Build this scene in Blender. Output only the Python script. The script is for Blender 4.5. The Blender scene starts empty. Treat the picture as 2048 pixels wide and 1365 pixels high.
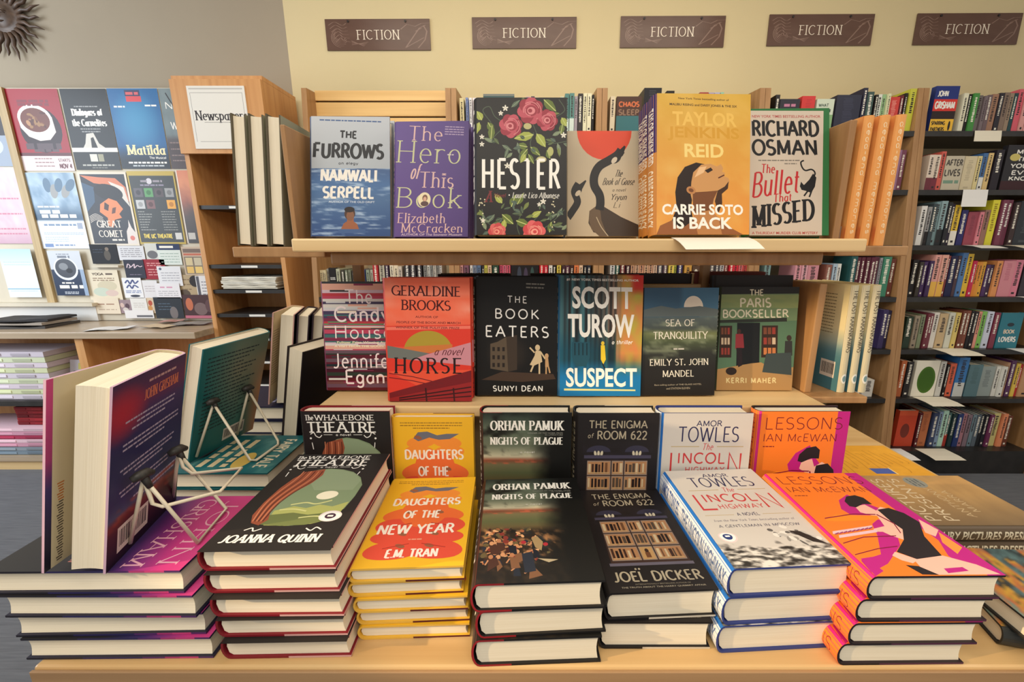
import bpy, math, random
import numpy as np
from mathutils import Matrix, Vector
from mathutils.geometry import tessellate_polygon

C = bpy.context.scene.collection
SC = bpy.context.scene
random.seed(7)

# ------------------------------------------------------------------ camera
F, CX, CY, PITCH, CZ = 843.0, 1053.0, 682.5, math.radians(12.87), 1.29
cam_d = bpy.data.cameras.new('camera')
cam = bpy.data.objects.new('camera', cam_d)
C.objects.link(cam)
cam.location = (0, 0, CZ)
cam.rotation_euler = (math.radians(90) - PITCH, 0, 0)
cam_d.sensor_fit = 'HORIZONTAL'
cam_d.sensor_width = 36
cam_d.lens = F / 2048 * 36
cam_d.shift_x = (1024 - CX) / 2048
cam_d.clip_start = 0.02
SC.camera = cam

# ------------------------------------------------------------------ light and exposure
SC.view_settings.view_transform = 'Standard'
SC.view_settings.look = 'None'
SC.view_settings.exposure = 0.38
SC.view_settings.gamma = 1.0
SC.view_settings.use_curve_mapping = False
wd = bpy.data.worlds.new('room_light')
SC.world = wd
wd.use_nodes = True
wd.node_tree.nodes['Background'].inputs[0].default_value = (1.0, 0.95, 0.88, 1)
wd.node_tree.nodes['Background'].inputs[1].default_value = 0.42


def area(name, loc, target, sx, sy, power, col):
    l = bpy.data.lights.new(name, 'AREA')
    l.shape = 'RECTANGLE'
    l.size, l.size_y, l.energy, l.color = sx, sy, power, col
    o = bpy.data.objects.new(name, l)
    C.objects.link(o)
    o.location = loc
    o.rotation_euler = (Vector(target) - Vector(loc)).to_track_quat('-Z', 'Y').to_euler()
    return o


area('ceiling_or_fill_lamp', (0.1, 1.5, 2.93), (0.1, 1.75, 0), 2.6, 0.5, 19, (1.0, 0.90, 0.74))
area('ceiling_or_fill_lamp', (-0.3, -0.7, 2.93), (-0.1, 0.2, 0.8), 3.0, 1.0, 54, (1.0, 0.92, 0.80))
area('ceiling_or_fill_lamp', (2.6, 0.2, 2.93), (0.4, 0.6, 0.9), 1.2, 0.6, 17, (1.0, 0.92, 0.80))  # added fill light from the right, brightens the shaded back covers
area('window_daylight', (-3.9, 1.0, 1.9), (-2.2, 2.6, 1.2), 1.2, 1.6, 44, (0.80, 0.90, 1.0))
spot = bpy.data.lights.new('window_sunbeam', 'SPOT')
spot.energy, spot.color, spot.spot_size, spot.spot_blend, spot.shadow_soft_size = 260, (1.0, 0.72, 0.40), math.radians(15), 0.3, 0.015
so = bpy.data.objects.new('window_sunbeam', spot)
C.objects.link(so)
so.location = (-2.4, -.10, 1.55)
so.rotation_euler = (Vector((.68, .62, .86)) - Vector((-2.4, -.10, 1.55))).to_track_quat('-Z', 'Y').to_euler()


# ------------------------------------------------------------------ projection helpers (photo pixel -> place in the room)
def ray(px, py):
    a, b = (px - CX) / F, (CY - py) / F
    c, s = math.cos(PITCH), math.sin(PITCH)
    return a, c + s * b, -s + c * b


def atY(px, py, Y):
    x, y, z = ray(px, py)
    k = Y / y
    return Vector((x * k, Y, CZ + z * k))


def atZ(px, py, Z):
    x, y, z = ray(px, py)
    k = (Z - CZ) / z
    return Vector((x * k, y * k, Z))


def pxof(P):
    c, s = math.cos(PITCH), math.sin(PITCH)
    X, Y, Z = P[0], P[1], P[2] - CZ
    d = Y * c - Z * s
    return CX + F * X / d, CY - F * (Z * c + Y * s) / d


# ------------------------------------------------------------------ colour and materials
def lin(c):
    r = []
    for v in c[:3]:
        v = v / 255.0
        r.append(v / 12.92 if v <= 0.04045 else ((v + 0.055) / 1.055) ** 2.4)
    return r


def linA(a):
    a = np.clip(np.asarray(a, float) / 255.0, 0, 1)
    return np.where(a <= 0.04045, a / 12.92, ((a + 0.055) / 1.055) ** 2.4)


def mat(name):
    m = bpy.data.materials.new(name)
    m.use_nodes = True
    nt = m.node_tree
    return m, nt, nt.nodes['Principled BSDF']


def plain(name, col, rough=0.6, metal=0.0):
    m, nt, b = mat(name)
    b.inputs['Base Color'].default_value = lin(col) + [1]
    b.inputs['Roughness'].default_value = rough
    b.inputs['Metallic'].default_value = metal
    return m


def print_mat(name, rough):
    m, nt, b = mat(name)
    a = nt.nodes.new('ShaderNodeAttribute')
    a.attribute_name = 'Col'
    nt.links.new(a.outputs['Color'], b.inputs['Base Color'])
    b.inputs['Roughness'].default_value = rough
    b.inputs['Specular IOR Level'].default_value = 0.3
    return m


def grain(name, c1, c2, scale, rough=0.5, mx=0.5, detail=4, bump=0.0):
    """noise stretched along one axis: wood grain, page edges, wall paint, carpet"""
    m, nt, b = mat(name)
    tc = nt.nodes.new('ShaderNodeTexCoord')
    mp = nt.nodes.new('ShaderNodeMapping')
    mp.inputs['Scale'].default_value = scale
    nz = nt.nodes.new('ShaderNodeTexNoise')
    nz.inputs['Scale'].default_value = 1.0
    nz.inputs['Detail'].default_value = detail
    cr = nt.nodes.new('ShaderNodeValToRGB')
    cr.color_ramp.elements[0].position = 0.5 - mx / 2
    cr.color_ramp.elements[1].position = 0.5 + mx / 2
    cr.color_ramp.elements[0].color = lin(c1) + [1]
    cr.color_ramp.elements[1].color = lin(c2) + [1]
    nt.links.new(tc.outputs['Object'], mp.inputs[0])
    nt.links.new(mp.outputs[0], nz.inputs[0])
    nt.links.new(nz.outputs[0], cr.inputs[0])
    nt.links.new(cr.outputs[0], b.inputs['Base Color'])
    b.inputs['Roughness'].default_value = rough
    if bump:
        bp = nt.nodes.new('ShaderNodeBump')
        bp.inputs['Strength'].default_value = bump
        nt.links.new(nz.outputs[0], bp.inputs['Height'])
        nt.links.new(bp.outputs[0], b.inputs['Normal'])
    return m


M = {
    'print': print_mat('printed_jacket', 0.42),
    'paper': print_mat('printed_paper', 0.6),
    'gloss': print_mat('glossy_poster', 0.34),
    'pages': grain('page_edges', (226, 212, 184), (246, 236, 214), (6, 6, 900), 0.85, 0.7, 3),
    'maple': grain('maple_laminate', (214, 178, 124), (234, 204, 152), (1.2, 40, 40), 0.38, 0.55),
    'tabletop': grain('table_laminate', (196, 156, 102), (216, 182, 128), (1.2, 40, 40), 0.38, 0.55),
    'lip': grain('table_edge_band', (150, 116, 80), (176, 140, 100), (1.2, 40, 40), 0.45, 0.55),
    'maple_y': grain('maple_laminate_end', (205, 166, 112), (226, 192, 140), (40, 1.2, 40), 0.38, 0.55),
    'oak': grain('bookcase_oak', (150, 108, 66), (180, 138, 92), (45, 45, 1.5), 0.45, 0.55),
    'oak_h': grain('slatwall_maple', (214, 168, 100), (238, 198, 132), (1.5, 45, 45), 0.4, 0.6),
    'cabinet': grain('cabinet_beech', (190, 132, 76), (212, 158, 100), (45, 45, 2.0), 0.45, 0.55),
    'counter': grain('counter_laminate', (150, 132, 110), (200, 178, 150), (1.3, 50, 50), 0.3, 0.8),
    'black': grain('black_shelf', (28, 26, 26), (46, 43, 41), (20, 20, 20), 0.4),
    'dark': plain('dark_recess', (40, 34, 30), 0.7),
    'backpan': grain('bookcase_back', (196, 178, 142), (208, 192, 156), (3, 3, 3), 0.6),
    'wall_b': grain('cream_wall_paint', (212, 195, 152), (218, 201, 158), (2, 2, 2), 0.75, 0.6),
    'wall_l': grain('shaded_wall_paint', (156, 143, 124), (163, 150, 130), (2, 2, 2), 0.75, 0.6),  # weaker light on the left wall is put into this greyer tone
    'carpet': grain('grey_carpet', (78, 80, 86), (118, 120, 126), (8, 160, 10), 0.95, 0.9, 6, 0.3),
    'wire': plain('cream_wire', (222, 210, 184), 0.3),
    'rubber': grain('black_rubber', (30, 28, 26), (60, 58, 52), (200, 200, 200), 0.5),
    'bronze': grain('bronze_iron', (36, 26, 22), (110, 84, 66), (40, 40, 40), 0.45, 0.9, 6, 0.5),
    'signplate': print_mat('sign_plate', 0.25),
    'holes': plain('screw_head', (30, 22, 20), 0.4),
    'board': grain('poster_board', (196, 186, 166), (214, 204, 184), (6, 6, 2), 0.6),
    'batten': grain('poster_batten', (160, 134, 92), (196, 170, 124), (60, 60, 2), 0.5),
    'whiteboard': plain('white_ledge', (214, 212, 208), 0.5),
    'ceiling': plain('ceiling_paint', (225, 220, 208), 0.8),
    'plastic': plain('clear_holder', (232, 230, 224), 0.15),
}


# ------------------------------------------------------------------ object helpers
def tag(o, label=None, cat=None, group=None, kind=None):
    if label and not 4 <= len(label.split()) <= 16: print('LABEL', len(label.split()), label)
    if label: o['label'] = label
    if cat: o['category'] = cat
    if group: o['group'] = group
    if kind: o['kind'] = kind
    return o


def thing(name, label, cat, group=None, loc=(0, 0, 0)):
    o = bpy.data.objects.new(name, None)
    o.empty_display_size = 0.05
    C.objects.link(o)
    o.location = loc
    return tag(o, label, cat, group)


def place(o, loc, xd, yd):
    x = Vector(xd).normalized()
    y = Vector(yd)
    y = (y - x * y.dot(x)).normalized()
    z = x.cross(y)
    m = Matrix((x, y, z)).transposed().to_4x4()
    m.translation = Vector(loc)
    o.matrix_world = m
    return o


class MB:
    def __init__(s):
        s.v, s.f, s.c, s.mi = [], [], [], []

    def add(s, pts, faces, col=(200, 200, 200), mi=0):
        n = len(s.v)
        s.v += [tuple(p) for p in pts]
        s.c += [col] * len(pts) if not isinstance(col, np.ndarray) else [tuple(k) for k in col]
        for f in faces:
            s.f.append([i + n for i in f])
            s.mi.append(mi)

    def box(s, a, b, col=(200, 200, 200), mi=0, top=None):
        (x0, y0, z0), (x1, y1, z1) = a, b
        if top is None: top = (0, 0, 0, 0)
        p = [(x0, y0, z0), (x1, y0, z0), (x1, y1, z0), (x0, y1, z0),
             (x0 + top[0], y0 + top[2], z1), (x1 + top[1], y0 + top[2], z1), (x1 + top[1], y1 + top[3], z1), (x0 + top[0], y1 + top[3], z1)]
        s.add(p, [(0, 3, 2, 1), (4, 5, 6, 7), (0, 1, 5, 4), (1, 2, 6, 5), (2, 3, 7, 6), (3, 0, 4, 7)], col, mi)

    def tube(s, pts, r, n=8, col=(200, 200, 200), mi=0, closed=False):
        pts = [Vector(p) for p in pts]
        rings = []
        for i, p in enumerate(pts):
            a = pts[i - 1] if i > 0 else (pts[-1] if closed else p)
            b = pts[i + 1] if i < len(pts) - 1 else (pts[0] if closed else p)
            t = (b - a).normalized()
            u = t.orthogonal().normalized() if not rings else (rings[-1][1] - t * rings[-1][1].dot(t)).normalized()
            rr = r[i] if isinstance(r, (list, tuple)) else r
            rings.append((p, u, t.cross(u), rr))
        n0 = len(s.v)
        out, fc = [], []
        for p, u, w, rr in rings:
            out += [p + u * (rr * math.cos(2 * math.pi * k / n)) + w * (rr * math.sin(2 * math.pi * k / n)) for k in range(n)]
        m = len(rings)
        for i in range(m - 1 + (1 if closed else 0)):
            j = (i + 1) % m
            for k in range(n):
                fc.append((i * n + k, i * n + (k + 1) % n, j * n + (k + 1) % n, j * n + k))
        if not closed:
            fc.append(tuple(range(n - 1, -1, -1)))
            fc.append(tuple((m - 1) * n + k for k in range(n)))
        s.add(out, fc, col, mi)

    def mesh(s, name, mats):
        me = bpy.data.meshes.new(name)
        me.from_pydata(s.v, [], s.f)
        a = me.attributes.new('Col', 'FLOAT_COLOR', 'POINT')
        cc = np.ones((len(s.v), 4))
        cc[:, :3] = linA(np.array(s.c))
        a.data.foreach_set('color', cc.astype(np.float32).ravel())
        for m in mats: me.materials.append(m)
        if len(mats) > 1: me.polygons.foreach_set('material_index', s.mi)
        me.update()
        return me

    def obj(s, name, mats, parent=None):
        if not isinstance(mats, (list, tuple)): mats = [mats]
        o = bpy.data.objects.new(name, s.mesh(name, mats))
        C.objects.link(o)
        if parent is not None: o.parent = parent
        return o


def bevel(o, w=0.002, seg=2):
    m = o.modifiers.new('bevel', 'BEVEL')
    m.width, m.segments, m.limit_method = w, seg, 'ANGLE'
    return o


def smooth(o):
    o.data.polygons.foreach_set('use_smooth', [True] * len(o.data.polygons))
    return o


def slab(name, a, b, m, parent=None, bv=0.0):
    mb = MB()
    mb.box(a, b)
    o = mb.obj(name, m, parent)
    if bv: bevel(o, bv)
    return o

# ------------------------------------------------------------------ lettering: a pen font of strokes, and the built-in sans
def arc(cx, cy, rx, ry, a, b, n=12):
    return [(cx + rx * math.cos(math.radians(a + (b - a) * i / n)), cy + ry * math.sin(math.radians(a + (b - a) * i / n))) for i in range(n + 1)]


O_ = lambda w: arc(w / 2, .5, w / 2 - .02, .5, 90, 450, 24)
o_ = lambda cx, rx=.22: arc(cx, .33, rx, .33, 90, 450, 18)
GL = {
    'A': (.76, [[(0, 0), (.38, 1)], [(.38, 1), (.76, 0)], [(.14, .35), (.62, .35)]]),
    'B': (.62, [[(.08, 0), (.08, 1)], [(.08, 1), (.3, 1)] + arc(.3, .765, .24, .235, 90, -90) + [(.08, .53)], [(.08, .53), (.32, .53)] + arc(.32, .265, .28, .265, 90, -90) + [(.08, 0)]]),
    'C': (.72, [arc(.42, .5, .4, .5, 48, 312, 18)]),
    'D': (.74, [[(.08, 0), (.08, 1)], [(.08, 1), (.28, 1)] + arc(.28, .5, .44, .5, 90, -90, 16) + [(.08, 0)]]),
    'E': (.56, [[(.08, 0), (.08, 1)], [(.08, 1), (.54, 1)], [(.08, .52), (.46, .52)], [(.08, 0), (.56, 0)]]),
    'F': (.54, [[(.08, 0), (.08, 1)], [(.08, 1), (.54, 1)], [(.08, .52), (.46, .52)]]),
    'G': (.76, [arc(.42, .5, .4, .5, 48, 340, 18), [(.76, .0), (.76, .44)], [(.52, .44), (.78, .44)]]),
    'H': (.74, [[(.08, 0), (.08, 1)], [(.66, 0), (.66, 1)], [(.08, .52), (.66, .52)]]),
    'I': (.2, [[(.1, 0), (.1, 1)]]),
    'J': (.44, [[(.34, 1), (.34, .25)] + arc(.14, .25, .2, .25, 0, -130, 8)]),
    'K': (.68, [[(.08, 0), (.08, 1)], [(.08, .4), (.62, 1)], [(.24, .56), (.68, 0)]]),
    'L': (.54, [[(.08, 0), (.08, 1)], [(.08, 0), (.54, 0)]]),
    'M': (.9, [[(.08, 0), (.1, 1)], [(.1, 1), (.45, .1)], [(.45, .1), (.8, 1)], [(.8, 1), (.82, 0)]]),
    'N': (.76, [[(.08, 0), (.08, 1)], [(.08, 1), (.68, 0)], [(.68, 0), (.68, 1)]]),
    'O': (.82, [O_(.82)]),
    'P': (.6, [[(.08, 0), (.08, 1)], [(.08, 1), (.3, 1)] + arc(.3, .745, .27, .255, 90, -90) + [(.08, .49)]]),
    'Q': (.82, [O_(.82), [(.5, .22), (.84, -.1)]]),
    'R': (.66, [[(.08, 0), (.08, 1)], [(.08, 1), (.3, 1)] + arc(.3, .755, .26, .245, 90, -90) + [(.08, .51)], [(.32, .51), (.66, 0)]]),
    'S': (.56, [arc(.28, .75, .24, .25, 40, 270, 12) + arc(.28, .25, .26, .25, 90, -140, 12)[1:]]),
    'T': (.66, [[(.33, 0), (.33, 1)], [(0, 1), (.66, 1)]]),
    'U': (.72, [[(.08, 1), (.08, .3)] + arc(.36, .3, .28, .3, 180, 360, 12) + [(.64, 1)]]),
    'V': (.74, [[(0, 1), (.37, 0)], [(.37, 0), (.74, 1)]]),
    'W': (1.06, [[(0, 1), (.27, 0)], [(.27, 0), (.53, .95)], [(.53, .95), (.79, 0)], [(.79, 0), (1.06, 1)]]),
    'X': (.7, [[(0, 0), (.68, 1)], [(.02, 1), (.7, 0)]]),
    'Y': (.7, [[(0, 1), (.35, .48)], [(.7, 1), (.35, .48)], [(.35, .48), (.35, 0)]]),
    'Z': (.62, [[(.02, 1), (.6, 1)], [(.6, 1), (.02, 0)], [(.02, 0), (.62, 0)]]),
    'a': (.5, [arc(.24, .3, .2, .3, 60, 330, 14), [(.44, .62), (.44, 0)]]),
    'b': (.52, [[(.07, 1), (.07, 0)], arc(.28, .32, .21, .32, 160, -160, 14)]),
    'c': (.46, [arc(.26, .33, .22, .33, 50, 310, 14)]),
    'd': (.52, [[(.45, 1), (.45, 0)], arc(.24, .32, .2, .32, 20, 340, 14)]),
    'e': (.5, [[(.05, .36), (.45, .36)] + arc(.26, .33, .21, .33, 8, 310, 16)]),
    'f': (.34, [[(.15, 0), (.15, .78)] + arc(.3, .78, .15, .2, 180, 60, 6), [(.02, .62), (.32, .62)]]),
    'g': (.52, [arc(.24, .33, .2, .31, 20, 340, 14), [(.45, .64), (.45, -.1)] + arc(.25, -.1, .2, .2, 0, -150, 8)]),
    'h': (.54, [[(.07, 0), (.07, 1)], [(.07, .4)] + arc(.26, .42, .2, .23, 160, 0, 8) + [(.46, 0)]]),
    'i': (.18, [[(.09, 0), (.09, .64)], [(.09, .84), (.09, .92)]]),
    'j': (.22, [[(.14, .64), (.14, -.12)] + arc(0, -.12, .14, .16, 0, -110, 6), [(.14, .84), (.14, .92)]]),
    'k': (.5, [[(.07, 0), (.07, 1)], [(.07, .26), (.44, .64)], [(.2, .38), (.5, 0)]]),
    'l': (.18, [[(.09, 0), (.09, 1)]]),
    'm': (.82, [[(.07, 0), (.07, .64)], [(.07, .4)] + arc(.25, .42, .18, .23, 160, 0, 8) + [(.43, 0)], [(.43, .4)] + arc(.6, .42, .17, .23, 160, 0, 8) + [(.77, 0)]]),
    'n': (.54, [[(.07, 0), (.07, .64)], [(.07, .4)] + arc(.26, .42, .2, .23, 160, 0, 8) + [(.46, 0)]]),
    'o': (.52, [o_(.26)]),
    'p': (.52, [[(.07, .64), (.07, -.28)], arc(.28, .32, .21, .32, 160, -160, 14)]),
    'q': (.52, [[(.45, .64), (.45, -.28)], arc(.24, .32, .2, .32, 20, 340, 14)]),
    'r': (.38, [[(.07, 0), (.07, .64)], [(.07, .4)] + arc(.26, .42, .2, .23, 160, 50, 6)]),
    's': (.42, [arc(.21, .48, .16, .17, 40, 270, 10) + arc(.21, .16, .18, .16, 90, -140, 10)[1:]]),
    't': (.34, [[(.14, .86), (.14, .14)] + arc(.26, .14, .12, .14, 180, 290, 5), [(.01, .62), (.3, .62)]]),
    'u': (.54, [[(.07, .64), (.07, .22)] + arc(.26, .22, .19, .22, 180, 340, 8), [(.46, .64), (.46, 0)]]),
    'v': (.5, [[(0, .64), (.25, 0)], [(.25, 0), (.5, .64)]]),
    'w': (.76, [[(0, .64), (.2, 0)], [(.2, 0), (.38, .6)], [(.38, .6), (.56, 0)], [(.56, 0), (.76, .64)]]),
    'x': (.48, [[(0, 0), (.46, .64)], [(.02, .64), (.48, 0)]]),
    'y': (.5, [[(0, .64), (.26, .02)], [(.5, .64), (.16, -.28)]]),
    'z': (.44, [[(.02, .64), (.42, .64)], [(.42, .64), (.02, 0)], [(.02, 0), (.44, 0)]]),
    '0': (.6, [arc(.3, .5, .26, .5, 90, 450, 20)]),
    '1': (.3, [[(.02, .8), (.16, 1)], [(.16, 1), (.16, 0)]]),
    '2': (.56, [arc(.27, .72, .24, .28, 160, -30, 10) + [(.04, 0)], [(.04, 0), (.56, 0)]]),
    '3': (.54, [arc(.26, .75, .22, .25, 140, -90, 10), arc(.26, .26, .25, .26, 90, -150, 10)]),
    '4': (.6, [[(.44, 0), (.44, 1)], [(.44, 1), (.02, .3)], [(.02, .3), (.6, .3)]]),
    '6': (.58, [[(.46, .96)] + arc(.5, .4, .45, .58, 110, 190, 6) + arc(.3, .3, .24, .3, 170, -190, 16)]),
    '.': (.14, [[(.07, .0), (.07, .09)]]),
    ',': (.14, [[(.09, .08), (.04, -.12)]]),
    "'": (.14, [[(.08, 1), (.06, .78)]]),
    '-': (.36, [[(.05, .4), (.31, .4)]]),
    '!': (.16, [[(.08, 1), (.08, .3)], [(.08, .0), (.08, .09)]]),
    '#': (.6, [[(.16, 0), (.26, 1)], [(.36, 0), (.46, 1)], [(.03, .32), (.55, .32)], [(.06, .68), (.58, .68)]]),
    ' ': (.3, []),
}


def pen_layout(s, gap):
    """centre lines of a string: strokes in cap-height units, with the font's own extent"""
    x, out = 0, []
    for ch in s:
        w, st = GL.get(ch, GL['o'])
        out += [[(px + x, py) for px, py in k] for k in st]
        x += w + gap
    return out


def ribbon(pts, wv, wh):
    """polygon strip of a stroke drawn with an elliptic pen: wv = width of upright stems, wh = of level bars"""
    P = np.array(pts, float)
    keep = [0] + [i for i in range(1, len(P)) if np.hypot(*(P[i] - P[i - 1])) > 1e-6]
    P = P[keep]
    if len(P) < 2: return None
    closed = len(P) > 4 and np.hypot(*(P[0] - P[-1])) < 1e-4
    D = np.diff(P, axis=0)
    D /= np.maximum(np.hypot(D[:, 0], D[:, 1])[:, None], 1e-9)
    N = np.stack([-D[:, 1], D[:, 0]], 1)
    nn = []
    for i in range(len(P)):
        if closed and i in (0, len(P) - 1):
            n = N[0] + N[-1]
        else:
            n = N[max(i - 1, 0)] + N[min(i, len(N) - 1)]
        l = np.hypot(*n)
        n = n / l if l > .3 else N[min(i, len(N) - 1)]
        ref = N[min(i, len(N) - 1)]
        k = 1 / max(n @ ref, .6)
        nn.append(n * math.hypot(n[0] * wv, n[1] * wh) / 2 * k)
    nn = np.array(nn)
    pts = np.concatenate([P + nn, P - nn])
    m = len(P)
    return pts, [(i, i + 1, m + i + 1, m + i) for i in range(m - 1)]


_tc = {}


def sans_mesh(s, off):
    key = (s, off)
    if key in _tc: return _tc[key]
    cu = bpy.data.curves.new('t', 'FONT')
    cu.body, cu.offset, cu.resolution_u = s, off, 3
    ob = bpy.data.objects.new('t', cu)
    me = ob.to_mesh()
    v = np.array([x.co[:2] for x in me.vertices]) if len(me.vertices) else np.zeros((0, 2))
    f = [tuple(p.vertices) for p in me.polygons]
    ob.to_mesh_clear()
    bpy.data.objects.remove(ob)
    bpy.data.curves.remove(cu)
    _tc[key] = (v, f)
    return _tc[key]


# ------------------------------------------------------------------ printed artwork as flat coloured shapes
def vnoise(x, y, seed=0):
    xi, yi = np.floor(x), np.floor(y)
    fx, fy = x - xi, y - yi
    fx, fy = fx * fx * (3 - 2 * fx), fy * fy * (3 - 2 * fy)
    h = lambda a, b: np.modf(np.abs(np.sin(a * 127.1 + b * 311.7 + seed * 74.7) * 43758.5453))[0]
    return (h(xi, yi) * (1 - fx) + h(xi + 1, yi) * fx) * (1 - fy) + (h(xi, yi + 1) * (1 - fx) + h(xi + 1, yi + 1) * fx) * fy


def fbm(x, y, seed=0, o=4):
    t, a = 0, .5
    for i in range(o):
        t = t + a * vnoise(x * 2 ** i, y * 2 ** i, seed + i)
        a *= .5
    return t / (1 - .5 ** o)


def mixc(a, b, t):
    t = np.clip(np.asarray(t, float), 0, 1)[..., None]
    return np.asarray(a, float) * (1 - t) + np.asarray(b, float) * t


def ramp(t, stops):
    t = np.asarray(t, float)
    return np.stack([np.interp(t, [s[0] for s in stops], [s[1][k] for s in stops]) for k in range(3)], -1)


class Art:
    """artwork on a 100 x 150 sheet, u to the right, v down; frame() lets the shapes be given in photograph pixels"""

    def __init__(s, bg=None, quad=None):
        s.ops, s.hm, s.asp = [], None, 1.0
        if quad: s.frame(quad)
        if bg is not None: s.raw([(0, 0), (100, 0), (100, 150), (0, 150)], [(0, 1, 2, 3)], bg)

    def frame(s, q=None):
        if q is None:
            s.hm = None
            return s
        if len(q) == 4 and not hasattr(q[0], '__len__'):
            x0, x1, y0, y1 = q
            q = [(x0, y0), (x1, y0), (x1, y1), (x0, y1)]
        A, b = [], []
        for (x, y), (u, v) in zip(q, [(0, 0), (100, 0), (100, 150), (0, 150)]):
            A.append([x, y, 1, 0, 0, 0, -u * x, -u * y]); b.append(u)
            A.append([0, 0, 0, x, y, 1, -v * x, -v * y]); b.append(v)
        s.hm = np.append(np.linalg.solve(np.array(A, float), np.array(b, float)), 1).reshape(3, 3)
        return s

    def map(s, p):
        p = np.asarray(p, float)
        if s.hm is not None:
            h = np.c_[p, np.ones(len(p))] @ s.hm.T
            p = h[:, :2] / h[:, 2:]
        return np.stack([np.clip(p[:, 0], 0, 100), np.clip(p[:, 1], 0, 150)], 1)

    def raw(s, pts, faces, col):
        s.ops.append((np.asarray(pts, float), faces, col))

    def grid(s, f, nx=24, ny=36, box=(0, 0, 100, 150)):
        u, v = np.meshgrid(np.linspace(box[0], box[2], nx + 1), np.linspace(box[1], box[3], ny + 1))
        u, v = u.ravel(), v.ravel()
        col = np.asarray(f(u, v), float)
        fc = [(j * (nx + 1) + i, j * (nx + 1) + i + 1, (j + 1) * (nx + 1) + i + 1, (j + 1) * (nx + 1) + i) for j in range(ny) for i in range(nx)]
        s.raw(np.stack([u, v], 1), fc, col)
        return s

    def poly(s, pts, c):
        p = s.map(pts)
        tr = tessellate_polygon([[Vector((a, b, 0)) for a, b in p]])
        s.raw(p, [tuple(t) for t in tr], c)
        return s

    def rect(s, x0, y0, x1, y1, c):
        return s.poly([(x0, y0), (x1, y0), (x1, y1), (x0, y1)], c)

    def ell(s, x, y, rx, ry, c, a=0, n=28, a0=0, a1=360):
        ca, sa = math.cos(math.radians(a)), math.sin(math.radians(a))
        pts = []
        for i in range(n + (0 if a1 - a0 == 360 else 1)):
            t = math.radians(a0 + (a1 - a0) * i / n)
            p, q = rx * math.cos(t), ry * math.sin(t)
            pts.append((x + p * ca - q * sa, y + p * sa + q * ca))
        return s.poly(pts, c)

    def line(s, pts, w, c, wh=None):
        r = ribbon(pts, w, w if wh is None else wh)
        if r: s.raw(s.map(r[0]), r[1], c)
        return s

    def curve(s, pts, w, c, n=6):
        """smooth line through points"""
        P = [Vector(p) for p in pts]
        P = [P[0]] + P + [P[-1]]
        out = []
        for i in range(1, len(P) - 2):
            for k in range(n):
                t = k / n
                a, b, cc, d = P[i - 1], P[i], P[i + 1], P[i + 2]
                out.append(tuple(.5 * ((2 * b) + (cc - a) * t + (2 * a - 5 * b + 4 * cc - d) * t * t + (3 * b - a - 3 * cc + d) * t ** 3)))
        out.append(tuple(P[-2]))
        return s.line(out, w, c)

    def leaf(s, x, y, l, w, a, c, vein=None):
        ca, sa = math.cos(math.radians(a)), math.sin(math.radians(a))
        prof = [(0, 0), (.2, .75), (.45, 1), (.75, .6), (1, 0), (.75, -.6), (.45, -1), (.2, -.75)]
        R = lambda p, q: (x + p * l * ca - q * w / 2 * sa, y + p * l * sa + q * w / 2 * ca)
        s.poly([R(p, q) for p, q in prof], c)
        if vein: s.line([R(0, 0), R(.95, 0)], w * .1, vein)
        return s

    def text(s, t, x0, x1, y0, y1, c, bold=0.0, wave=None, slant=0):
        """built-in sans fitted to a box (y0 top, y1 bottom)"""
        v, f = sans_mesh(t, bold)
        if not len(v): return s
        lo, hi = v.min(0), v.max(0)
        k = (v - lo) / np.maximum(hi - lo, 1e-6)
        X, Y = x0 + k[:, 0] * (x1 - x0) + slant * (k[:, 1] - .5) * (y1 - y0), y1 - k[:, 1] * (y1 - y0)
        if wave: Y = Y + np.array([wave(a) for a in X])
        s.raw(s.map(np.stack([X, Y], 1)), f, c)
        return s

    def pen(s, t, x0, x1, y0, y1, c, w=.16, wh=None, serif=0, gap=.16, slant=0, wave=None):
        """pen lettering fitted to a box; w, wh = stem and bar weight as a share of the box height"""
        st = pen_layout(t, gap)
        if not st: return s
        allp = np.array([p for k in st for p in k])
        lo, hi = allp.min(0), allp.max(0)
        H = abs(y1 - y0)
        g = s.asp
        x0, x1 = x0 * g, x1 * g
        un = lambda P: s.map([(a / g, b) for a, b in P])
        W, WH = w * H, (w if wh is None else wh) * H
        sx = (x1 - x0 - W - abs(slant) * H) / max(hi[0] - lo[0], 1e-6)
        sy = (H - WH) / max(hi[1] - lo[1], 1e-6)
        fx = lambda p: (x0 + W / 2 + (p[0] - lo[0]) * sx + slant * (p[1] - lo[1]) * sy + (abs(slant) * H if slant < 0 else 0), y1 - WH / 2 - (p[1] - lo[1]) * sy)
        for k in st:
            q = [fx(p) for p in k]
            if wave: q = [(a, b + wave(a)) for a, b in q]
            r = ribbon(q, W, WH)
            if r: s.raw(un(r[0]), r[1], c)
            if serif and len(k) <= 4:
                for e, o in ((0, 1), (-1, -2)):
                    dx, dy = q[e][0] - q[o][0], q[e][1] - q[o][1]
                    if abs(dy) > abs(dx) * .8:
                        L = serif * max(W, .08 * H)
                        s.raw(un([(q[e][0] - L, q[e][1] - WH / 2), (q[e][0] + L, q[e][1] - WH / 2), (q[e][0] + L, q[e][1] + WH / 2), (q[e][0] - L, q[e][1] + WH / 2)]), [(0, 1, 2, 3)], c)
        return s

    def greek(s, x0, x1, y, h, c, n=8, seed=1):
        """a line of type too small to read"""
        r = random.Random(seed * 31 + int(y * 7))
        x = x0
        while x < x1 - h * .5:
            w = min(h * r.uniform(1.2, 4.2), x1 - x)
            s.rect(x, y - h / 2, x + w, y + h / 2, c)
            x += w + h * .55
        return s

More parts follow.
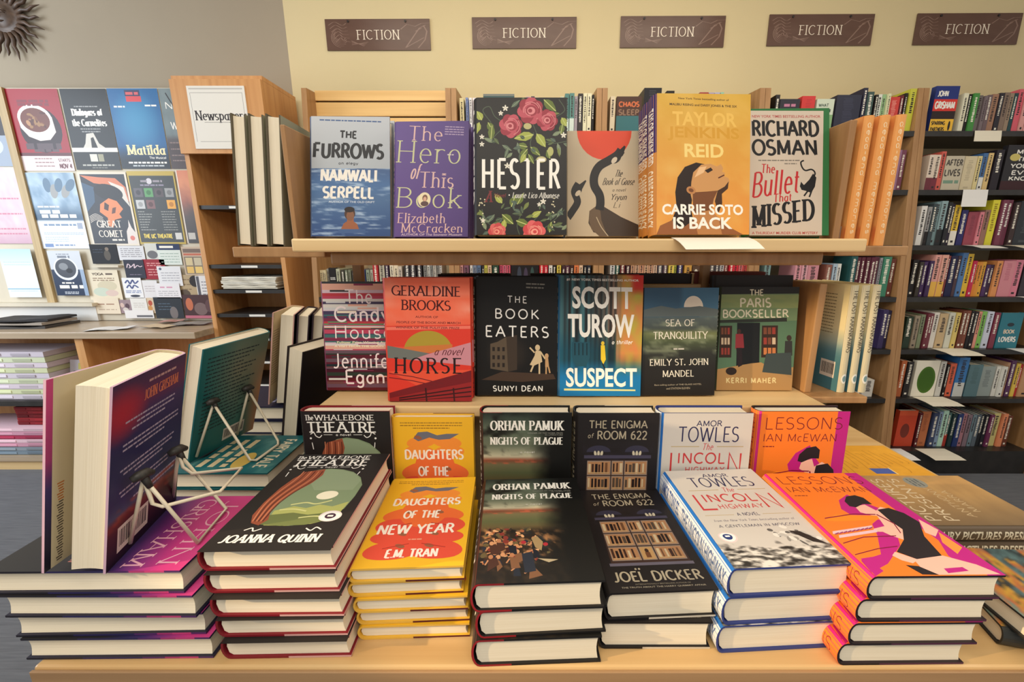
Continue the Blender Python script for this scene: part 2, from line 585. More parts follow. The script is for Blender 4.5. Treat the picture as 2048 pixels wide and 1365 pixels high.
    def remap(s, a, b):
        s.ops = [(np.stack([p[:, 0], np.interp(p[:, 1], a, b)], 1), f, c) for p, f, c in s.ops]
        return s

    def strips(s, n=9):
        """cut every shape into narrow strips across u, so that it can be bent round a spine"""
        out = []
        for p, f, c in s.ops:
            P2, F2 = [], []
            for fc in f:
                poly = [tuple(p[i]) for i in fc]
                u0, u1 = min(q[0] for q in poly), max(q[0] for q in poly)
                for k in range(n):
                    a, b = 100 * k / n, 100 * (k + 1) / n
                    if b <= u0 or a >= u1: continue
                    q = poly
                    for lim, sg in ((a, 1), (b, -1)):
                        r = []
                        for i in range(len(q)):
                            A_, B_ = q[i - 1], q[i]
                            ia, ib = (A_[0] - lim) * sg >= -1e-9, (B_[0] - lim) * sg >= -1e-9
                            if ia != ib:
                                t = (lim - A_[0]) / (B_[0] - A_[0])
                                r.append((lim, A_[1] + t * (B_[1] - A_[1])))
                            if ib: r.append(B_)
                        q = r
                        if not q: break
                    if len(q) >= 3:
                        F2.append(tuple(range(len(P2), len(P2) + len(q))))
                        P2 += q
            if P2: out.append((np.array(P2), F2, c if not isinstance(c, np.ndarray) else tuple(c.mean(0))))
        s.ops = out

    def emit(s, mb, fn, mi=0, step=1.5e-5):
        boxes = []
        for p, f, c in s.ops:
            lo, hi = p.min(0), p.max(0)
            key = None if isinstance(c, np.ndarray) else tuple(c)
            L = 0
            for b0, b1, l, k in boxes:
                if lo[0] < b1[0] and hi[0] > b0[0] and lo[1] < b1[1] and hi[1] > b0[1]:
                    L = max(L, l + 1)
            boxes.append((lo, hi, L, key))
            pts = [fn(a, b, (L + 1) * step) for a, b in p]
            mb.add(pts, f, c if isinstance(c, np.ndarray) else tuple(c), mi)


# ------------------------------------------------------------------ books
def book_meshes(key, w, h, t, front=None, spine=None, back=None, board=(60, 50, 45), inner=None, flap=None, soft=False, side=None, edge=None, pages=None, opened=0, inside=None, fore=None, edge_top=None):
    """one jacket mesh (boards, rounded spine and print) and one page-block mesh.
    edge: [(share, colour)...] along the tail edge of the boards, from the spine"""
    th = 0.0012 if soft else 0.0028
    bu = 0.0012 if soft else min(0.0045, t * .14)
    ov = 0.0 if soft else 0.0035
    mb = MB()
    side = side or board
    edge = edge or [(1.0, board)]
    x0 = 0.006
    ns = 8
    prof = [(w, t)]
    spn = []
    for i in range(ns + 1):
        a = math.pi / 2 + math.pi * i / ns
        spn.append((x0 + (x0 + bu) * math.cos(a), t / 2 + t / 2 * math.sin(a)))
    inn = [(w, t - th)] + [(x0 + (x0 + bu - th) * math.cos(math.pi / 2 + math.pi * i / ns), t / 2 + (t / 2 - th) * math.sin(math.pi / 2 + math.pi * i / ns)) for i in range(ns + 1)] + [(w, th)]
    out = prof + spn + [(w, 0)]
    n = len(out)
    for yy, flip in ((0, 0), (h, 1)):
        for i in range(n - 1):
            if i in (0, n - 2):
                xa = 0.0
                for share, col in (edge_top or [(1.0, edge[0][1])]) if i == 0 else edge:
                    xb = share
                    p, q = x0 + (w - x0) * xa, x0 + (w - x0) * xb
                    zz = (t - th, t) if i == 0 else (0, th)
                    mb.add([(p, yy, zz[0]), (q, yy, zz[0]), (q, yy, zz[1]), (p, yy, zz[1])], [(0, 1, 2, 3)], col)
                    xa = xb
            else:
                mb.add([(out[i][0], yy, out[i][1]), (out[i + 1][0], yy, out[i + 1][1]), (inn[i + 1][0], yy, inn[i + 1][1]), (inn[i][0], yy, inn[i][1])], [(0, 1, 2, 3)], edge[0][1])
    for i in range(n - 1):
        col = side if 0 < i < n - 2 else board
        mb.add([(out[i][0], 0, out[i][1]), (out[i][0], h, out[i][1]), (out[i + 1][0], h, out[i + 1][1]), (out[i + 1][0], 0, out[i + 1][1])], [(0, 1, 2, 3)], col)
        ic = inner or board
        mb.add([(inn[i][0], 0, inn[i][1]), (inn[i][0], h, inn[i][1]), (inn[i + 1][0], h, inn[i + 1][1]), (inn[i + 1][0], 0, inn[i + 1][1])], [(3, 2, 1, 0)], ic)
    for z0, z1 in ((t - th, t), (0, th)):
        ya = 0.0
        for share, col in fore or [(1.0, edge[-1][1])]:
            yb = h * share
            mb.add([(w, ya, z0), (w, yb, z0), (w, yb, z1), (w, ya, z1)], [(0, 1, 2, 3)], col)
            ya = yb
    fx0 = 0.003
    if front: front.emit(mb, lambda u, v, e: (fx0 + (w - fx0) * u / 100, h * (1 - v / 150), t + e))
    if inside: inside.emit(mb, lambda u, v, e: (x0 + (w - x0) * u / 100, h * (1 - v / 150), t - th - e))
    if opened:
        ca, sa = math.cos(math.radians(opened)), math.sin(math.radians(opened))
        mb.v = [(x0 + (x - x0) * ca - (z - t) * sa, y, t + (x - x0) * sa + (z - t) * ca) if x > x0 + 1e-6 and z > t - th - .0012 else (x, y, z) for x, y, z in mb.v]
    if back: back.emit(mb, lambda u, v, e: (w - (w - fx0) * u / 100, h * (1 - v / 150), -e))
    if spine:
        spine.strips()

        def sp(u, v, e):
            a = math.pi / 2 + math.pi * (1 - u / 100)
            return (x0 + (x0 + bu + e + 1e-4) * math.cos(a), h * (1 - v / 150), t / 2 + (t / 2 + e) * math.sin(a))
        spine.emit(mb, sp)
    me = mb.mesh(key + '_jacket', [M['print']])
    pb = MB()
    g = th + 0.0002
    xs = [0.004, 0.007, w - ov - .0006, w - ov - .0016 if not soft else w - ov - .0004, w - ov - .0006]
    k = 6
    fo = [(w - ov - (0.0 if soft else .0022 * math.sin(math.pi * i / k)), g + (t - 2 * g) * i / k) for i in range(k + 1)]
    ring = [(0.002, t - g - t * .12), (0.008, t - g)] 
    ring = [(0.008, g)] + fo + [(0.008, t - g), (0.003, t * .8), (0.001, t * .5), (0.003, t * .2)]
    m = len(ring)
    pts = [(x, ov, z) for x, z in ring] + [(x, h - ov, z) for x, z in ring]
    fc = [tuple(range(m)), tuple(range(2 * m - 1, m - 1, -1))] + [(i, m + i, m + (i + 1) % m, (i + 1) % m) for i in range(m)]
    pb.add(pts, fc)
    pm = pb.mesh(key + '_pages', [pages or M['pages']])
    return dict(jacket=me, pages=pm, w=w, h=h, t=t, name='paperback_book' if soft else 'hardcover_book')


def book(sp, label, group, loc, xd, yd, name=None):
    r = thing(name or sp['name'], label, 'book', group)
    for nm, me in (('cover', sp['jacket']), ('page_block', sp['pages'])):
        o = bpy.data.objects.new(nm, me)
        C.objects.link(o)
        o.parent = r
    place(r, loc, xd, yd)
    return r


ORD = ['top', 'second down', 'third down', 'fourth down', 'fifth down']


def stack(sp, n, x, y, z, ang, label, group, face='S', jit=None):
    """n copies lying flat; (x, y) = front left corner of the cover seen from the camera; face: where its reader stands.
    jit: (dx, dy, dangle) from the lowest book up"""
    for i in range(n):
        dx, dy, da = jit[i] if jit else (random.uniform(-.003, .003), random.uniform(-.002, .002), random.uniform(-.02, .02))
        a = ang + da
        c, s = math.cos(a), math.sin(a)
        if face == 'S': loc, xd, yd = (x + dx, y + dy, z + i * sp['t']), (c, s, 0), (-s, c, 0)
        elif face == 'W':   # reader at the left end: cover top to the right, fore-edge towards the camera
            loc = (x + dx - s * -sp['w'] , y + dy + sp['w'] * c, z + i * sp['t'])
            loc = (x + dx + -s * sp['w'], y + dy + c * sp['w'], z + i * sp['t'])
            xd, yd = (s, -c, 0), (c, s, 0)
        else:               # reader at the right end: spine towards the camera
            loc, xd, yd = (x + dx + c * sp['h'], y + dy + s * sp['h'], z + i * sp['t']), (-s, c, 0), (-c, -s, 0)
        loc = (loc[0], loc[1], loc[2] + .0006 * i)
        k = n - 1 - i
        o = ORD[k] if k < n - 1 else 'lowest'
        book(sp, label if n == 1 else '%s, %s in its stack' % (label, o), group, loc, xd, yd)


def stand(sp, label, group, pxl, zb, yf, lean, yaw=0.0, copies=0, clabel=None, gap=.0014):
    """standing cover to the camera. pxl = photo x of the cover's left edge at its top, yf = depth of the front lower edge.
    copies: more of the same close behind"""
    a = math.radians(lean)
    h, t = sp['h'], sp['t']
    yb = yf + t * math.cos(a)
    c, s = math.cos(yaw), math.sin(yaw)
    ytop = yb - t * math.cos(a) + h * math.sin(a)
    ztop = zb + t * math.sin(a) + h * math.cos(a)
    cc, ss = math.cos(PITCH), math.sin(PITCH)
    d = ytop * cc - (ztop - CZ) * ss
    x = (pxl - CX) / F * d
    out = None
    for k in range(copies + 1):
        dy = k * (t + gap) / math.cos(a)
        lb = label if k == 0 else clabel[k - 1]
        j = 0 if k == 0 else random.uniform(-.002, .003)
        o = book(sp, lb, group, (x + j, yb + dy, zb), (c, s, 0), (-s * math.sin(a), math.sin(a) * c, math.cos(a)))
        out = out or o
    return out

# ------------------------------------------------------------------ jackets
WHITE, CREAM = (236, 232, 224), (226, 212, 176)


def greeks(A, x0, x1, ys, h, c, seed=1):
    for i, y in enumerate(ys): A.greek(x0, x1, y, h, c, seed=seed + i)


def petalrose(A, x, y, r, c1, c2, c3, seed=0):
    rr = random.Random(seed)
    for k in range(7):
        a = k * 51 + seed * 20
        A.ell(x + r * .5 * math.cos(math.radians(a)), y + r * .5 * math.sin(math.radians(a)), r * .58, r * .5, (c1, c2)[k % 2], a, 14)
    for k in range(4):
        q = .62 - k * .15
        A.ell(x + rr.uniform(-1, 1) * r * .08, y, r * q, r * q * .9, (c2, c1, c3, c1)[k], 0, 14)
    for k in range(5):
        a0 = k * 72 + seed * 17
        A.line(arc(x, y, r * (.3 + .13 * k), r * (.27 + .13 * k), a0, a0 + 110, 7), r * .06, c3)


def flower5(A, x, y, r, c):
    for k in range(5):
        a = k * 72 - 90
        A.ell(x + r * .55 * math.cos(math.radians(a)), y + r * .55 * math.sin(math.radians(a)), r * .5, r * .26, c, a, 8)


def art_furrows():
    A = Art((184, 190, 196), [(620, 247), (777, 243), (785, 484), (633, 484)])
    A.grid(lambda u, v: mixc((188, 193, 200), (170, 178, 186), v / 66), 4, 6, (0, 0, 100, 65))
    def water(u, v):
        n = fbm(u * .05, v * .45, 3)
        base = ramp(v, [(65, (62, 92, 138)), (85, (70, 108, 158)), (105, (72, 106, 150)), (150, (44, 74, 128))])
        return mixc(base, (176, 198, 222), np.clip((n - .56) * 4.0, 0, .8))
    A.grid(water, 44, 60, (0, 65, 100, 150))
    greeks(A, 637, 760, [254], 2.6, (60, 90, 140))
    ink = (26, 28, 34)
    A.pen('THE', 677, 713, 274, 291, ink, .2)
    A.pen('FURROWS', 627, 768, 299, 332, ink, .19, wh=.15)
    A.pen('an elegy', 678, 717, 337, 345, (60, 62, 70), .14)
    A.pen('NAMWALI', 644, 755, 351, 378, WHITE, .2, .17)
    A.pen('SERPELL', 649, 752, 386, 411, WHITE, .2, .17)
    A.text('AUTHOR OF THE OLD DRIFT', 662, 752, 415, 419, (205, 215, 226), .01)
    A.poly([(688, 470), (693, 459), (699, 455), (700, 445), (712, 445), (712, 455), (719, 460), (723, 470)], (150, 92, 62))
    A.ell(704, 440, 10.5, 12, (74, 52, 44))
    A.ell(705, 444, 7.5, 10, (128, 88, 66))
    A.ell(703, 432, 10, 5.5, (40, 32, 32))
    A.grid(lambda u, v: mixc((66, 98, 146), (60, 88, 140), u / 100), 6, 2, (34, 141, 68, 146))
    return A


def art_hero():
    A = Art(None, [(788, 260), (931, 252), (942, 482), (803, 482)])
    A.grid(lambda u, v: mixc((98, 76, 142), (80, 58, 120), (u + v * .3) / 130), 6, 8)
    pk, gn = (214, 178, 172), (196, 196, 150)
    A.pen('The', 813, 880, 267, 296, pk, .1, .045, 1.3)
    A.pen('Hero', 797, 918, 297, 340, gn, .075, .035, 1.5)
    A.pen('of', 822, 846, 342, 372, pk, .1, .06, 0, slant=.2)
    A.pen('This', 840, 908, 357, 388, pk, .1, .045, 1.3)
    A.pen('Book', 803, 925, 388, 427, gn, .08, .04, 1.4)
    A.ell(853, 411, 12, 14, (226, 214, 178))
    A.ell(854, 408, 5, 6.5, (120, 86, 70)); A.ell(854, 419, 7.5, 5, (90, 66, 66)); A.ell(854, 410, 3.2, 4.4, (206, 164, 140))
    A.pen('Elizabeth', 806, 895, 437, 456, pk, .11, .05, 1.0)
    A.pen('McCracken', 814, 930, 457, 474, pk, .12, .05, 1.0)
    A.text('AUTHOR OF The Souvenir Museum', 814, 930, 475.5, 480, (200, 180, 196), .01)
    greeks(A, 884, 922, [266, 271, 276, 281], 2, (170, 150, 180), 9)
    A.greek(892, 905, 322, 2.4, (200, 190, 190))
    return A


def art_hester():
    A = Art((24, 21, 20), [(950, 215), (1128, 211), (1130, 480), (950, 480)])
    r1, r2, r3 = (150, 44, 60), (186, 78, 92), (216, 132, 136)
    g1, g2, g3 = (96, 112, 46), (160, 168, 76), (190, 196, 120)
    st = (70, 84, 64)
    for p in ([(975, 300), (1000, 275), (1040, 262)], [(1060, 262), (1075, 292), (1100, 300), (1128, 296)], [(978, 262), (962, 240), (975, 232), (985, 250), (1000, 260)], [(1062, 280), (1056, 305), (1075, 325)],
              [(1112, 215), (1124, 235), (1108, 248)], [(960, 430), (970, 455), (1000, 470)], [(1125, 430), (1100, 455), (1080, 470)], [(1040, 435), (1030, 460), (1035, 480)], [(1075, 440), (1060, 455), (1045, 470)]):
        A.curve(p, 1.6, st)
    for (x, y, l, w, a, k) in ((1082, 216, 34, 18, 42, 0), (960, 258, 20, 15, -120, 0), (972, 262, 22, 14, 60, 0), (955, 262, 24, 14, 110, 0), (980, 268, 30, 14, 95, 0), (1062, 284, 40, 18, 168, 0), (1068, 282, 32, 18, 55, 0),
                               (1050, 308, 22, 14, 190, 0), (1056, 308, 26, 14, 40, 0), (1050, 312, 26, 14, 130, 0), (1118, 250, 20, 14, 60, 0), (1120, 262, 22, 12, 100, 0), (1095, 330, 18, 12, 250, 0),
                               (1018, 232, 22, 8, -40, 1), (1100, 285, 20, 8, -25, 1), (985, 300, 24, 8, 200, 1), (1000, 305, 22, 8, 30, 1), (1030, 300, 22, 8, 80, 1), (1012, 310, 22, 7, 110, 1), (1110, 300, 24, 8, 75, 1), (1122, 300, 18, 7, 20, 1), (1020, 320, 16, 7, 140, 1),
                               (1000, 418, 24, 13, 230, 0), (1018, 425, 26, 15, -70, 0), (1030, 420, 26, 13, -60, 0), (1000, 440, 30, 17, 40, 0), (1028, 452, 30, 17, 20, 0), (1005, 450, 24, 12, 100, 0), (1058, 445, 24, 12, -30, 0), (985, 440, 22, 8, 130, 1), (975, 455, 22, 8, 200, 1), (968, 470, 20, 8, 250, 1),
                               (1090, 450, 26, 8, -30, 1), (1100, 460, 26, 8, 10, 1), (1110, 445, 22, 8, -60, 1), (1095, 475, 22, 12, -80, 0), (962, 440, 18, 7, 80, 1), (1120, 470, 16, 7, -40, 1)):
        A.leaf(x, y, l, w, a, (g1, (88, 104, 84))[k] if l % 4 else (g2, (120, 134, 104))[k], (g3, (150, 160, 130))[k])
    for k in range(46):
        rr = random.Random(k + 900)
        x, y = rr.choice([(rr.uniform(952, 1124), rr.uniform(222, 262)), (rr.uniform(952, 1124), rr.uniform(290, 326)), (rr.uniform(952, 1000), rr.uniform(415, 474)), (rr.uniform(1060, 1124), rr.uniform(415, 474)), (rr.uniform(1000, 1060), rr.uniform(412, 440))])
        A.leaf(x, y, rr.uniform(11, 20), rr.uniform(4, 8), rr.uniform(0, 360), rr.choice([(58, 72, 56), (78, 92, 52), (112, 124, 58), (70, 88, 80)]), (120, 134, 96))
    petalrose(A, 1056, 238, 25, r1, r2, r3, 1)
    petalrose(A, 1017, 268, 22, r1, r2, r3, 2)
    petalrose(A, 1089, 256, 20, r1, r2, r3, 3)
    A.ell(1050, 268, 8, 6, (184, 176, 120)); A.ell(1078, 332, 10, 6, (190, 180, 130)); A.ell(1096, 316, 6, 9, (176, 176, 110))
    petalrose(A, 990, 474, 17, (190, 66, 70), (206, 96, 92), (230, 150, 130), 4)
    petalrose(A, 1064, 474, 22, (196, 66, 70), (214, 96, 96), (234, 156, 140), 5)
    for x, y, r in ((1006, 234, 6), (997, 244, 5), (1122, 284, 6), (960, 290, 5), (960, 304, 5), (1010, 345, 6), (1082, 414, 6), (1074, 420, 4.5), (962, 452, 5)): flower5(A, x, y, r, (226, 220, 204))
    for k in range(22):
        rr = random.Random(k)
        A.ell(rr.choice([rr.uniform(953, 966), rr.uniform(1092, 1108)]), rr.uniform(405, 470), 1.5, 1.5, (216, 206, 170), 0, 6)
    A.pen('HESTER', 960, 1117, 330, 391, (240, 236, 226), .105, .095, gap=.3)
    A.leaf(1046, 322, 20, 11, 120, g2, g3); A.leaf(1052, 322, 22, 10, 60, g1, g3); flower5(A, 1010, 345, 5.5, (226, 220, 204))
    A.pen('A', 966, 984, 394, 416, (120, 40, 44), .14, .06, 1.2, slant=.2)
    A.pen('Novel', 984, 1008, 398, 407, (110, 40, 44), .14, slant=.2)
    A.ell(1014, 402, 1.5, 1.5, WHITE, 0, 8)
    A.pen('Laurie Lico Albanese', 1020, 1116, 396, 408, (196, 192, 184), .14, .08, slant=.2)
    return A


def art_geese():
    A = Art((200, 184, 156), (1132, 1276, 270, 478))
    A.ell(1206, 270, 55, 57, (224, 74, 44))
    bk, br = (32, 28, 27), (104, 84, 62)
    A.poly([(1176, 428), (1190, 418), (1206, 420), (1240, 440), (1276, 456), (1276, 478), (1214, 478), (1184, 470), (1174, 452)], (64, 50, 38))
    A.poly([(1176, 428), (1188, 420), (1198, 428), (1200, 446), (1212, 478), (1196, 478), (1180, 464), (1175, 446)], br)
    A.curve([(1190, 440), (1200, 460), (1214, 478)], 1.5, (196, 180, 150))
    A.curve([(1240, 308), (1232, 318), (1216, 328), (1196, 340), (1186, 358), (1186, 378), (1196, 396), (1198, 412), (1196, 426)], 17, bk)
    A.ell(1229, 323, 13, 9.5, bk, -48); A.poly([(1230, 314), (1246, 299), (1249, 301), (1244, 318), (1236, 326)], bk)
    A.ell(1226, 328, 7.5, 4.6, (212, 198, 174), -50)
    A.curve([(1154, 374), (1146, 390), (1152, 410), (1142, 428), (1132, 442)], 14, bk)
    A.ell(1151, 388, 11.5, 8.5, bk, -42); A.poly([(1150, 380), (1168, 367), (1170, 369), (1162, 384), (1156, 392)], bk)
    A.ell(1153, 393, 7, 4.2, (212, 198, 174), -48)
    ik = (66, 56, 48)
    A.pen('The', 1226, 1246, 347, 361, ik, .1, .06, slant=.35)
    A.pen('Book of Goose', 1202, 1270, 363, 377, ik, .1, .06, slant=.35)
    A.pen('a novel', 1222, 1250, 383, 390, ik, .12, .08, slant=.3)
    A.pen('Yiyun', 1216, 1254, 394, 410, ik, .1, .06, slant=.35)
    A.pen('Li', 1224, 1240, 410, 422, ik, .1, .06, slant=.35)
    return A


def art_gold():
    A = Art(None, [(1311, 210), (1497, 204), (1482, 478), (1307, 478)])
    A.grid(lambda u, v: mixc(mixc((214, 168, 62), (228, 152, 66), v / 110), (236, 196, 110), np.clip(fbm(u * .06, v * .05, 5) - .35, 0, 1) * .9), 20, 30)
    A.text('New York Times bestselling author of', 1352, 1452, 216, 221, (60, 42, 26), .015)
    A.text('MALIBU RISING and DAISY JONES & THE SIX', 1335, 1468, 228, 234, (60, 42, 26), .02)
    fo = (240, 206, 120)
    A.text('TAYLOR', 1340, 1466, 244, 272, (236, 190, 92), .025)
    A.text('JENKINS', 1330, 1470, 274, 302, (214, 156, 50), .025)
    A.text('REID', 1362, 1438, 307, 333, (244, 214, 130), .025)
    hair, sk, sh = (40, 26, 20), (206, 150, 92), (120, 72, 40)
    A.poly([(1345, 430), (1343, 400), (1348, 372), (1362, 352), (1384, 343), (1400, 346), (1396, 366), (1384, 384), (1376, 404), (1372, 430)], hair)
    A.poly([(1378, 362), (1394, 347), (1412, 345), (1424, 350), (1432, 345), (1436, 353), (1434, 360), (1440, 362), (1437, 368), (1446, 372), (1448, 380), (1438, 388), (1424, 396), (1416, 420), (1400, 432), (1378, 430), (1372, 404), (1374, 380)], sk)
    A.poly([(1446, 378), (1438, 388), (1424, 396), (1418, 416), (1424, 440), (1432, 420), (1432, 402), (1444, 392)], (70, 44, 28))
    A.poly([(1376, 400), (1404, 398), (1424, 396), (1416, 412), (1410, 436), (1376, 440)], sh)
    A.poly([(1380, 372), (1390, 352), (1404, 350), (1398, 362)], (236, 190, 140))
    A.poly([(1400, 358), (1412, 352), (1416, 357), (1406, 363)], hair)
    A.line([(1426, 372), (1438, 366)], 2.4, (90, 44, 30))
    A.ell(1373, 396, 9, 7, (190, 130, 78), 20); A.ell(1373, 396, 5, 3.5, sh, 20)
    A.poly([(1306, 478), (1314, 462), (1336, 452), (1360, 446), (1424, 446), (1440, 462), (1470, 478)], (150, 92, 52))
    A.poly([(1345, 430), (1372, 430), (1376, 452), (1350, 470), (1336, 452)], hair)
    A.poly([(1376, 440), (1412, 432), (1424, 448), (1430, 478), (1384, 478)], (188, 128, 74))
    W = (250, 244, 232)
    A.text('CARRIE SOTO', 1318, 1472, 422, 442, W, .03)
    A.text('IS BACK', 1338, 1450, 446, 468, W, .03)
    return A


def spine_gold():
    A = Art((200, 130, 58))
    A.rect(0, 0, 100, 62, (52, 36, 92))
    for i, (t, a, b, c) in enumerate((('TAYLOR JENKINS REID', 14, 74, (236, 226, 210)), ('CARRIE SOTO IS BACK', 80, 142, (240, 224, 196)))):
        spine_text(A, t, a, b, 30, 76, c)
    return A


def spine_text(A, t, v0, v1, u0, u1, c, pen=False, **kw):
    """lettering running down a spine: baseline towards u0"""
    B = Art()
    B.asp = ((v1 - v0) * .0016 / 100) / (((u1 - u0) / 100 * .03) / 30)
    if pen: B.pen(t, 0, 100, 0, 100 * .3, c, **kw)
    else: B.text(t, 0, 100, 0, 30, c, .02)
    for p, f, col in B.ops:
        q = np.stack([u1 - (p[:, 1] / 30) * (u1 - u0), v0 + p[:, 0] / 100 * (v1 - v0)], 1)
        A.ops.append((q, f, col))
    return A


def art_cat():
    A = Art((44, 110, 60), [(1496, 227), (1653, 225), (1634, 477), (1485, 477)])
    A.poly([(1495, 231), (1641, 231), (1621, 477), (1484, 477)], (206, 190, 172))
    bk, rd = (24, 22, 24), (190, 40, 44)
    A.pen('RICHARD', 1498, 1630, 250, 285, bk, .17, .14)
    A.pen('OSMAN', 1496, 1623, 289, 323, bk, .17, .14)
    A.text('NEW YORK TIMES BESTSELLING AUTHOR', 1499, 1634, 240, 245.5, (176, 70, 70), .015)
    greeks(A, 1508, 1588, [332], 2.4, (130, 120, 108), 5); greeks(A, 1558, 1582, [338.5], 2.2, (130, 120, 108), 5)
    A.pen('The', 1511, 1541, 339, 358, rd, .12, .08, slant=.12)
    A.pen('Bullet', 1493, 1590, 350, 400, rd, .085, .06, slant=.14, wave=lambda x: (1545 - x) * .12)
    A.pen('That', 1532, 1570, 397, 414, rd, .13, .09, slant=.1, wave=lambda x: (1545 - x) * .1)
    A.pen('MISSED', 1491, 1612, 414, 456, bk, .16, .08, .75, gap=.2, slant=.04, wave=lambda x: (1550 - x) * .13)
    A.text('A THURSDAY MURDER CLUB MYSTERY', 1490, 1614, 470, 475, (176, 60, 56), .015)
    A.curve([(1608, 372), (1616, 358), (1610, 350), (1598, 352), (1592, 346), (1590, 336), (1596, 332)], 3, bk)
    A.poly([(1612, 358), (1618, 366), (1614, 384), (1606, 396), (1596, 392), (1588, 390), (1585, 382), (1594, 380), (1604, 370)], bk)
    A.poly([(1585, 384), (1588, 374), (1594, 382)], bk)
    A.line([(1600, 392), (1592, 402)], 3, bk); A.line([(1608, 390), (1602, 404)], 3, bk)
    return A


# ---- middle shelf
def art_candy():
    A = Art(None, (640, 805, 568, 787))
    rr = random.Random(11)
    cols = [(126, 46, 74), (216, 190, 200), (140, 50, 80), (206, 206, 206), (66, 110, 108), (122, 62, 116), (190, 70, 96), (226, 170, 150), (58, 60, 62), (220, 214, 206), (92, 140, 100), (190, 60, 70), (236, 220, 196), (70, 60, 90)]
    y = 0
    while y < 150:
        h = rr.uniform(1.2, 5)
        c = rr.choice(cols)
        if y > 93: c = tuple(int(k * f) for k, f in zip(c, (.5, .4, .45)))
        A.raw([(0, y), (100, y), (100, min(150, y + h)), (0, min(150, y + h))], [(0, 1, 2, 3)], c)
        if rr.random() < .6:
            a = rr.uniform(0, 70)
            A.raw([(a, y), (a + 25, y), (a + 25, min(150, y + h * .6)), (a, min(150, y + h * .6))], [(0, 1, 2, 3)], rr.choice(cols))
        y += h
    W = (244, 228, 226)
    for t, x0, x1, y0, y1 in (('The', 687, 746, 583, 612), ('Candy', 663, 784, 616, 656), ('House', 663, 786, 654, 682), ('Jennifer', 655, 792, 710, 742), ('Egan', 681, 765, 744, 782)):
        A.pen(t, x0, x1, y0, y1, W, .1, .095)
    A.text('Pulitzer Prize-Winning Author of', 666, 800, 686.5, 692, (250, 236, 200), .015); A.text('A VISIT FROM THE GOON SQUAD', 660, 800, 694, 699.5, (250, 236, 200), .02)
    return A


def art_horse():
    A = Art(None, [(766, 566), (932, 562), (936, 806), (777, 806)])
    A.grid(lambda u, v: mixc(mixc((242, 110, 78), (246, 160, 136), np.clip(fbm(u * .03, v * .12, 2) * 2 - .8, 0, 1)), (230, 74, 52), np.clip((v - 40) / 50, 0, 1)), 16, 24)
    A.poly([(766, 660), (936, 655), (936, 700), (770, 700)], (222, 62, 46))
    A.poly([(766, 662), (936, 657), (936, 663), (766, 668)], (240, 120, 100))
    A.ell(851, 708, 47, 40, (176, 150, 52), 0, 24, 180, 360)
    A.poly([(804, 700), (898, 694), (898, 712), (804, 710)], (206, 120, 60))
    A.poly([(770, 698), (850, 712), (880, 716), (850, 730), (772, 724)], (112, 116, 110))
    A.poly([(850, 714), (936, 690), (936, 738), (860, 736), (810, 728)], (206, 140, 150))
    A.poly([(772, 722), (850, 728), (936, 736), (936, 806), (777, 806)], (222, 58, 42))
    A.poly([(774, 748), (936, 744), (936, 772), (830, 776)], (232, 84, 56))
    A.poly([(775, 790), (936, 745), (936, 806), (777, 806)], (118, 26, 32))
    A.poly([(777, 800), (936, 768), (936, 806), (777, 806)], (150, 36, 38))
    for p in ([(776, 752), (820, 758), (880, 772)], [(776, 760), (820, 766), (868, 776)]): A.line(p, 1.6, (110, 30, 36))
    for k in range(3): A.line([(795, 806 + k * 4 - 6), (935, 778 + k * 9)], 2.6, (58, 18, 22))
    for x in (846, 900): A.line([(x, 780), (x + 2, 806)], 3, (58, 18, 22))
    bk = (34, 20, 22)
    A.pen('GERALDINE', 780, 915, 580, 600, (70, 16, 22), .15, .08, .9)
    A.pen('BROOKS', 800, 895, 608, 628, (70, 16, 22), .15, .08, .9)
    for t, x0, x1, y in (('AUTHOR OF', 826, 870, 641), ("PEOPLE OF THE BOOK AND MARCH", 790, 914, 652), ('WINNER OF THE PULITZER PRIZE', 788, 912, 662)):
        A.text(t, x0, x1, y - 2.2, y + 2.2, (120, 40, 40), .015)
    A.pen('a novel', 862, 922, 700, 716, (90, 30, 40), .1, .06, slant=.4)
    A.pen('HORSE', 787, 918, 721, 752, bk, .14, .07, .8, gap=.3)
    return A


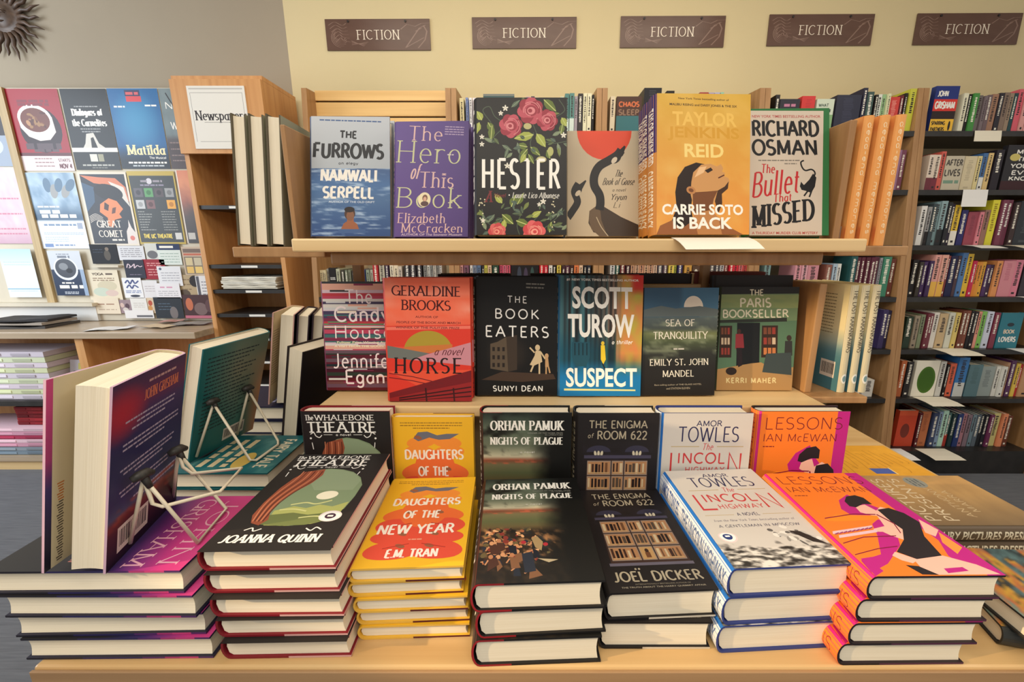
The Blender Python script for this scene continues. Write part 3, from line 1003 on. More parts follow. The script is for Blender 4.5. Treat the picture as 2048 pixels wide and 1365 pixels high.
def art_house():
    A = Art((20, 18, 17), [(948, 566), (1113, 560), (1113, 795), (950, 795)])
    A.grid(lambda u, v: mixc((20, 18, 17), (62, 50, 40), np.clip(1 - ((u - 38) / 28) ** 2 - ((v - 96) / 26) ** 2, 0, 1) * .7), 16, 20, (5, 68, 98, 128))
    A.poly([(976, 694), (990, 690), (1008, 680), (1030, 676), (1030, 744), (1012, 748), (976, 742)], (92, 78, 62))
    A.poly([(1008, 680), (1030, 676), (1030, 744), (1012, 748)], (64, 52, 42))
    for x in (980, 990, 1000):
        for y in (700, 716, 731): A.rect(x, y, x + 5, y + 8, (38, 30, 26))
    A.poly([(958, 764), (1000, 748), (1105, 752), (1110, 762), (1040, 768)], (70, 52, 40))
    cr = (214, 190, 150)
    A.ell(1072, 700, 5, 6, cr); A.poly([(1068, 706), (1078, 706), (1082, 728), (1064, 736), (1056, 734), (1066, 716)], cr)
    A.line([(1066, 710), (1056, 700)], 3, cr); A.line([(1078, 708), (1088, 722)], 3, cr)
    A.line([(1064, 734), (1058, 748)], 3.4, cr); A.line([(1076, 730), (1076, 752)], 3.4, cr)
    A.ell(1091, 716, 4, 5, (200, 160, 116)); A.poly([(1088, 720), (1094, 720), (1096, 738), (1088, 738)], (196, 154, 108)); A.line([(1090, 738), (1090, 752)], 3, (196, 154, 108)); A.line([(1095, 738), (1098, 750)], 3, (196, 154, 108))
    W = (240, 238, 232)
    A.pen('THE', 1010, 1050, 600, 614, W, .12, gap=.4)
    A.pen('BOOK', 986, 1075, 625, 645, W, .12, gap=.36)
    A.pen('EATERS', 967, 1095, 658, 681, W, .12, gap=.34)
    A.pen('SUNYI DEAN', 981, 1083, 775, 787, W, .16, gap=.24)
    greeks(A, 1048, 1086, [576, 583], 2.6, (130, 128, 120), 3)
    return A


def art_suspect():
    A = Art(None, [(1118, 559), (1285, 556), (1278, 797), (1115, 797)])
    def f(u, v):
        s = np.sin(u * 1.1) * .5 + .5
        s2 = vnoise(u * .35, v * 0 + 3, 8)
        top = mixc(mixc((70, 120, 128), (30, 30, 32), s2 * 1.3), (150, 120, 100), np.clip((u - 35) / 30, 0, 1) * s)
        rgt = mixc((176, 176, 66), (222, 120, 80), np.clip(fbm(u * .08, v * .05, 4) * 1.6 - .4, 0, 1))
        c = mixc(top, rgt, np.clip((u - 66) / 10, 0, 1))
        c = mixc(c, (206, 50, 40), np.clip((u - 84) / 6, 0, 1) * np.clip((24 - v) / 8, 0, 1))
        mid = mixc((34, 96, 116), (96, 132, 60), np.clip((u - 45) / 40, 0, 1))
        mid = mixc(mid, (20, 40, 50), s2)
        c = mixc(c, mid, np.clip((v - 66) / 26, 0, 1) * (u < 68) + np.clip((v - 96) / 30, 0, 1) * (u >= 68))
        return mixc(c, (26, 120, 178), np.clip((v - 104) / 22, 0, 1))
    A.grid(f, 56, 36)
    A.poly([(1140, 690), (1176, 690), (1176, 720), (1168, 738), (1148, 738), (1140, 720)], (34, 80, 96))
    for k in range(4): A.line([(1146 + k * 8, 692), (1146 + k * 8, 716)], 2, (20, 40, 48))
    W = (246, 242, 232)
    A.text('SCOTT', 1141, 1262, 580, 624, W, .03)
    A.text('TUROW', 1132, 1266, 634, 681, W, .03)
    A.text('#1 NEW YORK TIMES BESTSELLING AUTHOR', 1130, 1275, 564.5, 569.5, W, .02)
    A.pen('a thriller', 1220, 1264, 685, 694, W, .14, slant=.2)
    A.ell(1202, 692, 3.4, 4, (230, 196, 60)); A.poly([(1198, 696), (1206, 696), (1208, 724), (1203, 734), (1198, 724)], (232, 200, 50)); A.line([(1201, 732), (1207, 744)], 2.6, (30, 40, 40))
    A.text('SUSPECT', 1128, 1271, 741, 779, W, .025)
    A.poly([(1124, 782), (1268, 784), (1268, 787), (1124, 786)], (226, 222, 150))
    return A


def art_moon():
    A = Art(None, [(1286, 577), (1441, 577), (1428, 797), (1280, 794)])
    def f(u, v):
        n = fbm(u * .05, v * .16, 6)
        c = ramp(v, [(0, (52, 84, 110)), (38, (66, 98, 122)), (40, (92, 104, 104)), (56, (70, 78, 76)), (62, (112, 120, 78)), (74, (74, 84, 60)), (90, (44, 46, 42)), (110, (36, 34, 32)), (150, (30, 28, 27))])
        c = mixc(c, (80, 130, 160), (np.clip((u - 48) / 4, 0, 1) * (v < 36)) * .45)
        return mixc(c, (150, 160, 130), np.clip((n - .55) * 3, 0, .6) * (v > 37) * (v < 100))
    A.grid(f, 30, 50)
    A.grid(lambda u, v: mixc((236, 224, 200), (206, 180, 168), (v - 14) / 24), 2, 2, (56, 30, 57, 31))
    A.ell(1387, 617, 20, 23, (226, 214, 196), 0, 28, 180, 360)
    A.poly([(1284, 622), (1320, 614), (1350, 620), (1400, 615), (1440, 622), (1440, 636), (1284, 636)], (98, 108, 108))
    W = (228, 222, 206)
    A.pen('SEA OF', 1329, 1390, 642, 656, W, .13, .09, .7)
    A.pen('TRANQUILITY', 1303, 1416, 667, 683, W, .12, .08, .7)
    A.greek(1345, 1368, 702, 3, (190, 186, 176))
    A.pen('EMILY ST. JOHN', 1297, 1416, 722, 735, W, .13, .09, .7)
    A.pen('MANDEL', 1323, 1387, 745, 758, W, .13, .09, .7)
    A.text('Best-selling author of THE GLASS HOTEL', 1306, 1402, 772, 776, (170, 160, 140)); A.text('and STATION ELEVEN', 1330, 1378, 779, 783, (170, 160, 140))
    return A


def art_paris():
    A = Art((36, 34, 32), [(1441, 568), (1598, 570), (1580, 783), (1430, 783)])
    gr = (112, 136, 98)
    A.poly([(1440, 584), (1596, 584), (1592, 640), (1437, 640)], gr)
    A.grid(lambda u, v: mixc((120, 142, 96), (150, 158, 100), fbm(u * .1, v * .2, 3)), 14, 8, (0, 11, 100, 30))
    A.poly([(1437, 640), (1592, 640), (1588, 740), (1432, 740)], (88, 120, 92))
    A.poly([(1434, 638), (1572, 634), (1572, 642), (1434, 644)], (48, 52, 44))
    A.poly([(1472, 644), (1518, 644), (1516, 736), (1470, 736)], (26, 28, 30))
    for x0, x1 in ((1437, 1462), (1522, 1554)):
        A.poly([(x0, 650), (x1, 650), (x1 - 2, 716), (x0 - 2, 716)], (54, 38, 30))
        rr = random.Random(x0)
        for r in range(3):
            for k in range(3): A.rect(x0 + 3 + k * (x1 - x0 - 6) / 3, 654 + r * 21, x0 + 1 + (k + 1) * (x1 - x0 - 6) / 3, 668 + r * 21, rr.choice([(196, 120, 70), (120, 70, 50), (206, 180, 150), (150, 60, 50)]))
    A.poly([(1432, 740), (1588, 736), (1582, 783), (1430, 783)], (168, 130, 84))
    A.poly([(1500, 728), (1520, 726), (1588, 760), (1588, 783), (1430, 783), (1430, 740)], (176, 136, 86))
    A.ell(1476, 662, 4, 5, (70, 44, 36)); A.poly([(1469, 667), (1484, 667), (1486, 696), (1468, 698)], (150, 52, 58)); A.poly([(1470, 696), (1482, 696), (1482, 732), (1474, 736)], (40, 30, 34)); A.ell(1460, 744, 11, 8, (46, 34, 30))
    A.ell(1576, 676, 5, 6, (60, 46, 40)); A.poly([(1568, 682), (1582, 682), (1582, 712), (1566, 716)], (52, 52, 50)); A.poly([(1530, 708), (1580, 706), (1580, 752), (1522, 746)], (62, 72, 72))
    W = (226, 218, 190)
    A.pen('THE', 1497, 1526, 574, 588, W, .15)
    A.pen('PARIS', 1478, 1541, 592, 613, W, .15)
    A.pen('BOOKSELLER', 1443, 1576, 616, 634, W, .15)
    A.pen('KERRI MAHER', 1450, 1550, 757, 769, (226, 206, 150), .18, gap=.3)
    return A


# ---- titles lying in the front row
def art_whale():
    A = Art((37, 33, 32))
    W, sk = (240, 236, 228), (150, 150, 140)
    A.pen('The', 3, 13, 4.5, 11, W, .15, .08, 1)
    A.pen('WHALEBONE', 14, 82, 4.3, 11, W, .17, .1, 1.1)
    A.pen('THEATRE', 4, 84, 12.8, 26, W, .17, .1, 1.2)
    A.rect(23, 28.4, 33, 28.9, W); A.rect(57, 28.4, 67, 28.9, W); A.pen('a novel', 37, 54, 27, 30.2, W, .16)
    for s, x in ((1, 8), (-1, 82)):
        A.curve([(x, 28), (x + s * 4, 26), (x + s * 6, 30), (x + s * 10, 32), (x + s * 13, 29)], 1, W)
        A.ell(x, 33, 1.2, 1.2, W); A.line([(x + s, 38), (x + s * 2, 46)], .9, W)
    # oval picture: sky, hills, moon
    ov = [(14 + 78 * p, q) for p, q in ((.30, 34), (.45, 32), (.62, 34), (.78, 39), (.92, 49), (1, 62), (1.0, 80), (.97, 98), (.88, 110), (.7, 118), (.5, 120), (.28, 119), (.13, 113), (.04, 100), (.02, 84), (.05, 66), (.12, 50), (.2, 40))]
    A.poly(ov, (128, 146, 112))
    A.poly([(40, 34), (60, 34), (78, 42), (88, 54), (86, 70), (50, 70), (36, 52)], (140, 156, 124))
    A.ell(66, 78, 9.5, 6.5, (238, 232, 206), -8)
    A.poly([(30, 100), (44, 94), (56, 97), (66, 92), (78, 95), (90, 88), (88, 106), (82, 113), (70, 118), (50, 120), (32, 119)], (174, 178, 104))
    A.poly([(28, 106), (48, 103), (62, 106), (80, 103), (86, 108), (80, 114), (66, 119), (46, 120), (28, 118)], (108, 118, 70))
    for p in ([(40, 92), (52, 89), (62, 91), (74, 86)], [(34, 99), (46, 98), (58, 101)], [(56, 110), (68, 108), (80, 109)]): A.curve(p, 1.6, (206, 206, 140))
    cu = [(26, 38), (44, 33), (46, 44), (42, 58), (34, 72), (28, 86), (27, 100), (32, 112), (28, 119), (20, 116), (15, 106), (14, 88), (16, 66), (20, 50)]
    A.poly(cu, (150, 78, 54))
    for k in range(6):
        o = k * 4.2
        A.curve([(24 + o * .9, 37), (23 + o * .9, 52), (18 + o * .7, 74), (16.5 + o * .55, 92), (20 + o * .4, 114)], 1.0, (84, 40, 30) if k % 2 else (206, 128, 92))
    A.ell(82, 108, 9.5, 7.2, (226, 214, 212)); A.ell(82, 108, 8, 6, (236, 232, 228)); A.ell(82, 108, 4.6, 3.6, (60, 40, 60)); A.rect(79.6, 106.8, 84.4, 109, (230, 226, 222))
    for s, x in ((1, 20), (-1, 82)): A.curve([(x, 125), (x + s * 5, 122), (x + s * 8, 126), (x + s * 13, 123)], 1.1, W)
    A.pen('JOANNA QUINN', 8, 86, 130.5, 141, W, .18, .12, .7, slant=.1)
    return A.remap([0, 33, 122, 150], [0, 33, 127, 155])


def art_daughters():
    A = Art((238, 184, 44))
    greeks(A, 8, 86, [7.5, 11], 1.2, (150, 110, 40), 2); greeks(A, 24, 70, [14.5], 1.2, (150, 110, 40), 3)
    o1, o2, rd = (240, 146, 58), (236, 112, 58), (226, 82, 62)
    for x, y, rx, ry, c, a in ((34, 33, 19, 8, o1, -8), (66, 33, 19, 8, o1, 8), (32, 47, 20, 9, o1, 5), (68, 47, 20, 9, o1, -5),
                               (28, 70, 21, 10, o2, -8), (72, 70, 21, 10, o2, 8), (28, 88, 24, 12, rd, 6), (72, 88, 24, 12, rd, -6),
                               (24, 103, 20, 9, rd, 0), (76, 103, 20, 9, rd, 0), (30, 121, 27, 14, rd, -6), (70, 121, 27, 14, rd, 6), (50, 100, 30, 26, rd, 0), (50, 66, 26, 22, o2, 0)):
        A.ell(x, y, rx, ry, c, a)
    A.poly([(24, 28), (30, 20), (42, 19), (54, 24), (66, 22), (82, 22), (70, 29), (56, 30), (44, 27), (36, 30), (30, 32)], (106, 110, 122))
    for x, y in ((30, 27), (34, 66), (66, 66), (34, 98), (66, 98), (36, 115), (64, 115)): A.ell(x, y, 5, 2.4, (150, 96, 70), 20)
    for p in ([(24, 86), (40, 82)], [(60, 82), (78, 86)], [(20, 118), (44, 112)], [(56, 112), (80, 118)]): A.line(p, 1, (176, 56, 46))
    W = (246, 238, 224)
    A.pen('DAUGHTERS', 12, 87, 43, 57, W, .17, .13)
    A.pen('OF THE', 28, 68, 63, 76, W, .17, .13)
    A.pen('NEW YEAR', 8, 86, 83, 98.5, W, .17, .13)
    A.greek(42, 56, 106, 1.4, (230, 170, 140))
    A.pen('E.M. TRAN', 25, 74, 119, 132, W, .17, .13)
    return A.remap([0, 57, 63, 76, 83, 98.5, 119, 132, 150], [0, 57, 66, 80, 89, 105, 126, 138, 150])


def art_plague():
    A = Art()
    def f(u, v):
        n, n2 = fbm(u * .07, v * .09, 12), fbm(u * .16, v * .5, 15)
        c = ramp(v, [(0, (40, 50, 44)), (18, (88, 100, 84)), (40, (104, 112, 92)), (53, (196, 190, 160)), (58, (130, 74, 52)), (63, (110, 104, 74)), (74, (86, 92, 62)), (84, (96, 82, 54)), (150, (34, 28, 24))])
        c = mixc(c, (24, 26, 22), np.clip((n - .5) * 4, 0, 1) * (v < 52) * np.clip((60 - u) / 40, 0, 1))
        c = mixc(c, (176, 92, 66), np.clip((n2 - .55) * 5, 0, 1) * (v > 55) * (v < 62))
        m = mixc((40, 32, 26), (170, 122, 80), np.clip((fbm(u * .2, v * .2, 21) - .46) * 5, 0, 1))
        m = mixc(m, (28, 36, 44), np.clip((fbm(u * .12, v * .12, 25) - .55) * 6, 0, 1))
        c = mixc(c, m, np.clip((v - 82) / 8, 0, 1))
        c = mixc(c, (28, 26, 24), np.clip((v - 126 + 22 * np.abs(u - 30) / 40) / 14, 0, 1) * .85)
        return mixc(c, (17, 17, 16), np.clip((u - 52 + 14 * (n - .5)) / 26, 0, 1))
    A.grid(f, 60, 90)
    for k in range(150):
        rr = random.Random(k + 300)
        x, y = 4 + abs(rr.gauss(0, 26)), rr.uniform(86, 128)
        if x > 66: continue
        A.ell(x, y, rr.uniform(.8, 2.6), rr.uniform(.8, 3.4), rr.choice([(186, 132, 92), (206, 158, 116), (150, 92, 60), (60, 30, 28), (36, 42, 52), (44, 40, 34), (120, 50, 44), (96, 84, 56), (28, 26, 24)]), rr.uniform(0, 180), 8)
    for k in range(16):
        rr = random.Random(k + 77)
        x, y = rr.uniform(4, 56), rr.uniform(100, 138)
        A.poly([(x, y), (x + rr.uniform(3, 7), y + rr.uniform(-2, 3)), (x + rr.uniform(5, 10), y + rr.uniform(6, 13)), (x + rr.uniform(-2, 3), y + rr.uniform(8, 15))], rr.choice([(34, 40, 52), (26, 30, 40), (70, 44, 36), (44, 36, 32), (120, 84, 60), (30, 30, 32)]))
        A.ell(x + 2, y - 2, 2, 2.5, rr.choice([(190, 140, 102), (170, 116, 82)]))
        A.line([(x, y + 2), (x - rr.uniform(2, 6), y + rr.uniform(3, 8))], 1.3, (182, 130, 94))
    for x, y in ((38, 104), (57, 107)): A.ell(x, y, 2.2, 2.2, (160, 44, 54))
    A.poly([(45, 99), (50, 96), (55, 104), (53, 115), (48, 111)], (150, 128, 92))
    A.poly([(36, 118), (45, 116), (47, 138), (38, 140)], (38, 44, 56)); A.poly([(49, 124), (66, 126), (58, 129)], (170, 156, 128))
    W = (240, 236, 226)
    A.pen('ORHAN PAMUK', 8, 91, 9.5, 21, W, .19, .06, .8, gap=.2)
    A.pen('NIGHTS OF PLAGUE', 8, 91, 29.5, 38.5, W, .2, .07, .7, gap=.2)
    A.text('WINNER OF THE NOBEL PRIZE', 50, 90, 23.6, 25.2, (150, 150, 140)); A.text('IN LITERATURE', 70, 90, 26, 27.4, (150, 150, 140)); A.pen('a novel', 42, 58, 46.5, 49, (210, 206, 196), .16)
    return A


def art_enigma():
    A = Art((31, 27, 28), [(1166, 980), (1330, 978), (1444, 1183), (1215, 1195)])
    A.frame()
    A.grid(lambda u, v: mixc((31, 27, 28), (46, 42, 56), np.clip(fbm(u * .1, v * .1, 9) * 1.5 - .5, 0, 1) * np.clip((v - 28) / 12, 0, 1)), 14, 10, (6, 28, 94, 54))
    G = (176, 164, 140)
    A.pen('THE ENIGMA', 13, 86, 8.5, 16.5, G, .17, .12)
    A.pen('of', 12, 20, 21, 26, G, .12, slant=.2)
    A.pen('ROOM 622', 24, 86, 18.5, 27.5, G, .17, .12)
    for x in (26, 74):
        A.ell(x, 42, 15, 8, (54, 52, 70), 0, 18, 180, 360)
        for k in (-4, 0, 4): A.ell(x + k, 44, 1.6, 3.4, (206, 196, 170), k * 3)
    A.rect(8, 46, 92, 48, (70, 66, 86))
    A.poly([(12, 49), (88, 49), (90, 110), (10, 110)], (64, 44, 38))
    rr = random.Random(5)
    for r in range(3):
        y0, y1 = 51 + r * 19.5, 67 + r * 19.5
        for x0, x1 in ((13, 41), (44, 57), (60, 87)):
            A.rect(x0 - .8, y0 - 1, x1 + .8, y1 + 1, (150, 136, 124)); A.rect(x0, y0, x1, y1, (176, 128, 88))
            for k in range(int((x1 - x0) / 4.2)):
                a = x0 + .8 + k * 4.2
                A.rect(a, y0 + rr.uniform(1, 4), a + rr.uniform(1.6, 3.4), y1 - rr.uniform(.5, 3), rr.choice([(40, 26, 24), (66, 42, 34), (84, 70, 58), (30, 22, 24), (110, 74, 50), (206, 186, 150)]))
            A.rect(x0 + 1, y1 - 2.4, x1 - 1, y1 - 1, (190, 156, 112))
    A.rect(44, 90, 57, 106, (190, 150, 98)); A.ell(50.5, 95, 2, 3, (60, 40, 34)); A.rect(48, 97, 53, 104, (110, 70, 44))
    A.rect(8, 110, 92, 113.5, (104, 98, 112))
    A.pen('JOEL DICKER', 7, 93, 120, 132, G, .17, .12)
    A.ell(31.6, 117.6, 1.1, 1.1, G); A.ell(35, 117.6, 1.1, 1.1, G)
    A.text('INTERNATIONALLY BESTSELLING AUTHOR OF', 26, 78, 135, 137, (140, 130, 112)); A.text('THE TRUTH ABOUT THE HARRY QUEBERT AFFAIR', 12, 91, 139.3, 142, (160, 150, 130), .01)
    return A.remap([0, 8.5, 18.5, 27.5, 34, 46, 49, 110, 120, 132, 142, 150], [0, 8.5, 21, 32, 39, 51, 57, 117, 127, 139, 146, 150])


def art_lincoln():
    A = Art((206, 200, 192))
    nv, rd, gd = (42, 44, 84), (196, 58, 62), (186, 164, 120)
    A.pen('AMOR', 37, 66, 6.5, 14, nv, .13)
    A.pen('TOWLES', 17, 86, 14, 32.5, nv, .085, .075)
    A.rect(10, 36, 42, 36.7, gd); A.rect(62, 36, 92, 36.7, gd)
    A.pen('The', 45, 59, 33.5, 39.5, rd, .12, .08, slant=.25)
    A.line([(11, 42), (11, 64.5), (25, 64.5)], 2.1, rd)
    A.pen('INCOL', 19, 73, 41.5, 54.5, rd, .13, gap=.2)
    A.line([(77, 64), (77, 42.5), (90, 64.5), (90, 42.5)], 2.1, rd)
    A.pen('HIGHWAY', 28, 73, 57.5, 64.5, (200, 84, 84), .14, gap=.24)
    A.rect(8, 71, 36, 71.6, gd); A.rect(64, 71, 92, 71.6, gd)
    A.pen('A NOVEL', 39, 61, 69, 73, nv, .14)
    A.pen('from the New York Times bestselling author of', 12, 90, 77, 81, (110, 106, 120), .1, .06, slant=.25)
    A.pen('A GENTLEMAN IN MOSCOW', 13, 89, 84.5, 89, (80, 80, 100), .13)
    def g(u, v):
        n = fbm(u * .15, v * .24, 31, 5)
        c = mixc((226, 220, 210), (46, 44, 42), np.clip((n - .34) * 3.0, 0, 1))
        return mixc((206, 200, 192), c, np.clip((v - 114) / 7 + (n - .5) * 2, 0, 1))
    A.grid(g, 90, 50, (0, 106, 100, 150))
    for k in range(26):
        rr = random.Random(k + 50)
        x, y = rr.gauss(72, 10), rr.gauss(103, 5)
        A.ell(x, y, rr.uniform(1.5, 4.5), rr.uniform(1.2, 3), rr.choice([(228, 224, 216), (150, 146, 140), (98, 96, 94), (190, 186, 180)]), rr.uniform(0, 90), 10)
    A.poly([(72, 98), (82, 100), (96, 118), (84, 113)], (44, 42, 42)); A.ell(80, 104, 4, 3, (40, 40, 40), 30)
    A.ell(14, 104, 8.2, 7, (226, 206, 204)); A.ell(14, 104, 6.8, 5.8, (240, 238, 236)); A.ell(14, 104, 4.2, 3.8, (40, 62, 120)); A.rect(12, 102.6, 16.2, 104.8, (236, 236, 240))
    return A.remap([0, 6.5, 14, 32.5, 41, 64.5, 71, 79, 87, 104, 114, 150], [0, 8.5, 16, 35, 47, 73, 82, 91, 99, 112, 124, 150])


def art_lessons():
    A = Art((240, 126, 44))
    A.frame([(1523, 946), (1712, 942), (2024, 1150), (1742, 1158)])
    mg, sk, bk = (188, 34, 130), (240, 186, 168), (38, 32, 38)
    A.frame()
    A.rect(86, 0, 100, 150, mg)
    ik = (120, 24, 40)
    A.pen('LESSONS', 6, 93, 7, 22, ik, .07)
    A.pen('IAN McEWAN', 5, 88, 27, 37, ik, .085)
    A.greek(5, 18, 43, 1.2, ik)
    A.frame([(1523, 946), (1712, 942), (2024, 1150), (1742, 1158)])
    A.poly([(1672, 998), (1690, 986), (1720, 1000), (1760, 1014), (1750, 1030), (1700, 1030), (1676, 1016)], mg)
    A.poly([(1740, 1046), (1760, 1030), (1790, 1060), (1798, 1090), (1770, 1130), (1730, 1150), (1712, 1124), (1756, 1110), (1750, 1070)], mg)
    A.poly([(1742, 1158), (1712, 1120), (1760, 1112), (1740, 1130), (1760, 1146)], mg)
    A.poly([(1640, 1040), (1662, 1028), (1750, 1028), (1760, 1036), (1660, 1042)], (252, 140, 40))
    A.poly([(1870, 1062), (1890, 1064), (2010, 1146), (1960, 1150), (1900, 1110)], mg)
    A.poly([(1880, 1060), (1930, 1092), (1920, 1106), (1888, 1082)], (246, 150, 70))
    # figure at the keyboard
    A.poly([(1705, 1010), (1726, 1006), (1750, 1018), (1758, 1010), (1776, 1014), (1770, 1030), (1740, 1028), (1716, 1022)], sk)
    A.poly([(1684, 1000), (1688, 990), (1706, 987), (1724, 992), (1742, 1005), (1722, 1005), (1708, 1012), (1694, 1010)], bk)
    A.poly([(1748, 1024), (1768, 1030), (1806, 1056), (1806, 1078), (1780, 1070), (1762, 1062), (1746, 1062), (1742, 1056), (1766, 1050)], sk)
    A.poly([(1752, 1016), (1776, 1012), (1808, 1022), (1840, 1040), (1850, 1070), (1888, 1112), (1836, 1120), (1790, 1104), (1806, 1078), (1804, 1056), (1780, 1040)], bk)
    A.poly([(1786, 1104), (1836, 1120), (1824, 1128), (1800, 1122), (1780, 1112)], sk)
    A.poly([(1838, 1034), (1880, 1056), (1874, 1070), (1852, 1062)], sk)
    A.poly([(1826, 1120), (1888, 1110), (1960, 1128), (2012, 1148), (1880, 1152), (1840, 1136)], sk)
    A.poly([(1890, 1138), (1930, 1134), (1944, 1142), (1900, 1148)], mg)
    A.poly([(1808, 1132), (1836, 1134), (1880, 1152), (1844, 1152)], bk)
    for a, b in (((1655, 1066), (1740, 1052)), ((1668, 1074), (1750, 1060))): A.line([a, b], 6, (226, 190, 200))
    for k in range(9): A.line([(1660 + k * 9, 1069 - k * 1.6), (1668 + k * 9, 1066 - k * 1.6)], 2.6, (150, 60, 110))
    for p in ([(1640, 1036), (1700, 1026), (1748, 1026)], [(1676, 1088), (1720, 1074), (1790, 1070)], [(1700, 1112), (1750, 1098), (1792, 1092)], [(1750, 1026), (1786, 1044), (1800, 1064)]): A.line(p, 2, (130, 20, 60))
    return A


def back_text(bgf, quad_cols, lines, c, seed=3):
    A = Art()
    A.grid(bgf, 16, 24)
    for i, y in enumerate(lines): A.greek(quad_cols[0], quad_cols[1], y, 1.6, c, seed=seed + i)
    return A


def barcode(A, x, y, w, h, seed=1):
    A.rect(x, y, x + w, y + h, (222, 210, 196))
    rr = random.Random(seed)
    a = x + w * .06
    while a < x + w * .92:
        b = w * rr.uniform(.012, .035)
        A.rect(a, y + h * .14, a + b, y + h * .8, (40, 34, 36))
        a += b + w * rr.uniform(.012, .03)
    return A


def art_dusk_front():
    A = Art()
    A.grid(lambda u, v: ramp(v + (u - 50) * .25, [(0, (206, 70, 130)), (30, (190, 56, 126)), (52, (120, 50, 120)), (66, (60, 44, 100)), (84, (40, 38, 72)), (98, (38, 36, 40)), (150, (40, 38, 38))]), 16, 36)
    W = (226, 170, 186)
    A.pen('JOHN', 8, 92, 8, 24, W, .1, .05, 1.4)
    A.pen('GRISHAM', 6, 95, 33, 49, W, .1, .05, 1.4)
    A.pen('THE BOYS FROM BILOXI', 10, 90, 88, 96, (196, 120, 110), .12)
    for x, y in ((8, 140), (14, 143), (11, 136)): A.ell(x, y, .9, .9, (190, 170, 170), 0, 6)
    return A


def art_dusk_back():
    A = Art()
    def f(u, v):
        c = ramp(v, [(0, (60, 34, 78)), (22, (100, 36, 84)), (34, (58, 42, 96)), (60, (38, 36, 84)), (96, (44, 46, 92)), (108, (70, 78, 110)), (114, (120, 50, 44)), (122, (74, 30, 40)), (150, (34, 20, 34))])
        c = mixc(c, (176, 36, 60), np.clip(1 - ((u - 12) / 34) ** 2 - ((v - 26) / 24) ** 2, 0, 1))
        return mixc(c, (190, 84, 60), np.clip((fbm(u * .05, v * .25, 7) - .5) * 5, 0, 1) * (v > 104) * (v < 122) * .8)
    A.grid(f, 24, 50)
    # seen through its own reading direction
    A.pen('JOHN GRISHAM', 38, 88, 15, 24, (214, 120, 84), .12, .06, 1.2)
    A.greek(44, 84, 9, 2, (190, 150, 150))
    for i, (y, a, b) in enumerate(((34, 16, 86), (38, 30, 84), (42, 24, 70), (52, 14, 92), (56, 14, 92), (60, 30, 70), (72, 12, 88), (76, 16, 84), (80, 30, 70), (90, 12, 84), (94, 14, 80), (103, 30, 94), (107, 40, 90))):
        A.greek(a, b, y, 1.5, (176, 164, 186), seed=i)
    barcode(A, 12, 120, 40, 22)
    return A


def art_teal_back():
    A = Art()
    A.grid(lambda u, v: mixc(mixc((30, 108, 108), (132, 132, 108), np.clip((u - 2) / 50, 0, 1) * np.clip(1 - np.abs(v - 40) / 130, 0, 1)), (210, 152, 112), np.clip((u - 74) / 24, 0, 1) * np.clip((v - 20) / 60, 0, 1)), 16, 24)
    for i, y in enumerate(np.arange(14, 118, 5.2)):
        A.greek(8, 84 - (i % 4) * 7, y, 1.7, (36, 52, 56), seed=i)
    barcode(A, 46, 124, 34, 18, 4)
    return A


def art_teal_front():
    A = Art()
    A.grid(lambda u, v: mixc(mixc((30, 112, 116), (20, 80, 88), fbm(u * .08, v * .08, 2)), (110, 150, 140), np.clip((fbm(u * .05, v * .1, 5) - .5) * 3, 0, .7)), 16, 24)
    W = (220, 206, 176)
    A.pen('FAIRY TALE', 12, 88, 10, 26, W, .14)
    for k, y in enumerate((62, 76, 90)): A.greek(14, 86, y, 7, (214, 196, 156), seed=k + 2)
    A.ell(70, 46, 20, 10, (208, 178, 92)); A.ell(84, 126, 10, 8, (220, 226, 226)); A.ell(84, 126, 6.5, 5, (40, 60, 70))
    A.poly([(8, 100), (60, 98), (70, 108), (20, 112)], (24, 30, 34))
    A.pen('STEPHEN', 8, 64, 112, 121, W, .16); A.pen('KING', 8, 64, 126, 143, W, .18)
    return A


def art_pictures():
    A = Art()
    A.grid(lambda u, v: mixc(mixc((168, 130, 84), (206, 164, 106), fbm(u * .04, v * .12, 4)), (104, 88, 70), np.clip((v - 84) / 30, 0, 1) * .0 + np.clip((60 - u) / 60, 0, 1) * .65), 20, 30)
    W = (226, 206, 172)
    A.pen('MERCURY', 12, 88, 6, 20, W, .11)
    A.pen('PICTURES', 8, 92, 27, 42, W, .11)
    A.pen('PRESENTS', 8, 92, 48, 62, W, .11)
    A.pen('ANTHONY', 14, 72, 78, 87, (206, 180, 140), .1)
    A.pen('MARRA', 24, 66, 92, 101, (206, 180, 140), .1)
    A.ell(84, 80, 12, 12, (150, 150, 140)); greeks(A, 76, 92, [75, 80, 85], 2, (90, 96, 100))
    return A

# ------------------------------------------------------------------ room shell
def struct(o):
    o['kind'] = 'structure'
    return o


WBY, WLX = 2.70, -1.354
struct(slab('floor', (-4.2, -1.6, -0.02), (4.2, 2.9, 0.0), M['carpet']))
struct(slab('ceiling', (-4.2, -1.6, 3.0), (4.2, 2.9, 3.03), M['ceiling']))
struct(slab('wall_back', (WLX, WBY, 0), (4.2, WBY + .08, 3.0), M['wall_b']))
mb = MB()
mb.add([(WLX, WBY, 0), (WLX, WBY, 3), (-4.2, 2.625, 3), (-4.2, 2.625, 0), (WLX, WBY + .08, 0), (WLX, WBY + .08, 3), (-4.2, 2.705, 3), (-4.2, 2.705, 0)],
       [(0, 1, 2, 3), (7, 6, 5, 4), (1, 5, 6, 2), (0, 3, 7, 4), (0, 4, 5, 1), (3, 2, 6, 7)])
struct(mb.obj('wall_left', M['wall_l']))

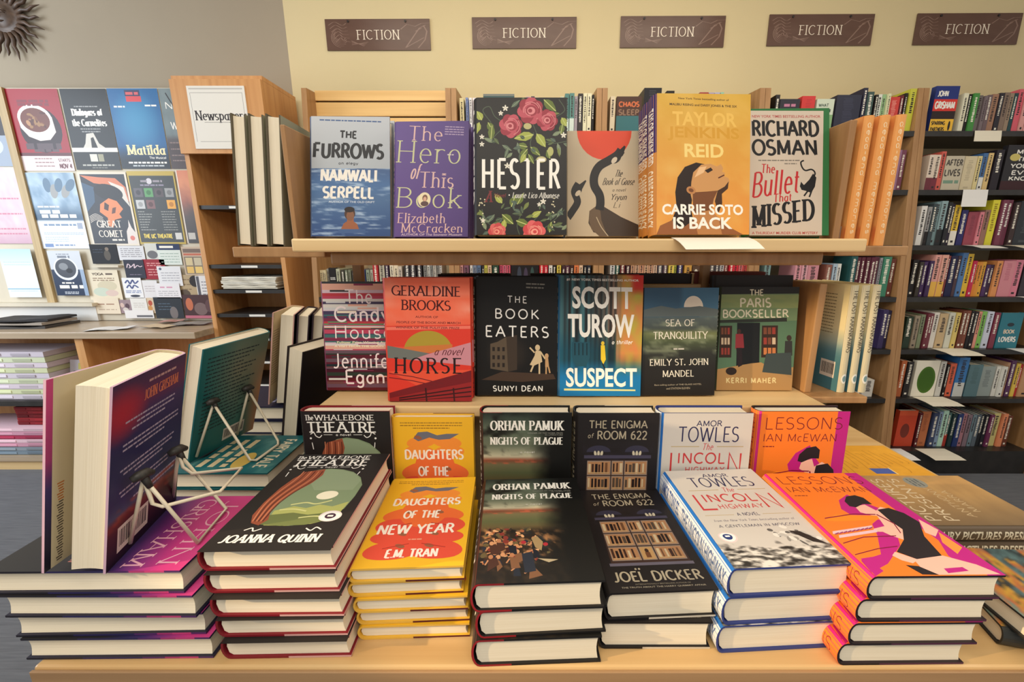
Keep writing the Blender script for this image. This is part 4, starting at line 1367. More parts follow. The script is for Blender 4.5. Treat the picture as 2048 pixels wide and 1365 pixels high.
# ------------------------------------------------------------------ the display: table with a tiered tower
ZT, ZM, ZU = 0.759, 0.990, 1.300
X0, X1 = -0.391, 0.566
disp = thing('display_table', 'maple book display table with a two tier tower of shelves in the middle', 'display table')
slab('table_top', (-.637, .4355, ZT - .0205), (.975, 1.62, ZT), M['tabletop'], disp, .004)
slab('edge_band', (-.637, .4310, ZT - .0205), (.975, .4353, ZT - .003), M['lip'], disp, .001)
slab('base_panel', (-.42, .47, 0), (.90, 1.56, ZT - .0207), M['maple'], disp)
slab('lower_shelf', (-.60, .46, .40), (-.42, 1.5, .425), M['maple'], disp)
for yy in (.47, 1.5): slab('leg', (-.60, yy, 0), (-.56, yy + .04, ZT - .0207) if yy > 1 else (-.58, yy + .012, .40), M['maple'], disp)
slab('riser_panel', (-.37, .80, ZT), (.545, .818, ZM - .022), M['maple'], disp)
slab('riser_panel', (-.37, 1.05, ZT), (.545, 1.068, ZM - .022), M['maple'], disp)
slab('middle_shelf', (X0 - .008, .754, ZM - .022), (X1 + .01, 1.13, ZM), M['maple'], disp, .003)
slab('divider_panel', (-.30, .935, ZM), (.55, .95, ZM + .215), M['maple'], disp, .002)
slab('side_panel', (X1 + .0105, .83, ZM), (X1 + .025, 1.07, ZU - .085), M['oak'], disp, .002)
slab('shelf_post', (.385, .93, ZM), (.40, .95, ZU - .045), M['oak'], disp)
slab('shelf_post', (X0 + .012, .93, ZM), (X0 + .03, .95, ZU - .045), M['oak'], disp)
slab('top_shelf', (X0, .718, ZU - .022), (X1, 1.03, ZU), M['maple'], disp, .003)
slab('shelf_rail', (X0 + .05, .745, ZU - .045), (X1 - .05, .90, ZU - .023), M['oak'], disp, .004)
slab('side_panel', (X1 + .005, .81, ZU - .0115), (X1 + .018, .92, ZU + .205), M['oak'], disp, .002)
slab('side_panel', (-.4525, .84, ZU - .0135), (-.4435, .97, ZU + .205), M['oak'], disp, .002)
slab('end_shelf', (-.57, .835, ZU - .034), (X0 - .0005, 1.03, ZU - .014), M['oak'], disp, .002)
slab('end_shelf', (X1 + .0005, .79, ZU - .030), (.70, .95, ZU - .012), M['oak'], disp, .002)
slab('end_shelf', (X1 + .0105, .805, ZM - .014), (.69, 1.05, ZM), M['oak'], disp, .002)

# ------------------------------------------------------------------ shelves by the far wall
YF = lambda z: 2.20 + .1005 * (z - .1)
BX = [-1.16, -.39, .39, 1.23, 2.045, 2.90]
ROWS = [262, 380, 491, 595, 700, 798, 903]


def zrow(py):
    z = 1.0
    for _ in range(6): z = atY(CX, py, YF(z))[2]
    return z


ZR = [zrow(p) for p in ROWS]
ZTOP = atY(1200, 165, 2.4)[2]
bays = ['bookcase with a slatwall panel at its top', 'bookcase behind the black rose cover', 'bookcase behind the gold cover', 'bookcase behind the orange spines on the display', 'rightmost bookcase, all its shelves in view']
for i in range(5):
    xa, xb = BX[i] + .001, BX[i + 1] - .001
    t = thing('bookcase', 'oak ' + bays[i], 'bookcase', 'bookcases along the back wall')
    for x in (xa, xb - .027):
        m_ = MB()
        m_.add([(x, YF(0), 0), (x + .027, YF(0), 0), (x + .027, WBY - .02, 0), (x, WBY - .02, 0), (x, YF(ZTOP), ZTOP - .025), (x + .027, YF(ZTOP), ZTOP - .025), (x + .027, WBY - .02, ZTOP), (x, WBY - .02, ZTOP)],
               [(0, 3, 2, 1), (4, 5, 6, 7), (0, 1, 5, 4), (1, 2, 6, 5), (2, 3, 7, 6), (3, 0, 4, 7)])
        m_.obj('side_panel', M['oak'], t)
    slab('back_panel', (xa + .027, WBY - .03, .03), (xb - .027, WBY - .012, ZTOP - .002), M['backpan'], t)
    for r, z in enumerate(ZR):
        if i == 0 and r < 3: continue
        slab('shelf', (xa + .0275, YF(z), z - (.026 if r < 6 else z)), (xb - .0275, WBY - .031, z), M['black'], t)
    if i == 0:
        z1, z2 = atY(750, 203, 2.49).z, atY(750, 234, 2.49).z
        tops = [ZTOP - .004] + [z1 - k * (z1 - z2) for k in range(14)]
        for k in range(14):
            if tops[k + 1] < ZR[3] + .3: break
            slab('slat', (xa + .0275, 2.49, tops[k + 1] + .0045), (xb - .0275, 2.505, tops[k] - .0045), M['oak_h'], t)
        slab('slat_backing', (xa + .0275, 2.507, ZR[3] + .3), (xb - .0275, 2.52, ZTOP - .003), M['dark'], t)

# ------------------------------------------------------------------ wall signs
signpx = [(650, 40, 858, 38, 859, 97, 656, 101), (946, 36, 1151, 33, 1149, 95, 949, 97), (1243, 33, 1452, 29, 1447, 94, 1241, 96), (1545, 30, 1750, 27, 1737, 89, 1537, 92), (1836, 29, 2050, 24, 2034, 86, 1828, 91)]
sa = Art((98, 74, 64))
sa.asp = 5.66
sa.grid(lambda u, v: mixc((92, 68, 58), (108, 82, 72), fbm(u * .05, v * .03, 2)), 10, 6)
ln = (138, 112, 100)
for k in range(6):
    sa.curve([(3 + k * 1.2, 30 + k * 16), (9 + k, 14 + k * 15), (16, 30 + k * 14), (20 + k * .6, 20 + k * 18)], .9, ln)
    sa.line(arc(15, 90, 3 + k * 1.4, 12 + k * 7, 20 * k, 150 + 20 * k, 10), .7, ln)
for k in range(5): sa.line([(24, 124 - k * 5), (40 - k, 110 + k * 5)], 1.2, ln)
for p in ([(72, 50), (78, 26), (86, 36), (92, 22), (100, 20)], [(76, 138), (90, 44), (96, 30)], [(76, 138), (94, 90)], [(94, 32), (97, 60), (95, 100), (88, 140)], [(86, 60), (92, 44)]): sa.line(p, 1.3, ln)
sa.pen('FICTION', 30, 70, 52, 98, (240, 228, 210), .1, .05, 1.5, gap=.2)
where = ['above the slatwall', 'above the black rose cover', 'above the gold cover', 'above the bookcase with the red spines', 'at the right edge, above the rightmost bookcase']
sign_me = None
for k, q in enumerate(signpx):
    Yw = WBY - .012
    P = [atY(q[2 * j], q[2 * j + 1], Yw) for j in range(4)]
    xl, xr = (P[0].x + P[3].x) / 2, (P[1].x + P[2].x) / 2
    zt, zb = (P[0].z + P[1].z) / 2, (P[2].z + P[3].z) / 2
    w, h = .585, .155
    if sign_me is None:
        m_ = MB()
        m_.box((0, 0, -.006), (w, h, 0), (100, 76, 66))
        sa.emit(m_, lambda u, v, e: (w * u / 100, h * (1 - v / 150), e))
        sign_me = m_.mesh('sign_plate', [M['signplate']])
    t = thing('wall_sign', 'bronze brown FICTION sign ' + where[k], 'sign', 'section signs on the back wall')
    o = bpy.data.objects.new('sign_plate', sign_me); C.objects.link(o); o.parent = t
    for hx in (.13, .45):
        m_ = MB()
        m_.tube([(hx, h - .012, 0), (hx, h - .012, .004)], .006, 10)
        m_.obj('screw', M['holes'], t)
    place(t, ((xl + xr) / 2 - w / 2, Yw + .004, (zt + zb) / 2 - h / 2), (1, 0, .004), (0, 0, 1))

# ------------------------------------------------------------------ iron sun on the left wall
YS = 2.652
cs = atY(14, 37, YS)
sun = thing('wall_sun', 'dark iron sun face with pointed rays hung on the left wall', 'wall ornament')
m_ = MB()
n, prof = 32, [(.078, 0), (.082, .012), (.074, .02), (.066, .016), (.055, .028), (.03, .04), (.001, .044)]
pts = [(r * math.cos(2 * math.pi * i / n), r * math.sin(2 * math.pi * i / n), z) for r, z in prof for i in range(n)]
fc = [(j * n + i, j * n + (i + 1) % n, (j + 1) * n + (i + 1) % n, (j + 1) * n + i) for j in range(len(prof) - 1) for i in range(n)]
m_.add(pts, fc)
for sx in (-1, 1):
    m_.tube([(sx * .012, .022, .04), (sx * .024, .028, .042), (sx * .038, .020, .034)], [.002, .004, .002], 6)
    m_.tube([(sx * .014, .012, .042), (sx * .024, .016, .043), (sx * .034, .010, .038)], [.002, .0045, .002], 6)
m_.tube([(0, .02, .042), (0, .0, .052), (0, -.012, .05)], [.003, .006, .007], 8)
m_.tube([(-.02, -.026, .038), (0, -.03, .046), (.02, -.026, .038)], [.002, .006, .002], 8)
smooth(m_.obj('face', M['bronze'], sun))
for k in range(22):
    a = 2 * math.pi * k / 22
    L = .215 if k % 2 else .19
    R = lambda r, o: (r * math.cos(a) - o * math.sin(a), r * math.sin(a) + o * math.cos(a), .012)
    m_ = MB()
    m_.tube([R(.076, 0), R(.11, .006), R(.14, -.005), R(.17, .004), R(L, 0)], [.012, .011, .009, .007, .001], 8)
    smooth(m_.obj('ray', M['bronze'], sun))
place(sun, cs, (1, 0, 0), (0, 0, 1))

# ------------------------------------------------------------------ titles (one mesh pair each)
def flat_page(c): return c


T = {}
def title(k, *a, **kw):
    T[k] = book_meshes(k, *a, **kw)
    return T[k]


def spine_plain(bg, t, c, a=12, b=120, u0=26, u1=74, **kw):
    A = Art(bg)
    return spine_text(A, t, a, b, u0, u1, c, **kw)


K = (38, 34, 33)
title('whale', .163, .2355, .0333, art_whale(), spine_plain(K, 'THE WHALEBONE THEATRE', WHITE), board=(122, 24, 36), side=K, edge=[(.48, (122, 24, 36)), (1, (206, 160, 156))])
title('daughters', .150, .220, .0223, art_daughters(), spine_plain((238, 184, 44), 'DAUGHTERS OF THE NEW YEAR', WHITE), board=(226, 176, 60), side=(238, 184, 44), edge=[(.46, (232, 184, 76)), (1, (92, 34, 36))])
title('plague', .163, .2355, .0415, art_plague(), spine_plain((34, 32, 30), 'NIGHTS OF PLAGUE', WHITE), board=(30, 28, 28), side=(96, 30, 36), edge=[(.26, (150, 34, 40)), (1, (26, 25, 26))], edge_top=[(.2, (130, 30, 38)), (1, (26, 25, 26))])
title('enigma', .148, .2355, .0435, art_enigma(), spine_plain((30, 27, 28), 'THE ENIGMA OF ROOM 622', (176, 164, 140)), board=(28, 26, 28), side=(30, 27, 28), edge=[(.36, (24, 22, 24)), (1, (206, 198, 182))])
LNS = Art((40, 110, 190)); LNS.rect(16, 0, 80, 150, (216, 220, 226)); spine_text(LNS, 'THE LINCOLN HIGHWAY', 60, 146, 28, 68, (90, 110, 150)); spine_text(LNS, 'AMOR TOWLES', 8, 52, 28, 68, (60, 90, 150))
title('lincoln', .163, .2355, .0435, art_lincoln(), LNS, board=(48, 60, 120), side=(40, 110, 190), edge=[(1, (52, 66, 128))])
LS = Art((242, 130, 46)); LS.rect(80, 0, 100, 150, (206, 40, 130)); spine_text(LS, 'LESSONS', 88, 142, 30, 68, (140, 44, 40), True, w=.07); spine_text(LS, 'IAN McEWAN', 10, 80, 30, 68, (140, 44, 40), True, w=.07)
title('lessons', .163, .2355, .0343, art_lessons(), LS, board=(40, 28, 34), side=(206, 50, 110), edge=[(.30, (34, 26, 30)), (1, (78, 40, 62))])
DI = Art((216, 202, 168)); DI.grid(lambda u, v: ramp(v, [(0, (206, 70, 130)), (60, (170, 60, 120)), (84, (60, 50, 110)), (150, (24, 22, 34))]), 2, 20, (95, 0, 100, 150))
for k in range(30):
    DI.rect(85.5 + (k % 3) * .4, 82 + k * 2.2, 91 - (k % 4) * .5, 83.1 + k * 2.2, (196, 116, 54) if k < 7 else (84, 74, 66))
DS = Art(); DS.grid(lambda u, v: ramp(v, [(0, (196, 56, 120)), (60, (120, 40, 100)), (110, (36, 30, 60)), (150, (30, 28, 34))]), 3, 24); spine_text(DS, 'JOHN GRISHAM', 14, 100, 24, 76, (226, 200, 200))
title('dusk', .163, .243, .0333, art_dusk_front(), DS, art_dusk_back(), board=(30, 28, 48), side=(90, 40, 90), edge=[(1, (40, 34, 74))], fore=[(.30, (34, 32, 42)), (.62, (44, 40, 84)), (.74, (84, 44, 100)), (.82, (160, 54, 110)), (.92, (190, 64, 120)), (1, (80, 44, 96))])
title('dusk_open', .163, .243, .0390, art_dusk_front(), None, art_dusk_back(), board=(30, 28, 48), side=(90, 40, 90), edge=[(1, (206, 170, 190))], inner=(216, 202, 168), opened=9, inside=DI)
title('teal', .160, .240, .0300, art_teal_front(), spine_plain((30, 100, 104), 'STEPHEN KING', WHITE), art_teal_back(), board=(28, 96, 100), side=(60, 120, 116), inner=(226, 220, 200))
NB = Art((30, 30, 54)); NB.greek(30, 80, 30, 4, (140, 140, 170)); NB.greek(20, 70, 100, 6, (120, 110, 150))
title('navy', .160, .235, .0350, NB, Art((30, 30, 54)), board=(32, 32, 60), side=(36, 36, 66))
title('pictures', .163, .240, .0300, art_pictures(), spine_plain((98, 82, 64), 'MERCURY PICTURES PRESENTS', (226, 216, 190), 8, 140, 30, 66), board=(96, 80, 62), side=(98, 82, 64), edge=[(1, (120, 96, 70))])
title('furrows', .157, .238, .0260, art_furrows(), spine_plain((64, 94, 140), 'THE FURROWS', WHITE), board=(120, 124, 132), side=(150, 156, 164))
title('hero', .144, .222, .0200, art_hero(), spine_plain((88, 66, 130), 'THE HERO OF THIS BOOK', (214, 178, 172)), board=(88, 66, 130), side=(96, 76, 140), pages=None)
title('roses', .163, .243, .0330, art_hester(), spine_plain((24, 21, 20), 'HESTER', WHITE), board=(24, 21, 20), side=(24, 21, 20))
title('goose', .144, .208, .0260, art_geese(), spine_plain((200, 184, 156), 'THE BOOK OF GOOSE', (60, 50, 40)), board=(200, 184, 156), side=(170, 154, 128))
title('gold', .166, .240, .0370, art_gold(), spine_gold(), board=(216, 160, 60), side=(200, 130, 58))
title('cat', .149, .238, .0300, art_cat(), spine_plain((44, 110, 60), 'THE BULLET THAT MISSED', WHITE), board=(40, 104, 56), side=(44, 110, 60))
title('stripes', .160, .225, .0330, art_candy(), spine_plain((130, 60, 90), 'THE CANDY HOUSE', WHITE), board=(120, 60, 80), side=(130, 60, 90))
title('red', .163, .238, .0240, art_horse(), spine_plain((222, 66, 48), 'HORSE', (50, 20, 22)), board=(216, 70, 52), side=(222, 66, 48))
title('paper_house', .163, .237, .0280, art_house(), spine_plain((20, 18, 17), 'THE BOOK EATERS', WHITE), board=(22, 20, 20), side=(20, 18, 17))
title('colour_stripes', .165, .240, .0280, art_suspect(), spine_plain((30, 90, 130), 'SUSPECT', WHITE), board=(40, 90, 120), side=(90, 110, 110))
title('moon', .150, .216, .0250, art_moon(), spine_plain((40, 44, 46), 'SEA OF TRANQUILITY', WHITE), board=(44, 52, 58), side=(40, 48, 54))
title('behind', .165, .236, .0260, Art((40, 34, 32)), Art((40, 34, 32)), board=(38, 32, 30), side=(40, 34, 32))
title('shop', .160, .215, .0230, art_paris(), spine_plain((60, 70, 56), 'THE PARIS BOOKSELLER', WHITE), board=(48, 44, 40), side=(60, 70, 56), soft=True)
OA = Art(); og = lambda u, v: mixc(mixc((238, 182, 108), (230, 152, 80), fbm(u * .06, v * .05, 4)), (214, 104, 58), np.clip((fbm(u * .05, v * .03, 8) - .56) * 4, 0, .7)); OA.grid(og, 16, 24)
OB = Art(); OB.grid(og, 16, 24); OB.rect(72, 126, 92, 146, (236, 220, 196))
OS = Art(); OS.grid(lambda u, v: og(u * .3 + 20, v), 4, 24); spine_text(OS, 'dead-end memories', 8, 136, 36, 62, (244, 226, 190), True, w=.12, slant=.15)
title('orange', .130, .222, .0200, OA, OS, OB, board=(226, 140, 62), side=(232, 150, 70))
LB = Art(); lg = lambda u, v: ramp(v, [(0, (236, 222, 168)), (60, (226, 214, 170)), (92, (130, 160, 166)), (110, (96, 140, 152)), (150, (90, 136, 150))]); LB.grid(lg, 6, 30)
LK = Art(); LK.grid(lambda u, v: mixc(lg(u, v), (60, 110, 124), np.clip((v - 80) / 30, 0, .6)), 6, 30); greeks(LK, 34, 80, list(np.arange(14, 70, 4.5)), 1.2, (130, 120, 90)); barcode(LK, 66, 108, 26, 24)
LSP = Art(); LSP.grid(lambda u, v: ramp(v, [(0, (240, 226, 176)), (70, (226, 200, 160)), (100, (196, 176, 150)), (118, (130, 150, 150)), (150, (96, 136, 146))]), 3, 30)
spine_text(LSP, 'THE LAST KARANKAWAS', 6, 92, 34, 70, (50, 36, 26), True, w=.13, wh=.09); LSP.ell(50, 130, 22, 7, (226, 226, 220)); LSP.ell(50, 130, 14, 4.4, (120, 150, 156))
title('coast', .140, .222, .0180, LB, LSP, LK, board=(232, 218, 170), side=(230, 210, 168))
title('cream', .150, .238, .0270, Art((200, 190, 160)), Art((90, 76, 60)), Art((150, 150, 128)), board=(92, 84, 66), side=(120, 104, 80))
IF = Art((226, 206, 170)); greeks(IF, 70, 96, list(np.arange(30, 120, 4)), 1.2, (150, 120, 100))
title('ivory_open', .150, .228, .0320, Art((60, 50, 60)), Art((50, 44, 56)), Art((30, 30, 50)), board=(58, 44, 52), side=(50, 40, 52), edge=[(1, (206, 160, 150))], inner=(226, 206, 170), opened=6, inside=IF)
title('ivory', .150, .225, .0260, Art((60, 50, 60)), Art((50, 44, 56)), Art((30, 30, 50)), board=(58, 44, 52), side=(50, 40, 52))
title('hidden', .160, .235, .0300, Art((30, 28, 34)), Art((30, 28, 34)), board=(34, 30, 36), side=(30, 28, 34))
title('leaning', .125, .225, .0440, Art((26, 24, 28)), Art((26, 24, 28)), Art((24, 23, 30)), board=(40, 30, 34), side=(26, 24, 28))
YB = Art(); YB.grid(lambda u, v: mixc((240, 176, 60), (214, 150, 44), fbm(u * .12, v * .05, 6)), 16, 24)
for k in range(14): YB.curve([(random.uniform(5, 60), 8 + k * 10), (random.uniform(20, 70), 12 + k * 10), (random.uniform(60, 98), 6 + k * 10)], 1.2, (190, 130, 40))
YB.rect(6, 60, 22, 92, (78, 98, 170)); YB.poly([(60, 20), (74, 26), (70, 34), (54, 30)], (70, 110, 160)); YB.rect(4, 92, 24, 94, (250, 220, 150))
title('yellow', .150, .215, .0200, YB, Art((236, 176, 66)), board=(236, 176, 66), side=(236, 176, 66), soft=True)
MC = Art()
MC.grid(lambda u, v: mixc(ramp(fbm(u * .03, v * .12, 3), [(.25, (44, 62, 66)), (.42, (96, 130, 132)), (.5, (50, 46, 44)), (.58, (226, 170, 56)), (.66, (206, 110, 60)), (.8, (110, 150, 140))]), (60, 70, 70), .15), 30, 40)
MSP = Art((52, 54, 52))
for k in range(5): MSP.rect(36, 20 + k * 13, 52, 27 + k * 13, (206, 204, 196))
title('marbled', .150, .225, .0290, MC, MSP, board=(40, 40, 40), side=(56, 58, 56))

# ------------------------------------------------------------------ front row: flat stacks
fl = 'flat stacks along the front of the display table'
def flat(k, px, py_top, n, yfront, ang, label, jit=None):
    zt = ZT + n * T[k]['t']
    p = atZ(px, py_top, zt)
    stack(T[k], n, p.x, yfront, ZT + .0003, ang, label, fl, 'S', jit)


def jits(xs, pxm): return [(a * pxm, b * .001, c) for a, b, c in xs]


flat('whale', 394, 1104, 5, .4465, .02, 'black theatre curtain hardcover with dark red boards', [(.007, .0, .0), (.005, .001, .0), (.005, -.001, -.01), (.001, .001, .0), (0, 0, 0)])
flat('daughters', 698, 1141, 5, .474, .045, 'thin yellow hardcover with white lettering on red and orange blots', [(.006, 0, -.01), (.006, .002, .004), (.005, -.002, 0), (-.001, .001, .012), (.001, 0, 0)])
flat('plague', 951, 1175, 3, .436, .040, 'thick dark painted hardcover fading to black with white lettering', [(-.004, .0, .0), (.002, .002, .02), (-.003, 0, 0)])
flat('enigma', 1217, 1195, 2, .462, .050, 'thick black hardcover with a lit doll house facade', [(-.007, -.001, -.05), (0, 0, 0)])
flat('lincoln', 1458, 1138, 3, .4545, .055, 'grey white hardcover with blue boards and tall red lettering', [(-.002, .0, .0), (.001, .001, .004), (.003, 0, 0)])
flat('lessons', 1742, 1158, 4, .434, .010, 'orange and magenta hardcover with a figure in a black dress', [(-.013, .004, .0), (-.007, .001, .0), (-.003, .002, -.004), (.003, 0, 0)])

# ------------------------------------------------------------------ front row: upright copies leaning on the middle shelf
up = 'upright copies leaning behind the flat stacks'
for k, px, lab, cop, cl in (
        ('whale', 599, 'black curtain cover standing behind its own stack, red board edge at its top', 0, []),
        ('daughters', 783, 'yellow cover standing behind the yellow stack', 0, []),
        ('plague', 962, 'dark painted cover with white lettering standing behind its stack', 0, []),
        ('enigma', 1154, 'black cover with the doll house standing behind its stack', 0, []),
        ('lincoln', 1325, 'grey white cover standing behind its stack, blue board edge at its top', 0, []),
        ('lessons', 1521, 'orange cover with magenta right edge standing behind its stack', 0, [])):
    a = 2.5
    yb = .7480 - (ZM - ZT) * math.tan(math.radians(a))
    stand(T[k], lab, up, px, ZT + .0004, yb - T[k]['t'] * math.cos(math.radians(a)), a)

# ------------------------------------------------------------------ middle shelf
ms = 'face out books on the middle shelf of the display'
zz = ZM + .0004
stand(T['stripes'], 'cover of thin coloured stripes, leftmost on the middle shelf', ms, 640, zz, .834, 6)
stand(T['red'], 'orange red cover with a setting sun, standing in front on the middle shelf', ms, 765, zz, .775, 5, .0, 1, ['second orange red copy close behind the front one'])
stand(T['paper_house'], 'black cover with a paper house and two paper children', ms, 949, zz, .803, 7, .0, 1, ['second black paper house copy close behind the front one'])
stand(T['colour_stripes'], 'cover with vertical colour stripes and big white lettering', ms, 1118, zz, .800, 7, .0, 1, ['second colour striped copy close behind the front one'])
stand(T['moon'], 'dark cover with a pale moon rising over hills', ms, 1286, zz, .803, 7, .01)
stand(T['behind'], 'dark book standing close behind the green shop cover, only its top showing', ms, 1430, zz, .870, 6, 0)
stand(T['shop'], 'cover with a green shop front, rightmost on the middle shelf', ms, 1441, zz, .838, 6, -.01)

# ------------------------------------------------------------------ top shelf
ts = 'face out books on the top shelf of the display'
zz = ZU + .0004
stand(T['furrows'], 'grey and blue cover with a head above the water, leftmost on the top shelf', ts, 620, zz, .858, 13, .03, 1, ['second grey and blue copy behind the leftmost cover of the top shelf'])
stand(T['hero'], 'purple cover with pink and pale green lettering', ts, 788, zz, .835, 13, -.04, 2, ['second purple copy close behind the front one', 'third purple copy, farthest behind the front one'])
stand(T['roses'], 'black cover with red roses and green leaves', ts, 950, zz, .775, 12, .0, 1, ['second black rose copy close behind the front one'])
stand(T['goose'], 'beige cover with a goose under a red half disc', ts, 1132, zz, .855, 13, .0)
stand(T['gold'], 'gold cover with an upturned face, foremost of its copies', ts, 1311, zz, .752, 11, .03, 2, ['second gold copy, purple spine end just left of the front one', 'third gold copy, farthest back of its row'])
stand(T['cat'], 'beige cover in a green border with a small black cat, rightmost on the top shelf', ts, 1496, zz, .815, 13, -.03)


# ------------------------------------------------------------------ ends of the display and the corners of the table
def endbook(k, label, group, loc, yaw, lean, face):
    """upright book facing the left (W) or right (E) end; loc = fore-edge (W) or spine (E) lower corner of its back cover"""
    a = math.radians(lean)
    c, s = math.cos(yaw), math.sin(yaw)
    if face == 'W':
        dirv = (s, c, 0)                              # from fore-edge to spine
        w = T[k]['w']
        p = (loc[0] + dirv[0] * w, loc[1] + dirv[1] * w, loc[2])
        return book(T[k], label, group, p, (-s, -c, 0), (math.sin(a) * c, -math.sin(a) * s, math.cos(a)))
    return book(T[k], label, group, loc, (s, c, 0), (-math.sin(a) * c, math.sin(a) * s, math.cos(a)))


g = 'books on the left end shelf, page edges to the room'
ze = ZU - .014 + .0004
for k, lb in enumerate(('nearest the tower', 'in the middle', 'farthest from the tower')):
    endbook('cream', 'cream page edges of a book on the upper left end shelf, ' + lb, g, (X0 - .084 - k * .031, .850 - .002 * k, ze), -.06, 5, 'W')
g = 'orange spined books on the upper right end shelf'
ze = ZU - .012 + .0004
for k, lb in enumerate(('leftmost of the three', 'middle one of the three', 'rightmost of the three')):
    endbook('orange', 'orange spine on the right end shelf, ' + lb, g, (.592 + k * .0255, .806 - .003 * k, ze), -.03, 0, 'E')
g = 'pale coast spined books on the lower right end shelf'
for k, lb in enumerate(('leftmost of the three', 'middle one of the three', 'rightmost of the three')):
    endbook('coast', 'cream to blue spine right of the green shop cover, ' + lb, g, (.646 + k * .0220, .830, ZM + .0004), -.16, 2, 'E')

# left end: three stacks, the first two with a book on a wire easel
ls = 'flat stacks at the left end of the display table'
stack(T['dusk'], 4, -.675, .4455, ZT + .0003, .01, 'pink and purple sunset hardcover under the first wire easel', ls, 'W', [(.020, .0, 0), (.013, .002, .01), (.012, -.001, -.01), (0, 0, 0)])
zd = ZT + 4 * T['dusk']['t'] + .002
stack(T['teal'], 4, -.716, .700, ZT + .0003, .0, 'teal hardcover under the second wire easel', ls, 'W', [(.010, .0, 0), (.004, .002, .01), (.002, -.001, -.01), (0, 0, 0)])
zt_ = ZT + 4 * T['teal']['t'] + .002
stack(T['navy'], 4, -.830, .975, ZT + .0003, .0, 'dark navy hardcover at the far left corner of the display', ls, 'W', [(.0, .0, 0), (.004, .002, .01), (.002, -.001, -.01), (0, 0, 0)])
zn = ZT + 4 * T['navy']['t'] + .002
DUSK, TEAL = ((-.5176, .4416, zd + .0006), -.2474, .2095), ((-.6468, .7343, zt_ + .0006), .1587, .3304)
endbook('dusk_open', 'dark blue and red back cover standing on a wire easel at the left corner', 'books on wire easels', DUSK[0], DUSK[1], math.degrees(DUSK[2]), 'W')
endbook('teal', 'teal back cover of small type on a wire easel behind the dark blue one', 'books on wire easels', TEAL[0], TEAL[1], math.degrees(TEAL[2]), 'W')


def on_back(px, py, bk, off):
    """point just off the back cover of an easel book, along the sight line of a photograph pixel"""
    N, yaw, a = bk
    c, s = math.cos(yaw), math.sin(yaw)
    n = Vector((s, c, 0)).cross(Vector((math.sin(a) * c, -math.sin(a) * s, math.cos(a))))
    r = Vector(ray(px, py))
    cam_ = Vector((0, 0, CZ))
    k = (n.dot(Vector(N) - cam_) + off) / n.dot(r)
    return cam_ + r * k


g = 'page edge books standing on the navy stack'
for k, lb in enumerate(('leftmost', 'second from the left', 'third from the left')):
    endbook('ivory' if k else 'ivory_open', 'pale page edges of a book standing on the navy stack, ' + lb, g, (-.588 + k * .033, .985 + k * .006, zn + .0004), -.33, 9, 'W')
stack(T['hidden'], 3, -.590, .872, ZT + .0003, .0, 'dark hardcover under the thick leaning book at the left end', ls, 'S', [(0, 0, 0), (0, 0, 0), (0, 0, 0)])
endbook('leaning', 'thick black hardcover leaning right at the left end of the middle shelf', None, (-.520, .876, ZT + .092), .34, 14, 'W')


def easel(name, label, pts_knobs, front, rear, spread=None):
    t = thing(name, label, 'book easel', 'wire book easels')
    r = .0024
    for (k, f) in zip(pts_knobs, front):
        m_ = MB()
        f = Vector((f[0], f[1], max(f[2], rear[0][2] + .006)))
        m_.tube([k, Vector(k).lerp(f, .55), f], r, 8)
        smooth(m_.obj('front_leg', M['wire'], t))
        m_ = MB()
        kk = Vector(k)
        m_.tube([kk + Vector((-.004, -.012, .004)), kk + Vector((0, -.006, .006)), kk + Vector((.002, .004, .006)), kk + Vector((.003, .011, .002))], [.004, .0062, .006, .0035], 10)
        m_.tube([kk + Vector((0, 0, .004)), kk + Vector((.004, .002, -.014))], [.005, .0035], 8)
        smooth(m_.obj('rubber_joint', M['rubber'], t))
    m_ = MB()
    m_.tube([pts_knobs[0]] + rear + [pts_knobs[1]], r, 8)
    smooth(m_.obj('rear_leg', M['wire'], t))
    if spread:
        m_ = MB()
        m_.tube([pts_knobs[0]] + spread + [pts_knobs[1]], r, 8)
        smooth(m_.obj('spreader', M['wire'], t))
    return t


z_ = zd + .0042
K1, K2 = on_back(287, 957, DUSK, .02), on_back(357, 907, DUSK, .02)
easel('book_easel', 'cream wire easel behind the dark blue back cover at the front left corner', [K1, K2], [on_back(266, 1110, DUSK, .005), on_back(353, 1030, DUSK, .005)],
      [atZ(395, 1086, z_), atZ(452, 1018, z_)], [atZ(305, 1008, .965), atZ(325, 1014, .96), atZ(440, 984, .957), atZ(483, 937, .96), atZ(385, 948, .965), atZ(366, 935, .975)])
z_ = zt_ + .0042
K1, K2 = on_back(427, 808, TEAL, .011), on_back(497, 781, TEAL, .011)
easel('book_easel', 'cream wire easel behind the teal back cover full of small type', [K1, K2], [on_back(393, 914, TEAL, .005), on_back(475, 872, TEAL, .005)], [atZ(500, 921, z_), atZ(512, 921, z_), atZ(556, 890, z_), atZ(556, 882, z_)])

# right end of the table
rs = 'books lying at the right end of the display table'
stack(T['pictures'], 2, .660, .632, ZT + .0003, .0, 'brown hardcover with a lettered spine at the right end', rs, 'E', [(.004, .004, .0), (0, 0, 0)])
stack(T['yellow'], 1, .715, .860, ZT + .0003, .0, 'yellow paperback with a blue box lying flat at the right end of the table, alone', rs, 'E', [(0, 0, 0)])
stack(T['marbled'], 2, .640, .436, ZT + .0003, -.0, 'dark hardcover with a marbled cover at the front right corner', rs, 'E', [(.0, .03, -.26), (.006, .0, -.06)])

